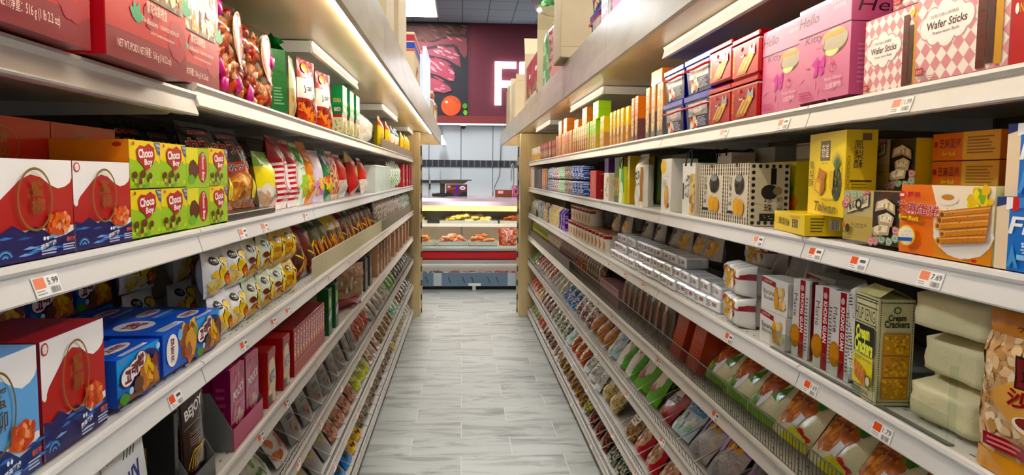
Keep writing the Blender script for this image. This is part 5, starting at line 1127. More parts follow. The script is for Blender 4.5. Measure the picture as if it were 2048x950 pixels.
# ---- paper gift bags with black rope handles
def gift_bag(desc, w, d, h, c, fr, hand=True, hh=.05):
    b = B(); b.prism([(-w/2, 0), (w/2, 0), (w/2, d), (-w/2, d)], lambda p, t: (p[0], p[1], t), 0, h, c, 'card', False); b.face([(-w/2, 0, 0), (w/2, 0, 0), (w/2, d, 0), (-w/2, d, 0)], c)
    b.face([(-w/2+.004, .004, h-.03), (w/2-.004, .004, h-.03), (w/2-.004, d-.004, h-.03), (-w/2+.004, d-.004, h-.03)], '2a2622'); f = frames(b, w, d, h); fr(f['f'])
    f['r'].rect(.05, .05, .95, .95, mixc(c, 'c8a058', .35)); f['r'].heap(.2, .2, .8, .8, ['c89a5a', 'e0c48c', 'f0e8d8'], 8, .12)
    parts = []
    if hand:
        for y in (-.003, d+.003):
            r = B(); r.tube([(-w*.22, y, h-.01), (-w*.2, y+.005, h+hh*.7), (0, y+.012, h+hh), (w*.2, y+.005, h+hh*.7), (w*.22, y, h-.01)], .0032, '15130f', 'rope', 6); parts.append(('rope_handle', r.mesh('rope_handle', True), 'black rope handle'))
    return Proto('gift_bag', 'gift bag', desc, b.mesh('gift_bag'), parts, (w, d, h))
def flower(f): f.rect(0, 0, 1, 1, 'e9e6de'); f.rect(.62, 0, 1, .8, 'd9c592'); f.heap(.66, .05, .98, .7, ['c89a4a', 'e8cc88', 'a8742c'], 14, .09); f.heap(.3, .35, .6, .75, ['3a3630', '5a554c', 'e0dcd0', '8a857a'], 26, .035, 1, .5); f.rect(.08, .3, .16, .62, '1c1a18'); f.txt('禮', .2, .85, .1, '8a857a')
pgb = gift_bag('white flowered gift bag', .14, .08, .185, 'e2dfd6', flower)
Y, W, _ = span('R2', 1402, 1352, None, .008); put(pgb, 'R2', Y, .008, label='white flowered gift bag with black rope, beside the spotted boxes'); put(gift_bag('white flowered gift bag', .15, .08, .225, 'd8d4c8', flower, True, .014), 'R2', Y-.02, .12, label='tall white flowered gift bag standing behind the small one')
def cake(f): f.rect(0, 0, 1, 1, 'eeece6'); f.ell(.2, .85, .3, .14, 'f0cc50'); f.txt('CAKE', .62, .7, .1, '8a8a84', .5); f.lines(.2, .45, .6, .6, 6, 'b0b0aa'); f.ell(.55, .28, .2, .22, 'e0a848', jit=.1); f.ell(.5, .34, .13, .12, 'f0c878', jit=.1); f.ell(.75, .12, .08, .05, '8a2c3c'); 
Y, W, _ = span('R2', 1355, 1312, None, .01); put(carton('cake_box', 'white box with a yellow sun and cake picture', .135, .10, .2, 'dedcd4', cake), 'R2', Y+.01, .01)
Y, W, _ = span('R2', 1302, 1258, None, .02); put(bag('snack_bag', 'tall white sweets bag with dark flower print', .15, .24, .06, [(0, 'e6e4da'), (.8, 'a09484')], lambda f: (f.heap(.3, .4, .8, .7, ['3a3630', '5a554c', 'c8c4b8'], 24, .04, 1, .5), f.rect(.82, .1, .95, .75, 'b08a5a')), style='block'), 'R2', Y, .01)
def lime(f): f.rect(0, 0, 1, 1, 'c8dc3c'); f.rect(.45, .3, 1, 1, '2f9a2c'); f.ell(.5, .4, .3, .2, 'e8ecc8', jit=.1); f.poly([(0, 0), (.5, 0), (.8, .25), (.2, .3)], 'eef0e0'); f.txt('果', .3, .75, .15, '6a8a1c')
Y, W, _ = span('R2', 1262, 1232, None, .03); put(gift_bag('lime green gift bag', .15, .08, .19, 'c0d830', lime), 'R2', Y, .02, label='lime green gift bag with black rope handle')
row(carton('biscuit_box', 'tall yellow-edged biscuit box', .07, .12, .235, {'b': 'b89a3c', 'f': 'd8b41c'}, lambda f: f.rect(.2, .5, .8, .9, 'e8dcb0')), 'R2', 1246, 1228, 2, .03)
Y, W, _ = span('R2', 1230, 1208, None, .03); put(gift_bag('white gift bag with fruit', .14, .08, .15, 'e8e6dc', lambda f: (f.rect(0, 0, 1, 1, 'eceae2'), f.heap(.4, .2, .9, .8, ['e8c020', 'd87a2c', '8aa83c'], 12, .09), f.txt('ロール', .25, .5, .3, '3a3a34', .3)), False), 'R2', Y, .01, label='small white gift bag with yellow and orange fruit picture')
for x0, x1, n, c, w_, h_, d_ in ((1226, 1218, 2, '3a5a34', .07, .235, 'slim dark green box'), (1206, 1200, 2, '5a3a6a', .07, .235, 'slim purple box')): row(carton('biscuit_box', d_, w_, .11, h_, c, lambda f: (f.rect(.15, .15, .85, .55, 'a8946a'), f.heap(.2, .2, .8, .5, ['d8b878', '6a4a2c'], 8, .15))), 'R2', x0, x1, n, .03)
row(carton('biscuit_box', 'large dark green box', .28, .12, .238, '1c3a24', lambda f: (f.rect(.1, .1, .3, .9, '4a6a3c'), f.txt('茶', .6, .6, .2, 'b8b878'))), 'R2', 1300, 1225, 3, .16)
put(carton('candy_box', 'bright red upright candy box', .20, .10, .165, {'b': 'b81418', 'r': 'a01418'}, lambda f: (f.rect(0, 0, 1, 1, 'd42420'), f.ring(.5, .55, .2, .28, .03, 'd8a030'), f.ell(.5, .55, .12, .2, 'c8701c')), None, lambda f: f.heap(.1, .1, .9, .9, ['c83020', 'd89040', 'a01418'], 20, .08)), 'R2', span('R2', 1185, 1185)[0], .008)
cs = [gb('s'+str(i), 'sweets_pack', d_, .13, .10, .07, [(0, c)], None, style='brick') for i, (d_, c) in enumerate((('silver and blue sweets pack', ['4a7ab8', 'c8d0d8', '2c5a9a', 'e8ecec']), ('silver and red sweets pack', ['c8c4c4', 'b83838', 'e0dcdc', '9a8a8a']), ('silver and green sweets pack', ['5a9a4a', 'c8d0c8', '8ab87a', 'e4e8e0']), ('brown and silver sweets pack', ['4a342a', '7a6a60', 'b8aca4']), ('blue and white sweets pack', ['2c4a9c', '3a5ab0', 'd8dce8'])))]
y0, y1 = span('R2', 1163, 1163)[0], span('R2', 1093, 1093)[0]
for j in (0, 1):
    for k in range(16): put(cs[(4, 3, 2, 1, 0)[int(k/3.21)]], 'R2', y0+(y1-y0)*(k+.5)/16, .015, j*.098, yaw=random.uniform(-6, 6))
row(carton('biscuit_box', 'far orange-brown biscuit box', .10, .1, .20, 'b87a3c', lambda f: f.rect(.1, .2, .9, .8, 'd8a060')), 'R2', 1092, 1082, 5, .01)
row(carton('biscuit_box', 'far black gift box', .12, .1, .20, '191714', lambda f: (f.txt('禮', .5, .6, .3, 'a89a5a'), f.rect(.2, .1, .8, .2, '5a5030'))), 'R2', 1080, 1068, 6, .01)
row(carton('biscuit_box', 'far pink-white tall box', .09, .09, .23, 'd8b8ac', lambda f: f.rect(.2, .1, .8, .9, 'ecdcd4')), 'R2', 1066, 1060, 6, .01)

# ---- third shelf
def cracker(f):
    f.rect(0, 0, 1, 1, 'd2cda4')
    def dots(x0, y0, x1, y1, n):
        for k in range(n): f.ell(x0+(x1-x0)*k/(n-1), y0+(y1-y0)*k/(n-1), .016, .016*f.w/f.h, '1c1c18', 6); f.l -= f.step*.95
        f.up()
    for y in (.02, .98, .955, .90, .735): dots(.04, y, .96, y, 26)
    for x in (.03, .97): dots(x, .02, x, .98, 46)
    f.txt('HUP SENG', .5, .82, .12, '2a2818', .86, bold=.0); f.rect(.06, .44, .94, .72, '10170f'); f.txt('Cream', .44, .64, .13, 'dfe26a', .62, rot=2, bold=.05); f.txt('Crackers', .5, .51, .15, 'dfe26a', .82, rot=-1, bold=.05)
    f.rect(.06, .13, .94, .42, 'd8c818'); f.txt('苏打饼干', .3, .385, .04, '1c1c10', .3); f.txt('Biskut Cap Ping Pong', .7, .385, .025, '2a2a10', .4)
    for k in range(7): f.ell(.18+.075*k, .31-.01*k, .055, .05, ('b8641c', 'd8903c')[k % 2], 12); f.l -= f.step*.9; f.ell(.2+.075*k, .23-.01*k, .055, .045, ('c8782c', 'a85a20')[k % 2], 12)
    f.up(); f.ell(.82, .2, .12, .06, '4a4a3c', 18); f.ell(.82, .2, .09, .045, 'd0cdb0', 16); f.lines(.1, .06, .7, .11, 2, '3a3a2c'); f.txt('428g', .76, .085, .04, '2a2a1c', .22, bold=.02)
def cracker_side(f):
    f.rect(0, 0, 1, 1, 'cdc89e')
    for x in (.05, .95):
        for k in range(46): f.ell(x, .02+.96*k/45, .02, .02*f.w/f.h, '1c1c18', 6); f.l -= f.step*.95
    f.up()
    for y in (.03, .97):
        for k in range(20): f.ell(.05+.9*k/19, y, .02, .02*f.w/f.h, '1c1c18', 6); f.l -= f.step*.95
    f.up(); f.ring(.5, .9, .1, .1*f.w/f.h, .03, '2a2818'); f.txt('Cream', .5, .83, .06, '2a2818', .5, bold=.03); f.txt('Crackers', .5, .77, .07, '2a2818', .7, bold=.03)
    for k in range(3):
        y0 = .06+.21*k; f.rect(.12, y0, .88, y0+.205, 'a8621c'); f.rect(.14, y0+.005, .86, y0+.2, 'c08a2c')
        for q in range(30): f.ell(.18+random.random()*.64, y0+.02+random.random()*.16, .05, .014, random.choice(('d8a83c', 'e0b84c', 'a8701c')), 7, random.uniform(0, 180), jit=.2); f.l -= f.step*.95
        f.up()
hh = .212
b = B(); w_, d_ = .108, .066; b.box(-w_/2, 0, .004, w_/2, d_, hh-.012, 'c8c49a', 'paper', .003); f = frames(b, w_, d_, hh-.012, 'filmflat'); cracker(f['f']); cracker_side(f['r'])
t = B(); t.grid([(x*w_*(1-.15*q), d_*(.5+s*(1-.9*q)), hh-.012+.016*q+.004*math.sin(x*20+s*3)) for q in (0, .5, 1) for x, s in ((-.5, -.5), (-.2, -.5), (.1, -.5), (.5, -.5))], 3, 2, 'c9c48e', 'film'); t.grid([(x*w_*(1-.15*q), d_*(.5+.5*(1-.9*q)), hh-.012+.016*q) for q in (0, .5, 1) for x in (-.5, -.2, .1, .5)], 3, 2, 'c9c48e', 'film')
tb = B(); tb.box(-w_/2, 0, 0, w_/2, d_, .006, 'd8d49a', 'film', .002)
put(Proto('cracker_pack', 'pack', 'cream cracker pack', b.mesh('cracker_pack'), [('wrapper_fold', t.mesh('wrapper_fold', True), 'folded yellowish wrapper top'), ('wrapper_base', tb.mesh('wrapper_base'))], (w_, d_, hh)), 'R3', 1.382, .010, yaw=-5, lean=0, label='tall black-and-yellow cream cracker pack turned to show its side')
pcw = bag('cracker_pack', 'plain cream wrapped cracker pack', .22, .075, .13, [(0, 'cdc6a2')], None, style='brick', mat='paper', nu=10, nv=8, wr=.05)
Yc = dist(1880, 1.3, XR+.06)
for j in range(3): put(pcw, 'R3', Yc-.02, .04+.02*(j % 2), j*.073, yaw=random.uniform(-8, 8), label=f'plain cream wrapped pack behind the cracker tower, {("bottom","middle","top")[j]} of the stack')
for j in range(2): put(pcw, 'R3', Yc-.20, .06, j*.073, yaw=5, label=f'plain cream wrapped pack behind the orange sweet, {("bottom","upper")[j]} one')
def rice(f):
    for k in range(150): f.ell(random.random(), random.uniform(.16, .88), .045, .03, random.choice(('d8bc94', 'c8a47c', 'e4d0b0', 'b88e64', 'cfae88')), 8, random.uniform(0, 180), jit=.25); f.l -= f.step*.97
    f.up(); f.rect(0, .87, 1, 1, 'b8701c'); f.txt('中國馳名商標', .62, .925, .055, '2a1c14', .7); f.rect(0, 0, 1, .13, 'd8922c'); f.poly([(.12, .48), (.55, .70), (1, .62), (1, .2), (.75, .18)], 'd2a878'); f.poly([(.14, .48), (.55, .685), (.98, .61), (.98, .21), (.75, .19)], 'd8a468')
    f.rect(.40, .58, .86, .78, '1c1210'); f.rect(.42, .59, .84, .77, '7a1418'); f.txt('益精珍', .63, .68, .11, '1a100c', .36, bold=.01); f.poly([(.62, .60), (.8, .64), (1, .60), (1, .55), (.7, .56)], 'c8661c'); f.txt('沙琪瑪', .62, .50, .11, '8a1c20', .52, rot=-6, bold=.03); f.ell(.55, .38, .14, .05, 'e4dcd0', 18); f.ell(.55, .39, .11, .035, '7a2418', 16); f.txt('芝麻味', .2, .5, .05, '2a1c14', .05, vert=True); f.rect(.18, .17, .56, .25, '8a1a28'); f.lines(.22, .18, .52, .24, 2, 'd88a80'); f.txt('益珍', .8, .3, .05, '8a5a34')
Yr, Wr, _ = span('R3', 2110, 1935, None, .0); put(bag('sweet_pack', 'large orange-topped puffed rice sweet pack', .23, .235, .06, [(0, 'd8922c'), (.13, ['cfae88', 'c8a47c', 'dcc4a0', 'b88e64']), (.87, 'b8701c')], rice, style='block', nu=16, nv=20), 'R3', dist(1948, 1.3, XR+.02)-.115, .0, yaw=0, label='large orange-topped puffed rice sweet pack at the near end')
def marie(f):
    f.rect(0, 0, 1, 1, 'c9c5c0'); f.rect(.42, 0, .74, 1, '8e1c22'); f.txt('KHONG GUAN', .58, .58, .2*f.w/f.h, 'e8d4d0', .5*f.h/f.w, rot=-90, bold=.03); f.txt('Marie', .18, .66, .22*f.w/f.h, '6a4a44', .3*f.h/f.w, rot=-90); f.ell(.2, .26, .3, .15, 'a8713c', 20); f.ell(.2, .26, .24, .12, 'b8824a', 18); f.ell(.58, .9, .1, .1*f.w/f.h, 'c8a0a0', 12); f.lines(.8, .1, .97, .8, 16, '6a6662')
pm = carton('biscuit_pack', 'white and maroon tall biscuit pack', .075, .05, .185, 'c9c5c0', marie, None, lambda f: (f.rect(.1, 0, .4, 1, '8e1c22'), f.lines(.5, .1, .95, .9, 14, '8a8682')), mat='film', ch=.006)
pmb = B(); pmb.box(-.022, 0, 0, .022, .05, .19, 'c4c0ba', 'film', .004)
for x in (1582, 1628, 1666):
    Y = dist(x, 1.22, XR+.03); put(pm, 'R3', Y, .036, yaw=5, label=f'white and maroon upright biscuit pack, {("beside the banana biscuits" if x < 1600 else "middle of the three" if x < 1650 else "beside the printed white pack")}')
put(bag('biscuit_pack', 'white biscuit pack with fine print', .055, .21, .05, [(0, 'cfcdc6')], lambda f: (f.lines(.1, .1, .9, .9, 26, '4a4a48'), f.txt('100', .3, .7, .06, '1c1c1c', .3, rot=-90)), style='brick'), 'R3', dist(1706, 1.22, XR+.03), .02, tilt=-8, yaw=-14, label='white biscuit pack with fine print leaning on the cracker pack')
pcr = bag('biscuit_pack', 'crumpled silver-grey biscuit pack', .12, .23, .09, [(0, 'a29e97')], None, mat='film', wr=.5, nu=14, nv=16)
for k, x in enumerate((1560, 1600, 1650)): put(pcr, 'R3', dist(x, 1.3, XR+.2), .15, yaw=20*k-20, tilt=6-5*k, label=f'crumpled grey biscuit pack in shade behind, {ordinal(3-k)} from the near end')
def cream_biscuit(t1, fc):
    def f_(f):
        f.rect(0, 0, 1, 1, 'cfccc6'); f.poly([(0, .82), (.55, .74), (.55, .9), (0, .98)], '8a2428'); f.txt('KHONG GUAN', .25, .87, .07, 'e8d8d4', .3); f.txt(t1, .3, .55, .16, '4a4844', .42); f.txt('Biscuits', .3, .38, .12, '5a5854', .36); f.heap(.58, .12, .95, .8, fc, 16, .07); f.ell(.6, .45, .08, .34, 'c89030', 14)
    return f_
pba = carton('biscuit_pack', 'white banana biscuit pack', .16, .08, .085, 'cac7c0', cream_biscuit('Banana', ['b8925a', 'd8c098', '8a6a48', 'c8a878']), mat='filmflat', ch=.004)
Yb_ = dist(1536, 1.25, XR+.02); put(pba, 'R3', Yb_, .02, label='white banana biscuit pack, lower of the two stacked'); put(pba, 'R3', Yb_, .022, .086, label='white banana biscuit pack, upper of the two stacked'); put(pba, 'R3', Yb_-.03, .12, .10, label='white banana biscuit pack set back above the others')
def coco(f):
    f.rect(0, 0, 1, 1, 'd8d6d0'); f.poly([(0, .95), (.0, .78), (1, .55), (1, .75)], '8a2428'); f.heap(.3, .15, .75, .72, ['c89a4c', 'a8702c', '8a4c1c', 'e8d8b8'], 14, .09); f.lines(.04, .3, .26, .6, 4, '8a8884')
pco = bag('biscuit_pack', 'white biscuit pack with dark band', .19, .088, .10, [(0, 'd6d4d0')], coco, style='brick', nu=12, nv=8, wr=.1)
bd = B(); bd.box(.045, -.056, .0, .058, -.05, .09, '2a2422', 'film'); 
Yw = dist(1462, 1.25, XR+.03)
for j in range(2): put(pco, 'R3', Yw, .015, j*.088, yaw=-5, label=f'white biscuit pack with dark red band, {("lower","upper")[j]} one beside the banana packs')
put(pco, 'R3', dist(1510, 1.33, XR+.15), .14, .15, yaw=8, label='white biscuit pack lying high in shade at the back'); put(pba, 'R3', dist(1510, 1.33, XR+.15)+.02, .15, 0, label='white pack in shade below the high lying one'); 
def bris(f): f.rect(.52, .42, .83, .68, '8a2a34'); f.txt('KHONG GUAN', .67, .55, .14, 'e8d4d4', .3); f.lines(.08, .25, .45, .8, 4, '6c6c6c')
psl = carton('biscuit_brick', 'small silver-white biscuit pack', .115, .09, .041, 'd6d8d8', bris, lambda f: f.lines(.1, .1, .9, .9, 6, 'a8acac'), lambda f: f.lines(.1, .1, .9, .9, 6, 'a8acac'), lambda f: f.lines(.1, .1, .9, .9, 5, 'b8bcbc'), mat='film', ch=.006)
y0, y1 = dist(1422, 1.23, XR+.02), dist(1214, 1.23, XR+.02); n = 15
for j in range(3):
    for k in range(n):
        if j == 2 and k < 4: continue
        put(psl, 'R3', y0+(y1-y0)*(k+.5)/n, .02+.016*j+random.uniform(0, .01), j*.0425, yaw=random.uniform(-10, 10))
def brownb(c):
    def f_(f): f.rect(0, .02, 1, .95, 'c3beb6'); f.rect(0, .84, 1, .95, '8a2428'); f.heap(.2, .15, .8, .55, c, 16, .11); f.txt('Assorted', .5, .7, .07, '4a4844', .7); f.lines(.2, .6, .8, .66, 1, '7a7872')
    return f_
pbr = [bag('biscuit_bag', 'tall white biscuit bag', .14, .155, .07, [(0, 'bebab2')], brownb(c), style='stand', nu=10, nv=12) for c in (['5a2c20', '7a3c2c', '3a1c14'], ['d8a850', 'b8782c', 'e8c880'])]
for k, x in enumerate((1412, 1388, 1360, 1335, 1308, 1285, 1262, 1240)): put(pbr[(1, 1, 1, 0, 0, 0, 1, 1)[k]], 'R3', dist(x, 1.3, XR+.16), .10, .115, yaw=random.uniform(-8, 8), lean=6)
# round biscuit tubs and boxes farther along
t = B(); t.tube([(0, .05, 0), (0, .05, .10)], .05, 'd8d6d0', 'filmflat', 14); f = Fr(t, lambda a, c, l: ((.0505+l)*math.sin((a-.07)/.05), .05-(.0505+l)*math.cos((a-.07)/.05), c), .14, .10, 'filmflat', .02); f.rect(0, .78, 1, .95, '8a2c28'); f.ell(.5, .4, .18, .3, 'c8905a', 12); f.lines(.1, .2, .3, .6, 4, '8a8884')
l = B(); l.tube([(0, .05, .10), (0, .05, .108)], .052, 'a8775a', 'plastic', 14); ptub = Proto('biscuit_tub', 'tub', 'round white biscuit tub', t.mesh('biscuit_tub'), [('lid', l.mesh('lid'))], (.1, .1, .11))
y0, y1 = dist(1206, 1.23, XR+.02), dist(1131, 1.23, XR+.02)
for j in range(2):
    for k in range(12): 
        if j == 0 or k > 4: put(ptub, 'R3', y0+(y1-y0)*(k+.5)/12, .02+.02*j, j*.109)
for k in range(6): put(ptub, 'R3', y0+(y1-y0)*(k+.5)/8, .2, .109*(k % 2))
far3 = [gb('u'+str(i), 'sweets_pack', d_, .12, .17, .06, [(0, c)], None, style='block') for i, (d_, c) in enumerate((('purple wafer pack', ['3c1c6c', '4a2880', '9a8ab8']), ('cream and gold wafer pack', ['d8c48a', 'e8dcb0', 'b89a50']), ('deep blue wafer pack', ['2436a0', '3a4cb4', 'c8ccdc']), ('white and green wafer pack', ['d0ccc0', '8aa070', 'b8b4a8'])))]
y0, y1 = dist(1126, 1.23, XR+.02), 8.4
for k in range(20): put(far3[0 if k < 3 else 1 if k < 11 and k != 8 else 2 if k in (8, 13) else 3], 'R3', y0+(y1-y0)*(k+.5)/20, .025, .0, yaw=random.uniform(-5, 5))

# ---- fourth shelf: bags behind the chrome fence
def prawn(f):
    f.rect(0, .02, 1, .96, 'd8d2ac'); f.poly([(0, .72), (1, .78), (1, .96), (0, .96)], 'c8c29c'); f.ell(.42, .46, .40, .30, 'b8642c', 22, jit=.05)
    for k in range(34): f.ell(.42+random.uniform(-.3, .3), .46+random.uniform(-.22, .22), .09, .05, random.choice(('c8783c', 'a8501c', 'd8904c', 'b8642c')), 8, random.uniform(0, 180), jit=.2); f.l -= f.step*.95
    f.up(); f.txt('Seng Seng', .42, .52, .08, '7a2414', .5, bold=.02); f.poly([(.62, .12), (.75, .12), (.78, .34), (.66, .36)], 'd8dce0'); f.heap(.70, .08, .95, .22, ['a81c24', 'c83038'], 8, .05); f.poly([(.55, .0), (1, 0), (1, .12), (.7, .2)], 'c8c820'); f.ell(.14, .86, .09, .06, 'a81c30', 14); f.txt('Seng', .14, .86, .04, 'f0d8d0', .11); f.heap(.78, .5, .95, .68, ['3a6a24', '5a8a34'], 8, .05)
pcw2 = bag('cracker_bag', 'cream prawn cracker bag', .22, .265, .075, [(0, 'd0ca9c'), (.85, 'c8c29a')], prawn, style='stand', nu=14, nv=16)
def noodle(f):
    f.rect(0, .02, 1, .96, 'd4ceaa'); f.ell(.45, .56, .36, .30, 'a8481c', 20, jit=.06)
    for k in range(40): f.ell(.45+random.uniform(-.28, .28), .56+random.uniform(-.22, .22), .12, .014, random.choice(('c8682c', 'e08a3c', '9a3c18')), 7, random.uniform(0, 180)); f.l -= f.step*.95
    f.up(); f.ell(.62, .26, .07, .14, 'dfe2e4', 14); f.heap(.2, .1, .5, .28, ['6aa030', '4a8a24', '8ac040'], 10, .07); f.rect(0, 0, 1, .12, '6aa81c'); f.poly([(.7, .35), (.95, .6), (.9, .3)], '3f7a2c')
pcn = bag('cracker_bag', 'cream bag with orange shreds', .18, .265, .07, [(0, '7ab020'), (.14, 'd0caa4')], noodle, style='stand', nu=14, nv=16)
y0, y1 = dist(1860, .97, XR+.02), dist(1400, .97, XR+.02); xs = ((1420, pcn), (1462, pcn), (1508, pcn), (1565, pcw2), (1640, pcw2), (1722, pcw2), (1815, pcw2))
for x, p in xs: put(p, 'R4', dist(x, 1.03, XR+.05), .022, .004, yaw=random.uniform(-6, 6), lean=34)
for k, y in enumerate((1.32, 1.5, 1.68)): put(pcw2, 'R4', y, .20, .004, yaw=12, lean=40, group='cream prawn cracker bags in the second row')
pgd = bag('cracker_bag', 'olive green snack bag', .2, .25, .05, [(0, '3a4420'), (.5, '2a3018')], lambda f: [f.rect(0, .1+.1*k, 1, .115+.1*k, '6a8a2c') for k in range(8)], style='pillow')
put(pgd, 'R4', dist(1500, 1.15, XR+.1), .14, .03, yaw=30, lean=35, label='olive green striped bag slumped behind the cream bags')
def redc(f): f.rect(0, 0, 1, 1, 'a83a24'); [ (f.ring(x, .72, .16, .14, .012, 'e0a898'), f.txt('GULA', x, .72, .06, 'e0a898', .2, rot=-70)) for x in (.26, .74)]; f.lines(.1, .1, .9, .5, 7, 'c86a54')
prc = carton('sweet_carton', 'terracotta red sweet carton', .125, .10, .21, 'a03a24', redc)
for x in (1348, 1382): put(prc, 'R4', dist(x, 1.03, XR+.03), .02, .003, lean=14)
put(prc, 'R4', dist(1395, 1.03, XR+.16), .15, .003, label='terracotta red sweet carton in the shaded second row')
# oval dried snack trays in clear film
def oval_tray():
    b = B(); n = 18
    for r0, r1, z0, z1, c in ((1, .92, 0, .004, '6a5844'), (.92, .6, .004, .014, '7a6650')):
        pass
    b.blob((0, .012, .105), .1, '7d6f60', 'film', 16, 8, .02, (.62, .16, 1.05)); 
    f = Fr(b, lambda a, c, l: ((a-.04), -.0055-.016*(1-((a-.04)/.065)**2)**1*(1-((c-.06)/.1)**2)*.6-l, c+.045), .08, .12, 'filmflat', .015, .0003, .003); f.ell(.5, .5, .42, .48, '8a3c30', 20); f.ell(.5, .5, .34, .40, 'b0705c', 18); f.ell(.5, .3, .2, .16, 'b8b0ac', 14)
    return Proto('dried_snack_tray', 'tray', 'oval clear tray of dried snack', b.mesh('dried_snack_tray', {'film'}), [('film', shell(.15, .215, .045))], (.14, .03, .21))
po = oval_tray(); y0, y1 = dist(1325, 1.0, XR+.03), dist(1240, 1.0, XR+.03)
for k in range(8): put(po, 'R4', y0+(y1-y0)*(k+.5)/8, .035, .004, yaw=random.uniform(-12, -2), lean=8)
ppk2 = carton('biscuit_box', 'small dusty pink box', .10, .09, .10, 'a88080', lambda f: (f.rect(.1, .2, .9, .8, 'c8a8a4'), f.lines(.2, .3, .8, .7, 4, '7a5a5a')))
y0, y1 = dist(1232, 1.0, XR+.03), dist(1196, 1.0, XR+.03)
for k in range(5): put(ppk2, 'R4', y0+(y1-y0)*(k+.5)/5, .03, .003); 
for k in range(3): put(ppk2, 'R4', y0+(y1-y0)*(k+.8)/5, .13, .003)
far4 = [gb('v'+str(i), 'snack_bag', d_, w_, .2, .06, [(0, c)]) for i, (d_, c, w_) in enumerate((('clear bag of dried mushrooms', ['8a7a64', '6a5a48', 'a89a84', '5a4c3c'], .16), ('clear bag of red dried fruit', ['8a3020', 'b8502c', '6a2a1c', 'a89078'], .17), ('purple-wrapped sweet sticks', ['5a2c50', '8a6a50', '3c1c38', 'b89a70'], .1), ('clear bag of pale biscuits', ['b8a484', '8a7660', 'd0c0a4'], .13), ('yellow-green snack bag', ['b8a828', '8a9a30', 'd8cc60'], .14)))]
for a, b2, i, n in ((1192, 1168, 0, 6), (1166, 1148, 1, 4), (1146, 1116, 2, 15), (1114, 1092, 3, 11), (1090, 1058, 4, 18)):
    y0, y1 = dist(a, 1.0, XR+.03), min(8.4, dist(b2, 1.0, XR+.03))
    for k in range(n): put(far4[i], 'R4', y0+(y1-y0)*(k+.5)/n, .025, .004, yaw=random.uniform(-10, 10), lean=5)

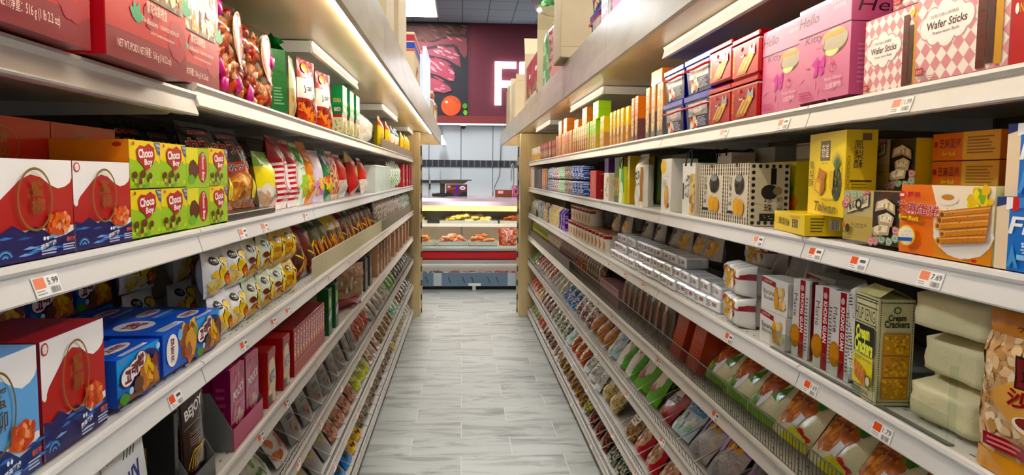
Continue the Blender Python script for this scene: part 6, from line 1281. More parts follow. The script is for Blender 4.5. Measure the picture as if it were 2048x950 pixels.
# ================================================================== sloping wire shelves of both runs
def wp(key, desc, w, h, d, base, fr=None, mat='film', **k): bg = ' bag' in desc or desc.startswith('clear'); return gb('w_'+key, 'snack_bag' if bg else 'snack_pouch', desc, w*1.08, h*1.1, d, base, fr, mat=mat, cat='bag' if bg else 'pouch', style='stand', **k)
def lab(c, t='', tc='f0ece0', foods=()):
    def f_(f):
        f.poly([(.08, .6), (.92, .66), (.92, .92), (.08, .9)], c)
        if t: f.txt(t, .5, .77, .16, tc, .66, rot=3, bold=.03)
        if foods: f.heap(.12, .1, .88, .55, list(foods), 16, .09)
    return f_
W_ = {
 'silver': wp('silver', 'silver pouch with dark print', .15, .21, .03, [(0, 'aaacac')], lambda f: (f.txt('魚片', .5, .66, .2, '2a2a2c', .5, bold=.03), f.lines(.2, .4, .8, .5, 2, '5a5a5c'), f.heap(.2, .1, .8, .34, ['a86a4a', 'c89a7c'], 6, .08)), mat='foil'),
 'white': wp('white', 'white pouch with grey print', .15, .21, .03, 'd0cfca', lab('dcdcd8', '小魚', '3a3a3c', ('c87a54', 'a8624a'))),
 'red': wp('red', 'red snack pouch', .16, .21, .05, 'a81c1c', lab('c83028', '辣', 'f0d040', ('d86a3c', '8c1414'))),
 'orange': wp('orange', 'glossy orange-red snack pouch', .18, .22, .06, 'c8401c', lab('d8501c', '', '', ('e0642c', 'a82c14'))),
 'greenwhite': wp('greenwhite', 'white and green snack pouch', .15, .2, .04, 'cfd4c8', lab('3f9a3c', '海苔', 'f0f4e8', ('5a8a4c', 'c8d0b8'))),
 'green': wp('green', 'bright green snack pouch', .14, .22, .04, '4a9a2c', lab('7ac83c', '豆', '1c4a1c')),
 'blackclear': wp('blackclear', 'clear pouch of dark dried snack', .15, .19, .05, [(0, ['3a342e', '5a5248', '8a857c', '2a2622'])]),
 'foil': wp('foil', 'silver foil sachet', .17, .15, .03, [(0, 'b4b4b0')], lambda f: (f.ell(.5, .6, .3, .2, 'b8a860'), f.lines(.3, .52, .7, .68, 2, '4a4a40')), mat='foil'),
 'meat': wp('meat', 'clear pack of brown snack with green label', .17, .17, .045, [(0, ['a8745c', '8a5644', 'c09480'])], lambda f: (f.poly([(.15, .55), (.85, .6), (.85, .95), (.15, .92)], '2f6a30'), f.rect(.6, .45, .8, .6, 'c8708a'), f.txt('素', .45, .77, .2, 'e8ecd8'))),
 'lime': wp('lime', 'yellow-green snack pouch', .16, .2, .04, 'b8c050', lab('d0d468', '梅', '7a2a28', ('d8d890', '8a9a3c'))),
 'brown': wp('brown', 'brown and gold snack pouch', .16, .18, .045, [(0, ['6a5034', '8a6c40', '4a3824', 'a8884c'])]),
 'mint': wp('mint', 'mint green snack pouch', .16, .18, .045, [(0, ['8ab89c', 'a8d0b4', '5a8a6c'])]),
 'twig': wp('twig', 'clear bag of brown dried roots', .15, .2, .06, [(0, ['7a6a58', '5a4a3c', '98887a', '6a5848', 'a8988a'])]),
 'bluenut': wp('bluenut', 'bright blue pack with dark nuts', .18, .17, .04, '2c78c0', lambda f: (f.ell(.5, .5, .36, .3, '241c18', jit=.2), f.heap(.25, .3, .75, .7, ['3a2c24', '1c1410', '5a4a40'], 18, .07))),
 'yellow': wp('yellow', 'golden yellow snack pack', .17, .17, .04, 'd8a818', lab('e8c030', '', '', ('3a2414', 'c88a1c', '5a3418'))),
 'beige': wp('beige', 'clear pack of pale dried snack', .16, .17, .06, [(0, ['b0a488', '98886c', 'c8bea4', '7a6a54'])]),
 'purple': wp('purple', 'silver and purple snack pouch', .17, .2, .05, [(0, '98989e'), (.55, '9a74b8')], lambda f: (f.heap(.3, .5, .8, .85, ['a8783c', '8a5a2c', 'c89a5c'], 14, .08), f.poly([(0, .3), (.3, .4), (.2, .6), (0, .6)], 'b08ad0')), mat='foil'),
 'darkpurple': wp('darkpurple', 'black and violet snack pouch', .16, .2, .045, '2a2430', lambda f: (f.ell(.5, .35, .34, .16, '8a3c98', jit=.2), f.txt('酸梅', .5, .7, .2, '6a6470', .6))),
 'pinkred': wp('pinkred', 'pink-red snack pack lying flat', .2, .15, .05, 'b02448', lambda f: (f.ell(.4, .5, .3, .3, 'e0d4d8', jit=.15), f.txt('ZAZEEY', .5, .5, .2, '2a1c24', .6, bold=.03, rot=8), f.poly([(0, 0), (1, 0), (1, .15), (0, .2)], '8a1420'))),
 'bluewhite': wp('bluewhite', 'white and blue snack pack', .19, .14, .05, 'b8ccd8', lab('4a8ac8', '海鮮', 'f0f4f8', ('8ac0a0', 'e0e8ec'))),
 'greenred': wp('greenred', 'green and red corn snack pouch', .17, .23, .05, '5aa824', lambda f: (f.poly([(.2, .1), (.6, .2), (.8, .8), (.4, .9)], 'a83a2c'), f.rect(0, 0, .2, 1, '3a7a1c'), f.ell(.6, .5, .2, .25, 'e0dcc8', jit=.2), f.poly([(0, .9), (1, .86), (1, 1), (0, 1)], 'e0d01c'))),
 'berry': wp('berry', 'strawberry pouch with green edges', .17, .23, .05, [(0, 'd8d8d0')], lambda f: (f.rect(.78, 0, 1, 1, '4aa82c'), f.rect(0, 0, .1, 1, '5ab03c'), f.ell(.42, .66, .26, .18, 'd8402c', jit=.08), f.heap(.25, .55, .6, .75, ['e05a3c', 'c02c20'], 8, .06), f.ell(.45, .3, .34, .16, 'ece4e0', jit=.1))),
 'peanut': wp('peanut', 'clear bag of orange peanuts', .15, .2, .06, [(0, ['a86a34', 'c07c3c', '8c5428', 'b87440'])], lambda f: (f.rect(.05, .62, .95, .92, '3a78c8'), f.heap(.1, .08, .9, .58, ['c8803c', 'a8622c', 'd8954c'], 34, .07, 1, .05))),
 'candy': wp('candy', 'clear bag of black, white and pink sweets', .16, .2, .06, [(0, ['d8d4d4', '2a282a', 'c87888', 'e8e4e4', '4a484a'])]),
 'bluepack': wp('bluepack', 'blue and white sweets bag', .16, .19, .06, [(0, ['2c68b8', '4a8ad8', 'c8d4e0', '1c4a9a'])]),
 'clearwhite': wp('clearwhite', 'clear bag of white and yellow sweets', .16, .18, .06, [(0, ['c8c4bc', '9a968e', 'd8d0a8', 'b0aca4'])]),
 'redwhite': wp('redwhite', 'clear bag of red and white sweets', .16, .19, .06, [(0, ['c8b4ac', 'b83a38', 'd8ccc4', 'c86a64', '9a2a2a'])]),
 'redbig': wp('redbig', 'big red bag with clear window of noodles', .19, .24, .06, 'a81820', lambda f: (f.ell(.5, .32, .36, .26, 'b8947c', jit=.1), f.heap(.22, .14, .78, .5, ['c8a084', 'e0ccb8', 'a86a4c'], 22, .07), f.ell(.5, .76, .26, .13, 'c83038'), f.txt('老四川', .5, .76, .12, 'f0e0d8', .42, bold=.03))),
 'whitelabel': wp('whitelabel', 'brown bag with white label', .16, .18, .05, [(0, ['7a5a38', '9a7a4c', '5a4028'])], lambda f: (f.rect(.15, .3, .75, .66, 'd8d4c8'), f.lines(.2, .34, .7, .62, 4, '4a463c'))),
 'yellowdry': wp('yellowdry', 'yellow labelled bag of dried slices', .19, .19, .07, [(0, ['a89460', 'b8a878', '8a7848'])], lambda f: (f.rect(.0, .6, 1, .92, 'e0c81c'), f.txt('芒果', .5, .76, .18, '6a5a1c', .4, bold=.02), f.rect(0, .1, .5, .3, 'd8c02c'))),
 'whitered': wp('whitered', 'white pouch with red emblem', .16, .21, .045, 'c0bfbc', lambda f: (f.ell(.5, .72, .3, .16, 'b0242c'), f.txt('素肉', .5, .42, .2, '2a2a2c', .6, bold=.02), f.ell(.5, .2, .3, .1, '8a8a88'))),
 'redsnack': wp('redsnack', 'red and brown snack pouch', .16, .21, .05, 'b0341c', lambda f: (f.ell(.5, .45, .3, .3, 'c8281c'), f.heap(.15, .1, .85, .4, ['c8965c', 'e0c89c', '8a5a34'], 16, .1))),
 'herb': wp('herb', 'black and white bag of dried herbs', .16, .2, .05, [(0, ['8a8c78', '2a2a28', 'b8b8a8', '5a5c4c'])]),
 'maroon': wp('maroon', 'maroon dried meat bag', .16, .19, .05, [(0, ['5a2420', '7a342c', '3a1816', '8a5a50'])]),
 'amber': wp('amber', 'amber brown snack pouch', .15, .2, .045, [(0, ['8a5a1c', 'a8701c', '6a4414'])], lab('b8801c', '', '', ('c8902c', '5a3814'))),
 'greendry': wp('greendry', 'green and yellow dried vegetable bag', .15, .18, .06, [(0, ['6a7a30', 'a8a050', '4a5a24', 'b8b088'])]),
}
def wrow(sh, segs):
    """one file of pouches in each cell between two wire dividers"""
    for n in range(7):
        y0, y1 = JO[n], JO[n+1]; cells = 6 if y1-y0 > 1 else 4; wd = (y1-y0)/cells
        for c in range(cells):
            y = y0+wd*c
            hit = [g for g in segs if g[0] <= y < g[1]]
            if not hit: continue
            g = hit[0]; opt = g[4] if len(g) > 4 else {}; p = W_[g[2]]
            if opt is back and (c+n) % 2: continue
            o = put(p, sh, y, .012+opt.get('in', 0), .004, yaw=random.uniform(-4, 4), lean=opt.get('lean', 34)+random.uniform(-4, 4), tilt=random.uniform(-2, 2))
            ITEMS[-1][3]['sx'] = min(1, (wd-.018)/p.size[0])
back = {'in': .12, 'dz': .035, 'lean': 36}
wrow('L5', [(1.5, 1.8, 'green', 1), (1.66, 2.06, 'red', 2), (2.06, 2.28, 'greenwhite', 1), (2.26, 2.5, 'white', 2), (2.5, 4.05, 'silver', 17, {'lean': 18}), (4.15, 4.7, 'orange', 4), (4.7, 5.5, 'silver', 6), (5.5, 6.0, 'greenwhite', 4), (6.0, 6.5, 'green', 4), (6.5, 8.35, 'blackclear', 13)])
wrow('L5', [(1.66, 2.2, 'red', 3, back), (2.4, 4.1, 'white', 5, back), (5, 8.2, 'blackclear', 6, back)])
wrow('L6', [(2.3, 2.6, 'blackclear', 2), (2.6, 3.25, 'foil', 4), (3.25, 4.2, 'meat', 6), (4.2, 4.75, 'lime', 4), (4.75, 5.3, 'white', 4), (5.3, 6.3, 'brown', 7), (6.3, 6.9, 'mint', 4), (6.9, 7.5, 'maroon', 4), (7.5, 8.35, 'blackclear', 6)])
wrow('L6', [(2.6, 3.3, 'foil', 3, back), (3.3, 4.2, 'meat', 4, back), (4.3, 8.2, 'brown', 8, back)])
wrow('L7', [(3.3, 3.6, 'foil', 2), (3.6, 4.0, 'bluenut', 3), (4.0, 4.4, 'yellow', 3), (4.4, 6.4, 'twig', 15), (6.4, 6.6, 'yellow', 1), (6.6, 8.35, 'beige', 12)])
wrow('L7', [(3.6, 8.2, 'twig', 9, back)])
wrow('R5', [(1.35, 1.6, 'brown', 2), (1.6, 2.1, 'darkpurple', 3), (2.1, 2.5, 'purple', 3), (2.5, 2.72, 'bluewhite', 1, {'lean': 38}), (2.72, 3.0, 'pinkred', 2, {'lean': 38}), (3.0, 3.4, 'greenred', 3), (3.4, 3.7, 'berry', 2), (3.7, 3.95, 'bluewhite', 1), (3.95, 4.6, 'peanut', 5), (4.6, 5.2, 'candy', 4), (5.2, 5.8, 'bluepack', 4), (5.8, 6.5, 'clearwhite', 5), (6.5, 8.0, 'redwhite', 11), (8.0, 8.35, 'green', 2)])
wrow('R5', [(1.6, 2.6, 'darkpurple', 5, back), (2.7, 3.6, 'greenred', 4, back), (4.0, 8.2, 'clearwhite', 8, back)])
wrow('R6', [(1.9, 3.35, 'redbig', 8), (3.35, 3.6, 'whitelabel', 2), (3.65, 4.25, 'yellowdry', 3), (4.25, 4.75, 'whitered', 3), (4.75, 5.35, 'redsnack', 4), (5.35, 5.6, 'bluewhite', 1), (5.6, 6.5, 'herb', 6), (6.5, 7.5, 'maroon', 7), (7.5, 7.9, 'yellow', 3), (7.9, 8.35, 'orange', 3)])
wrow('R6', [(2, 3.4, 'redbig', 5, back), (3.6, 8.2, 'maroon', 8, back)])
wrow('R7', [(2.9, 3.3, 'blackclear', 3), (3.3, 3.9, 'herb', 4), (3.9, 4.5, 'maroon', 4), (4.5, 4.8, 'greendry', 2), (4.8, 5.9, 'amber', 8), (5.9, 6.4, 'white', 4), (6.4, 7.2, 'maroon', 6), (7.2, 7.6, 'orange', 3), (7.6, 8.35, 'greendry', 6)])
wrow('R7', [(3, 4.6, 'maroon', 7, back), (4.8, 8.2, 'amber', 7, back)])
settle()
finish_labels()
print('things on shelves', len(placed))

# ================================================================== price tags on the channels
def tag_proto(price, faded=False):
    b = B(); b.box(-.031, 0, -.0135, .031, .0008, .0135, 'f2f1ee', 'filmflat'); f = Fr(b, lambda a, c, l: (-.031+a, -l, -.0135+c), .062, .027, 'filmflat')
    f.rect(.04, .42, .44, .95, 'ef9c84' if faded else 'e4603c'); f.lines(.05, .08, .42, .36, 2, 'a8a4a0'); (f.txt(price, .74, .70, .34, '3a3a3c', .42) if price else f.lines(.58, .6, .9, .82, 1, '4a4a4c', 0, .9)); f.bars(.58, .1, .92, .4, '5a5a5c', 16, None)
    return b.mesh('price_tag')
tags = {}
TAGL = [('L2', 95, '5.99', 1, 'below the nearest crab box'), ('L2', 487, '3.99', 1, 'below the yellow cartons'), ('L2', 531, '3.99', 1, 'below the hot chip bags'), ('L2', 612, '2.99', 0, 'below the striped bags'),
        ('L3', 352, '4.99', 0, 'below the end-on blue box'), ('L3', 489, '3.99', 0, 'below the white egg roll bags'), ('L3', 548, '3.99', 0, 'below the pale egg roll bags'), ('L3', 577, '3.99', 0, 'below the yellow egg roll bags'), ('L3', 660, '2.99', 1, 'below the first fries bags'), ('L3', 700, '2.99', 1, 'below the last fries bags'),
        ('L4', 455, '2.99', 0, 'below the black stick pouches'), ('L4', 523, '2.99', 0, 'below the pink stick pouches'), ('L4', 574, '2.69', 0, 'below the pretzel boxes'),
        ('R1', 1447, '9.99', 1, 'below the red tins'), ('R1', 1566, '7.99', 1, 'below the pink cookie boxes'), ('R1', 1802, '11.99', 1, 'below the wafer boxes'),
        ('R2', 1516, '6.99', 1, 'below the spotted boxes'), ('R2', 1630, '7.49', 0, 'at the joint beside the lying yellow box'), ('R2', 1716, '6.99', 0, 'below the nougat boxes'), ('R2', 1860, '7.69', 1, 'below the large egg roll box'),
        ('R3', 1218, '1.99', 0, 'below the round tubs'), ('R3', 1251, '1.99', 0, 'below the first silver packs'), ('R3', 1286, '1.99', 0, 'below the middle silver packs'), ('R3', 1457, '1.49', 0, 'below the banded white packs'), ('R3', 1620, '1.69', 0, 'below the maroon biscuit packs'), ('R3', 1763, '1.79', 0, 'below the cream cracker pack'),
        ('R4', 1317, '3.49', 0, 'below the terracotta cartons'), ('R4', 1430, '3.99', 0, 'below the orange shred bags'), ('R4', 1224, '2.99', 0, 'below the pink boxes'), ('R4', 1197, '2.99', 0, 'below the mushrooms')]
for sh, px, price, fd, where in TAGL:
    if price not in ('5.99', '1.79', '1.69', '7.69', '11.99'): price = ''
    k = (price, fd)
    if k not in tags: tags[k] = tag_proto(*k)
    side = sh[0]; z = DECK[sh]-.030; X = XS[side]-.0095; Y = dist(px, z, X*(-1 if side == 'L' else 1))
    o = link('price_tag', tags[k]); o.matrix_world = M(side, Y, X, z, 0, 17.5); tag(o, f'orange and white price tag, {SHELFNAME[sh]}, {where}', 'price tag', 'price tags')
sm = tag_proto('')
for sh, ys in (('L5', (1.75, 2.2, 2.5, 2.9, 3.4, 4.0, 4.6)), ('L6', (2.75, 3.2, 3.9, 4.5, 5.2)), ('R5', (1.6, 1.75, 2.3, 2.7, 3.3, 4.1)), ('R6', (2.5, 3.1, 3.6, 4.4, 5)), ('R7', (3.6, 4.2, 5))):
    for k, y in enumerate(ys):
        side = sh[0]; o = link('price_tag', sm); o.matrix_world = M(side, y, XS[side]-.0095, DECK[sh]-.030, 0, 17.5); tag(o, f'small price tag on the {SHELFNAME[sh]} edge, {ordinal(k+1)} from the near end', 'price tag', 'price tags')
# clear acrylic pushers on the third right shelf
def acrylic(px0, px1, label):
    ya, yb = dist(px0, DECK['R3'], XS['R']+.01), dist(px1, DECK['R3'], XS['R']+.01); L = abs(ya-yb); b = B(); b.box(-L/2, .006, .001, L/2, .016, .003, '6a6762', 'plastic')
    p = B(); p.box(-L/2, .004, .001, L/2, .006, .05, 'ffffff', 'glass'); q = B(); q.box(L/2-.002, .004, .001, L/2, .018, .13, 'ffffff', 'glass')
    o = link('shelf_divider', b.mesh('shelf_divider')); o.matrix_world = M('R', (ya+yb)/2, XS['R']+.004, DECK['R3']); tag(o, label, 'divider'); link('front_lip', p.mesh('front_lip'), o, 'clear acrylic lip'); link('side_wall', q.mesh('side_wall'), o, 'clear acrylic side')
acrylic(1720, 1540, 'clear acrylic shelf divider in front of the maroon biscuit packs'); acrylic(1895, 1735, 'clear acrylic shelf divider in front of the cream cracker pack')

# ================================================================== stock on the canopies
def cardbox(name, w, d, h, flaps=0, col='cardboard', tape=True, prints=None):
    b = B(); b.box(-w/2, 0, 0, w/2, d, h, 'ffffff', col, .003)
    f = frames(b, w, d, h, 'matte')
    for k in 'flr': f[k].rect(.0, .46, 1, .465, '7d6a4a') if False else None
    if tape: f['t'].rect(.46, 0, .54, 1, 'c2ad84'); f['l'].rect(.47, .8, .53, 1, 'bda77e'); f['r'].rect(.47, .8, .53, 1, 'bda77e')
    if prints: prints(f)
    parts = []
    if flaps:
        for q in ((-w/2-.002, .01, h, -w/2+.002, d-.01, h+.12*flaps), (w/2-.002, .01, h, w/2+.002, d-.01, h+.12*flaps), (-w/2+.01, d-.004, h, w/2-.01, d, h+.14*flaps)):
            g = B(); g.box(*q, 'ffffff', col); parts.append(('flap', g.mesh('flap'), 'raised carton flap'))
    return Proto(name, 'carton', name, b.mesh(name), parts, (w, d, h))
ZT = 2.136
def top(p, side, px, X, label, yaw=0, dz=0, dy=0):
    Y = dist(px, ZT, X*(-1 if side == 'L' else 1))+dy; return p.make(M(side, Y, X, ZT+dz, yaw), label, 'stock on top of the canopies')
lo = cardbox('stock_carton', .42, .32, .34)
top(lo, 'L', 742, .33, 'plain brown stock carton on the left canopy, nearest the camera'); top(lo, 'L', 742, .34, 'plain brown stock carton stacked on the nearest one, left canopy', dz=.345)
lt = cardbox('stock_carton', .36, .30, .30)
top(lt, 'L', 781, .32, 'lower brown stock carton of the seamed pair on the left canopy'); top(lt, 'L', 781, .325, 'upper brown stock carton of the seamed pair on the left canopy', dz=.302)
top(cardbox('stock_carton', .5, .28, .56), 'L', 806, .315, 'tall narrow brown stock carton beside the seamed pair')
def band(f):
    for k in 'flr': f[k].rect(0, .86, 1, .96, '8a2a30'); f[k].rect(0, .74, 1, .84, '2c3a7c'); f[k].rect(0, .70, 1, .73, 'a8442c')
    f['f'].ell(.5, .5, .12, .06, '6a4a34'); f['f'].ell(.3, .4, .1, .06, 'b03a30')
top(cardbox('stock_carton', .62, .32, .40, prints=band), 'L', 829, .305, 'brown stock carton with red and blue bands on the left canopy', dy=.32)
wb = B(); wb.box(-.4, 0, 0, .4, .03, .56, 'c8d0e4', 'card', .002); wb.box(-.38, .03, 0, .38, .10, .5, 'b8c0d4', 'card', .002)
top(Proto('display_board', 'board', '', wb.mesh('display_board')), 'L', 852, .30, 'pale blue-white display board standing on the left canopy', dy=.45)
for k, (x, h) in enumerate(((866, .34), (870, .30))): top(cardbox('stock_carton', .42, .26, h, prints=lambda f: [f[q].rect(0, .74, 1, .92, '9a4428') for q in 'lf']), 'L', x, .295+.0*k, f'small brown stock carton with rust band, {("nearer" if k == 0 else "farther")} of the last two', dy=.2+.3*k)
def veg_bag(name, w, h, d, cols, desc):
    b = B()
    for k in range(34): b.blob(((random.random()-.5)*w*.75, (random.random()-.5)*d*.7, h*(.2+random.random()*.42)), w*.12, random.choice(cols), 'food', 6, 3, .35, (1.2, .35, .9), Matrix.Rotation(random.uniform(0, 6), 3, 'Z')@Matrix.Rotation(random.uniform(-1, 1), 3, 'X'))
    cm = b.mesh('contents', True); s = B(); ph = 1.3
    rows_ = [(0, .55), (.1, .95), (.3, 1.05), (.5, 1), (.62, .8), (.72, .35), (.76, .22), (.86, .5), (1, .7)]
    n = 14; s.grid([(w/2*r*math.cos(2*math.pi*i/n)*(1+.1*math.sin(i*3+t*9)), d/2*r*math.sin(2*math.pi*i/n)*(1+.12*math.sin(i*5+t*7)), t*h) for t, r in rows_ for i in range(n+1)], n, len(rows_)-1, 'ffffff', 'clear')
    return Proto(name, 'bag', desc, s.mesh(name, True), [('contents', cm)], (w, d, h))
bg_ = veg_bag('produce_bag', .34, .30, .26, ['c8b8a0', 'e0d8c8', 'b8a888', 'c83028', 'd8ccb8'], '')
bg_.make(M('L', dist(806, ZT, -.315), .46, ZT+.561), 'knotted clear bag of pale and red goods on tall carton, left canopy', 'stock on top of the canopies')
veg_bag('produce_bag', .24, .40, .24, ['a8b8b0', '8a9a90', 'c8d0c8'], '').make(M('L', 7.25, .40, ZT), 'clear bag bulging out beside the pale display board', 'stock on top of the canopies')
# right canopy
pkb_ = carton('biscuit_box', 'pink', .16, .08, .28, 'b8486c', lambda f: (f.rect(0, 0, 1, 1, 'c0587a'), f.ell(.5, .4, .3, .2, 'e0c8d0')))
pwf2.make(M('R', 2.20, .49, ZT), 'pink and white diamond wafer box stored on the right canopy', 'stock on top of the canopies'); pkb_.make(M('R', 2.385, .49, ZT), 'bright pink box stored on the right canopy', 'stock on top of the canopies'); pwf2.make(M('R', 2.57, .49, ZT), 'diamond wafer box between pink box and pail on the right canopy', 'stock on top of the canopies')
[pp_.make(M('R', 2.83, .505, ZT+j*(pp_.size[2]+.003)), f'blue cookie pail with red handle {("stored on the right canopy", "stacked on the stored one, right canopy")[j]}', 'stock on top of the canopies') for j in (0, 1)]
big = cardbox('stock_carton', .25, .46, .46, tape=True, prints=lambda f: (f['f'].rect(0, .0, 1, .02, '8a7650'), f['r'].rect(0, .10, 1, .104, '7a6848')))
Yb0 = dist(1186, ZT, .44); big.make(M('R', 3.355, .42, ZT+.001), 'big brown stock carton overhanging the right canopy fascia', 'stock on top of the canopies')
sk = bag('sack', 'dusty pink sack', .32, .42, .14, [(0, 'a2736f')], lambda f: (f.lines(.2, .2, .8, .8, 5, '7a3a44'),), style='block', mat='paper', nu=10, nv=10)
sk.make(M('R', 4.28, .575, ZT), 'dusty pink sack standing past the big carton, right canopy', 'stock on top of the canopies'); gs = bag('sack', 'green clear sack', .24, .44, .12, [(0, ['6a8a5a', '8aa87a', 'a8b89a', '5a7a4a'])], None, style='block', nu=10, nv=10); gs.make(M('R', 4.60, .56, ZT), 'green-tinted clear sack beside the dusty pink sack', 'stock on top of the canopies')
veg_bag('produce_bag', .34, .32, .28, ['5aa85a', '7ac078', '4a8a50', 'c8e0c0', 'e0ece0'], '').make(M('R', 4.5, .57, ZT+.455), 'knotted clear bag of green vegetables sitting high on the sacks', 'stock on top of the canopies')
ob = B(); w_, d_, h_ = .95, .40, .42
for q in ((-w_/2, 0, 0, w_/2, d_, .004), (-w_/2, d_-.005, 0, w_/2, d_, h_+.1), (-w_/2, 0, 0, -w_/2+.005, d_, h_), (w_/2-.005, 0, 0, w_/2, d_, h_), (-w_/2, 0, 0, w_/2, .005, .05)): ob.box(*q, 'ffffff', 'cardboard')
of = B(); of.face([(-w_/2, 0, h_), (-w_/2, d_, h_), (-w_/2-.08, d_, h_+.13), (-w_/2-.08, 0, h_+.13)], mat='cardboard'); of2 = B(); of2.face([(w_/2, 0, h_), (w_/2, d_, h_), (w_/2+.02, d_, h_+.15), (w_/2+.02, 0, h_+.15)], mat='cardboard')
obp = Proto('stock_carton', 'carton', '', ob.mesh('stock_carton'), [('flap', of.mesh('flap'), 'raised carton flap'), ('flap', of2.mesh('flap'), 'raised carton flap')]); yo = dist(1062, ZT, .5); obp.make(M('R', 5.28, .475, ZT), 'open brown stock carton holding red cookie boxes, right canopy', 'stock on top of the canopies')
prc2 = carton('cookie_box', 'red striped cookie box', .44, .10, .30, '8a1c22', lambda f: (f.rect(0, 0, 1, 1, '9a1c24'), [f.poly([(.12*k, .5), (.12*k+.04, .5), (.12*k+.24, 1), (.12*k+.20, 1)], 'b83a3c') for k in range(7)], f.heap(.2, .08, .9, .42, ['c89a58', 'a8743c', 'e0c08c', '5a3418'], 16, .09), f.ell(.7, .66, .14, .05, 'e8e0d8')))
for k in range(2): prc2.make(M('R', 5.06+.45*k, .487, ZT+.006), f'red striped cookie box inside the open carton, {("nearer" if k == 0 else "farther")} one', 'stock on top of the canopies')
top(cardbox('stock_carton', .5, .34, .40, 0.5), 'R', 1030, .50, 'closed brown stock carton near the lit letters, right canopy', dy=.3); top(cardbox('stock_carton', .6, .34, .44, .6), 'R', 1014, .50, 'last brown stock carton with raised flaps on the right canopy', dy=-.15)
veg_bag('produce_bag', .14, .19, .17, ['a8b830', '7a9a2c', 'd8d8c8', 'e8e4d8'], '').make(M('R', 8.71, .58, ZT), 'small clear bag of yellow-green vegetables at the far canopy end', 'stock on top of the canopies')

# ================================================================== end wall: mosaic strip, mural, lit letters
b = B(); z0, z1 = 1.775, 1.895; b.box(-7, FARY-.012, z0, 7, FARY-.002, z1, '14161a', 'card')
for k in range(-12, 24):
    for j in range(7): x = .105*k+(.012 if j % 2 else 0); z = z0+.012+j*.0165; b.face([(x-.005, FARY-.0125, z), (x, FARY-.0125, z-.005), (x+.005, FARY-.0125, z), (x, FARY-.0125, z+.005)], 'd4dade')
o = struct('trim_1', b)
b = B(); b.box(-3.2, FARY-.10, 2.50, 4, FARY-.002, 2.53, 'e8ecf0', 'card'); b.box(-3.2, FARY-.09, 2.53, 4, FARY-.002, 2.66, '6a2626', 'card'); struct('trim_2', b)
b = B(); b.box(.10, FARY-.03, 2.66, 4, FARY-.002, CEIL, '54262e', 'matte'); f = Fr(b, lambda a, c, l: (.10+a, FARY-.03-l, 2.66+c), 3.9, 1.6, 'matte'); f.rect(0, 0, .012, 1, '4a1f28')
for j, q in enumerate(('60303a', '683540', '72404a', '804a54', '8e5560')): pass
for k in range(26):
    x = .03+.11*random.random(); z = .38+.16*random.random(); f.ring(x, z, .012, .06, .0012, '48222a', 8, 60, 150); f.l -= f.step*.9
o = link('maroon_panel', b.mesh('maroon_panel')); tag(o, 'maroon printed wall panel behind the lit letters', 'wall panel')
b = B(); x0, x1, z0, z1 = -2.2, .10, 2.66, CEIL; b.box(x0, FARY-.03, z0, x1, FARY-.002, z1, '121117', 'matte'); W_m, H_m = x1-x0, z1-z0; f = Fr(b, lambda a, c, l: (x0+a, FARY-.03-l, z0+c), W_m, H_m, 'matte')
def mx(px): return ((px-924)*.00885-x0)/W_m
def mz(py): return (1.63+(350-py)*.00885-z0)/H_m
def slab(pts, crust, fl, n=26):
    P = [(mx(x), mz(y)) for x, y in pts]; f.poly(P, crust); cx = sum(p[0] for p in P)/len(P); cz = sum(p[1] for p in P)/len(P)
    Q = [(cx+(p[0]-cx)*.93, cz-.012+(p[1]-cz)*.82) for p in P]; f.poly(Q, fl[0])
    for k in range(n):
        p = random.choice(Q); t = random.uniform(.1, .9); x = cx+(p[0]-cx)*t; z = cz+(p[1]-cz)*t; f.ell(x, z, .022, .010, random.choice(fl), 7, random.uniform(10, 50), jit=.3); f.l -= f.step*.9
    f.up()
def streak(pts, crust, cols, rot, n=60):
    P = [(mx(x), mz(y)) for x, y in pts]; f.poly(P, crust); cx = sum(p[0] for p in P)/len(P); cz = sum(p[1] for p in P)/len(P); f.poly([(cx+(p[0]-cx)*.96, cz-.012+(p[1]-cz)*.82) for p in P], cols[0]); xs = [p[0] for p in pts]; ys = [p[1] for p in pts]
    def inside(x, y):
        c = False; q = len(pts)
        for k in range(q):
            (xa, ya), (xb, yb) = pts[k], pts[(k+1) % q]
            if (ya > y) != (yb > y) and x < (xb-xa)*(y-ya)/(yb-ya)+xa: c = not c
        return c
    for k in range(n*4):
        x, y = random.uniform(min(xs), max(xs)), random.uniform(min(ys), max(ys))
        if inside(x-5, y-3) and inside(x+5, y+2) and inside(x, y+4): f.ell(mx(x), mz(y), .026, .0075, random.choice(cols), 7, rot+random.uniform(-12, 12), jit=.25); f.l -= f.step*.9
    f.up()
streak([(720, 55), (934, 55), (935, 76), (900, 84), (860, 92), (800, 96), (720, 100)], '241714', ['4a2c26', '3a221e', '5c3a32', '6a4640', '2c1a17'], -20)
streak([(800, 92), (868, 88), (905, 74), (934, 76), (935, 112), (930, 124), (922, 112), (914, 94), (880, 92), (840, 104), (800, 112)], '2c1a16', ['64363a', '7a3c40', 'a0666a', '6a3a36'], -30)
streak([(770, 112), (840, 104), (880, 96), (908, 94), (920, 116), (923, 140), (912, 134), (895, 122), (860, 114), (800, 132), (770, 140)], '2a1814', ['6e3c44', '84444c', 'a86e72', '74403e', 'b8868a'], -28)
streak([(760, 140), (815, 128), (862, 118), (890, 124), (908, 140), (912, 162), (902, 168), (880, 156), (850, 146), (800, 156), (760, 168)], '26150f', ['7c404a', '944652', 'b8747a', '80424a', 'c48c90'], -25)
streak([(760, 170), (820, 150), (850, 150), (880, 160), (900, 174), (906, 184), (890, 190), (866, 186), (840, 178), (800, 184), (760, 196)], '2c1a14', ['82454e', '9c4c58', 'c07c82', '8a4850'], -18)
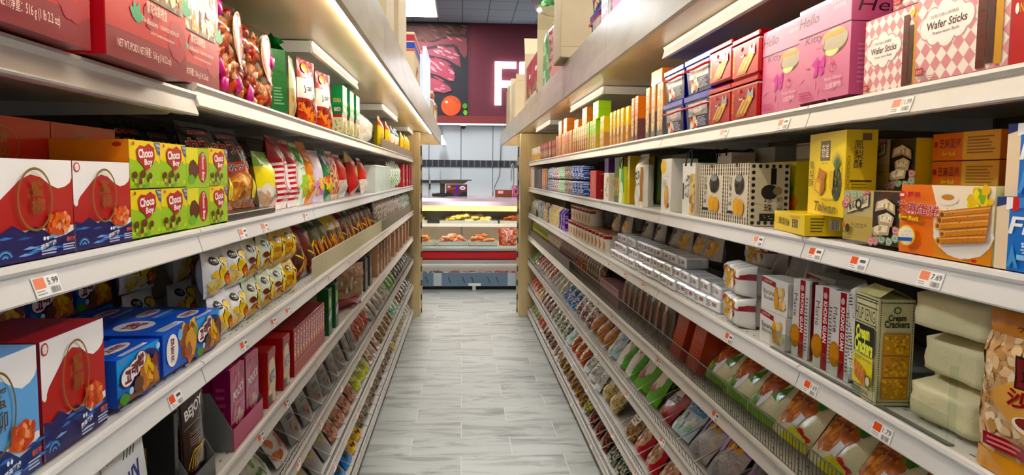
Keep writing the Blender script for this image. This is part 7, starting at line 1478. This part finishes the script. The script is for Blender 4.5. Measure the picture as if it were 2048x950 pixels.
f.ell(mx(902), mz(214), .075, .108, 'c8391c', 26); f.ell(mx(900), mz(216), .065, .094, 'd84a24', 24); f.ell(mx(893), mz(207), .012, .014, 'f0c8a8', 8)
for a in range(0, 360, 50): f.poly([(mx(911), mz(205)), (mx(911)+.03*math.cos(R(a)), mz(205)+.045*math.sin(R(a))), (mx(911)+.02*math.cos(R(a+22)), mz(205)+.02*math.sin(R(a+22)))], '2f4a24'); f.l -= f.step*.8
f.up(); f.ell(mx(929), mz(214), .018, .03, '4a7a2c', 12, jit=.1); f.ell(mx(930), mz(227), .016, .03, '6a9a3a', 12, jit=.1)
o = link('meat_mural', b.mesh('meat_mural')); tag(o, 'dark wall mural of sliced pink meat above a red tomato', 'mural')
def letter(shapes, label):
    b = B()
    for q in shapes: b.box(q[0], FARY-.085, q[1], q[2], FARY-.035, q[3], 'ffffff', 'sign_light', .004)
    o = link('lit_letter', b.mesh('lit_letter')); tag(o, label, 'sign', 'lit letters of the wall sign'); return o
ff = lambda px: (px-924)*.00880; fz = lambda py: 1.63+(350-py)*.00880
letter([(ff(988), fz(211), ff(1001), fz(126)), (ff(1001.01), fz(139), ff(1030), fz(126)), (ff(1001.01), fz(176), ff(1026), fz(163))], 'glowing white capital letter F on the maroon wall panel')
letter([(ff(1037), fz(211), ff(1050), fz(126)), (ff(1050.01), fz(139), ff(1076), fz(126)), (ff(1050.01), fz(176), ff(1076), fz(163)), (ff(1066), fz(163), ff(1079), fz(139)), (ff(1062), fz(211), ff(1076), fz(176.1))], 'glowing white second letter mostly hidden behind stacked cartons')

# ================================================================== meat counter
CY, X0, X1 = 10.54, -2.4, 2.8
root = bpy.data.objects.new('meat_counter', None); C.objects.link(root); root.location = (.2, CY+.4, 0); tag(root, 'long refrigerated meat counter with red bumper across the aisle end', 'meat counter')
def mc(name, fn, label=None, smooth=False):
    b = B(); fn(b); o = link(name, b.mesh(name, smooth), root, label); o.matrix_parent_inverse = Matrix.Translation(-root.location); return o
mc('base', lambda b: (b.box(X0, CY+.06, 0, X1, CY+1.0, .05, '151515', 'matte'),), 'black recessed base')
mc('front_panel', lambda b: b.box(X0, CY, .05, X1, CY+.03, .244, '5b6b79', 'plastic', .004), 'blue-grey lower panel')
for x in (-.52, -.20, .0, .13, .36, .48, .66, .82, -.36):
    mc('vent_slot', lambda b: b.face([(x, CY-.001, .19), (x+.014, CY-.001, .19), (x+.05, CY-.001, .10), (x+.036, CY-.001, .10)], '1f262c', 'matte'), 'slanted dark vent slot')
for x in (-.40, .655):
    mc('patch', lambda b: b.box(x, CY-.003, .06, x+.115, CY-.0005, .243, '9aa09c', 'matte'), 'paler patch')
mc('lower_bin', lambda b: (b.box(X0, CY+.03, .05, X1, CY+.36, .20, 'b8bab8', 'plastic'), b.box(X0, CY+.36, .05, X1, CY+.38, .44, 'c8cac8', 'tin')), 'open lower steel bin')
mc('rail', lambda b: (b.box(X0, CY-.02, .38, X1, CY+.06, .44, mat='steel', ch=.01), b.box(X0, CY-.035, .56, X1, CY+.05, .60, mat='steel', ch=.008), b.box(X0, CY-.03, .548, X1, CY+.02, .56, '1c1c20', 'plastic')), 'steel rails')
mc('bumper', lambda b: b.box(X0, CY-.045, .44, X1, CY+.03, .548, 'a8141c', 'plastic', .02), 'glossy red bumper')
mc('cabinet', lambda b: (b.box(X0, CY+.38, .05, X1, CY+1.0, .60, 'c8c8c4', 'matte'), b.box(X0, CY+.97, .60, X1, CY+1.0, 1.2, '8a8278', 'tin'), b.box(X0, CY+.05, .60, X1, CY+.97, .62, 'd8d4cc', 'tin')))
mc('display_shelf', lambda b: (b.box(X0, CY+.30, .895, X1, CY+.96, .91, mat='steel'), b.box(X0, CY+.27, .885, X1, CY+.30, .93, 'e0dcd4', 'plastic')), 'upper glass-front shelf')
mc('hood', lambda b: b.prism([(.0, 1.20), (.02, 1.26), (.10, 1.30), (.95, 1.315), (.95, 1.28), (.12, 1.22), (.06, 1.20)], lambda p, t: (t, CY+p[0], p[1]), X0, X1, 'b09a9c', 'tin'), 'pale rounded top hood')
mc('inner_band', lambda b: b.box(X0, CY+.33, 1.11, X1, CY+.36, 1.19, 'e2cf98', 'plastic'), 'cream inner band')
mc('lamp', lambda b: (b.box(X0, CY+.16, 1.205, X1, CY+.20, 1.219, mat='case_light'), b.box(X0, CY+.5, .872, X1, CY+.53, .884, mat='case_light'), b.box(X0, CY+.31, .366, X1, CY+.33, .376, mat='bin_fill_light')), 'glowing tubes inside, plus an added unseen bin tube')  # the tube under the rail is added to brighten the lower bin
mc('mullion', lambda b: [b.box(x, CY+.72, .62, x+.03, CY+.76, 1.2, '4a4440', 'plastic') for x in (-1.6, -.02, 1.55)])
mc('front_glass', lambda b: [b.box(x, CY+.0, .60, x2, CY+.006, 1.20, 'ffffff', 'glass') for x, x2 in ((X0, -.025), (-.02, 1.55), (1.555, X1))], 'clear front panes')
mc('floor_bracket', lambda b: (b.box(.092, CY-.03, .06, .272, CY-.005, .10, 'c8c8c4', 'plastic', .003), b.box(.15, CY-.028, 0, .20, CY-.008, .06, 'b8b8b4', 'plastic')), 'white bracket at floor')
def meat_tray(x, w, y, z, cols, r, n, name, label, sq=(1.3, .9, .5)):
    b = B(); d = .34
    for q in ((-w/2, 0, 0, w/2, d, .006), (-w/2, 0, 0, w/2, .006, .06), (-w/2, d-.006, 0, w/2, d, .06), (-w/2, 0, 0, -w/2+.006, d, .06), (w/2-.006, 0, 0, w/2, d, .06)): b.box(*q, 'c8c8c4', 'tin')
    o = link('meat_tray', b.mesh('meat_tray')); o.location = (x, y, z); tag(o, label, 'tray', 'meat trays in the counter'); c = B()
    for k in range(n):
        u = random.uniform(-.36, .36); v = random.uniform(.18, .82); hgt = .04+.10*(1-(2*u)**2)*random.random()
        c.blob((u*w, v*d, hgt), r, random.choice(cols), 'food', 7, 4, .25, sq, Matrix.Rotation(random.uniform(0, 6), 3, 'Z')@Matrix.Rotation(random.uniform(-.5, .5), 3, 'X'))
    m = link(name, c.mesh(name, True), o); m['kind'] = 'stuff'
ty = CY+.34
for x, w, cols, r, n, l in ((-.75, .5, ['e8d49a', 'f0dca8', 'dcc078'], .035, 40, 'steel tray of pale yellow meat at the hidden end'), (.28, .86, ['f0d890', 'e8cc78', 'f4e2a8', 'dcb860'], .045, 70, 'steel tray heaped with yellow meat under the hood'), (.96-.02, .42, ['c87858', 'd89878', 'b86048'], .032, 34, 'steel tray of reddish sausages under the hood'), (1.42, .48, ['d8b878', 'e0c490'], .03, 24, 'steel tray of small yellow pieces under the hood')):
    meat_tray(x-.18 if x > 0 else x, w, ty, .911, cols, r, n, 'meat', l)
for k, (x, w, cols, n, l) in enumerate(((-.62, .5, ['d88a5c', 'e0a074', 'c8703c'], 40, 'lower tray of orange chicken feet beside the post'), (-.14, .42, ['e0a088', 'c87858', 'e8b8a0'], 40, 'lower tray of pale pink chicken pieces'), (.30, .42, ['d8906c', 'e8b090', 'c87450'], 40, 'lower tray of pink and orange chicken cuts'), (.98, .36, ['c84a34', 'd86a4c', 'b83c2c'], 22, 'lower tray of flat red meat'), (1.36, .36, ['e09a5c', 'd8844c'], 26, 'lower tray of orange pieces at the far side'))):
    meat_tray(x, w, CY+.10, .622, cols, .04, n, 'meat', l)
b = bag('meat_bag', 'bag of red meat', .26, .25, .14, [(0, ['a85a48', '8a3c34', 'b87060', 'c89080'])], None, style='stand', nu=10, nv=10); o = b.make(Matrix.Translation((.66, CY+.22, .622)), 'clear bag of dark red meat standing among the lower trays')
for k in range(7):
    x = -.62+.24*k; c = random.choice((['b8a8a0', '8a6a60', 'c8b8b0'], ['a85a5c', 'c88a8a', '8a4446'], ['9a9490', 'b8b4b0', '6a5a54']))
    c = [['b8a8a0', '6a5a54', 'c8b8b0'], ['3a3434', '8a7a70', 'a8a098'], ['a8746a', '8a5a50', 'c8a89c'], ['b89a98', '9a7a78', 'd0c0bc'], ['a8787c', 'c89a9c', 'b8b0ae'], ['a8505a', 'c88088', '8a3c46'], ['a84854', 'b8707a', 'd0a0a4']][k]
    t = B(); t.box(-.11, 0, 0, .11, .22, .02, 'd8d8d4', 'plastic', .004); q = B()
    for e in range(14): q.blob((random.uniform(-.09, .09), random.uniform(.03, .19), .03), .026, random.choice(c), 'food', 6, 3, .3, (1.3, .8, .5))
    o = link('meat_pack', t.mesh('meat_pack')); o.location = (x, CY+.08, .2015); tag(o, f'wrapped meat pack in the lower bin, {ordinal(k+1)} across from the light-side post', 'meat pack', 'meat packs in the lower bin'); m = link('meat', q.mesh('meat', True), o); m['kind'] = 'stuff'
# things on and behind the counter
TZ, TY = 1.316, 11.15
def on_top(px, Y=TY): return (px-924)/1490*Y
sx = Y_ = TY/1490
b = B(); x0, x1 = on_top(871), on_top(943); b.box(x0, TY+.0, 1.545, x1, TY+.3, 1.565, '6a665e', 'tin', .004); b.prism([(x0+.03, 1.545), (x1-.05, 1.545), (x1-.12, 1.50), (x0+.1, 1.50)], lambda p, t: (p[0], t, p[1]), TY+.02, TY+.28, '5a564e', 'tin')
b.box(on_top(880), TY+.1, TZ+.04, on_top(890), TY+.16, 1.50, '4a4640', 'tin', .004); b.box(on_top(864), TY+.05, TZ, on_top(893), TY+.25, TZ+.045, '3a3834', 'tin', .006)
o = link('counter_scale', b.mesh('counter_scale')); tag(o, 'grey flat-topped weighing scale standing on the meat counter', 'scale')
b = B(); x0, x1 = on_top(893), on_top(934); b.box(x0, TY-.12, TZ, x1, TY-.02, 1.495, '6a3434', 'plastic', .004); f = Fr(b, lambda a, c, l: (x0+a, TY-.12-l, TZ+c), x1-x0, .18, 'plastic'); f.poly([(0, 0), (.4, 0), (.3, .25), (0, .4)], '151518'); f.poly([(.55, 0), (1, 0), (1, .4), (.75, .35)], '151518'); f.rect(.46, 0, .54, 1, '2438b0'); f.ell(.78, .7, .14, .16, 'e8ecf4', 16); f.txt('AMD', .78, .7, .14, '2a4aa0', .2, bold=.03); f.rect(.06, .7, .2, .9, 'c8a890'); f.poly([(0, .5), (.45, .66), (.45, .74), (0, .6)], '8a5a5a')
o = link('sticker_box', b.mesh('sticker_box')); tag(o, 'dark red box with a blue stripe in front of the scale', 'box')
b = B(); x0, x1 = on_top(991), on_top(1024); b.box(x0, TY, TZ, x1, TY+.2, TZ+.10, '7a4438', 'matte', .003); f = Fr(b, lambda a, c, l: (x0+a, TY-l, TZ+c), x1-x0, .10, 'matte'); f.rect(.14, .45, .46, .88, 'd8b8b0'); o = link('small_carton', b.mesh('small_carton')); tag(o, 'small red-brown carton with a label on the meat counter', 'carton')
b = B(); x0, x1 = on_top(1026), on_top(1046); b.box(x0, TY, TZ, x1, TY+.2, TZ+.13, 'c86a80', 'plastic', .01); b.box(x0+.03, TY-.002, TZ+.06, x1-.03, TY, TZ+.1, '3a3a8c', 'plastic'); b.box(x0-.005, TY-.02, TZ+.15, x1+.02, TY+.2, TZ+.165, 'b85a6a', 'plastic', .004); b.box(x0+.05, TY+.08, TZ+.13, x0+.09, TY+.12, TZ+.15, '8a4a58', 'plastic')
o = link('pink_scale', b.mesh('pink_scale')); tag(o, 'small pink scale with blue display beside the carton', 'scale')
b = B(); xx = on_top(1022, 11.4); b.tube([(xx, 11.42, TZ+.003), (xx, 11.42, TZ+.30), (xx+.005, 11.42, TZ+.48), (xx+.02, 11.42, TZ+.50), (xx+.035, 11.42, TZ+.46), (xx+.04, 11.42, TZ+.2), (xx+.02, 11.38, TZ+.12)], .011, mat='steel', n=8); b.box(xx-.03, 11.39, TZ+.002, xx+.03, 11.45, TZ+.02, mat='steel'); o = link('spray_tap', b.mesh('spray_tap', True)); tag(o, 'tall grey spray tap with hanging hose behind the counter', 'tap')
b = B(); xk = (846-924)*.00880; b.box(xk-.3, FARY-.03, 1.50, (880-924)*.0088, FARY-.006, 1.54, '1f1f22', 'plastic', .003); o = link('knife_rail', b.mesh('knife_rail')); tag(o, 'black magnetic knife rail on the tiled wall', 'knife rail')
for px, zt, zb, l in ((860, 1.66, 1.38, 'slim knife hanging from the black rail'), (881, 1.74, 1.46, 'broad pointed knife upright above the black rail')):
    b = B(); x = (px-924)*.0088; b.prism([(x-.014, zb+.1), (x+.014, zb+.1), (x+.012, zt-.06), (x, zt)], lambda p, t: (p[0], t, p[1]), FARY-.036, FARY-.031, 'a8acb0', 'tin'); o = link('kitchen_knife', b.mesh('kitchen_knife')); tag(o, l, 'knife'); hb_ = B(); hb_.box(x-.011, FARY-.042, zb, x+.011, FARY-.028, zb+.1, '1c1c1e', 'plastic', .003); link('handle', hb_.mesh('handle'), o)
b = B(); b.tube([((1002-924)*.0088, FARY-.02, 2.36), ((1001-924)*.0088, FARY-.02, 1.9), ((999-924)*.0088, FARY-.03, 1.62), ((990-924)*.0088, FARY-.05, 1.45), ((985-924)*.0088, FARY-.06, 1.25)], .006, '1a1a1c', 'plastic', 6); o = link('power_cord', b.mesh('power_cord')); tag(o, 'thin black cord hanging down the tiled wall', 'cord')
LY = 13.15; b = B(); x = (884-924)*.0088; b.tube([(x, LY, 2.50), (x, LY, 2.28)], .014, 'b8bcc0', 'plastic', 8)
LY = 13.06
for r0, r1, z0, z1 in ((.02, .03, 2.32, 2.27), (.03, .07, 2.27, 2.20), (.07, .085, 2.20, 2.15)):
    n = 16
    b.grid([(x+r*math.cos(2*math.pi*i/n), LY+r*math.sin(2*math.pi*i/n), z) for r, z in ((r0, z0), (r1, z1)) for i in range(n+1)], n, 1, 'd8dce0', 'plastic')
b.tube([(x, 13.15, 2.31), (x, LY, 2.31)], .008, 'b8bcc0', 'plastic', 6); o = link('heat_lamp', b.mesh('heat_lamp', True)); tag(o, 'white bell-shaped lamp hanging over the meat counter', 'lamp'); q = B(); q.blob((x, LY, 2.19), .04, 'fff4e0', 'sign_light', 10, 6, 0); link('bulb', q.mesh('bulb', True), o)
b = B(); x = (926-924)*.0088; b.blob((x, FARY-.06, 2.47), .045, '1c1c20', 'plastic', 14, 7, 0, (1, 1, .8)); b.box(x-.05, FARY-.1, 2.485, x+.05, FARY-.01, 2.505, 'd0d4d8', 'plastic', .004); o = link('dome_camera', b.mesh('dome_camera', True)); tag(o, 'small dark dome camera under the white ledge', 'camera')
b = B()
for k in range(1): b.box(-7, FARY-.02, 0, 7, FARY-.003, .12, '8a9298', 'matte')
struct('baseboard_back', b)
print('objects', len(bpy.data.objects))
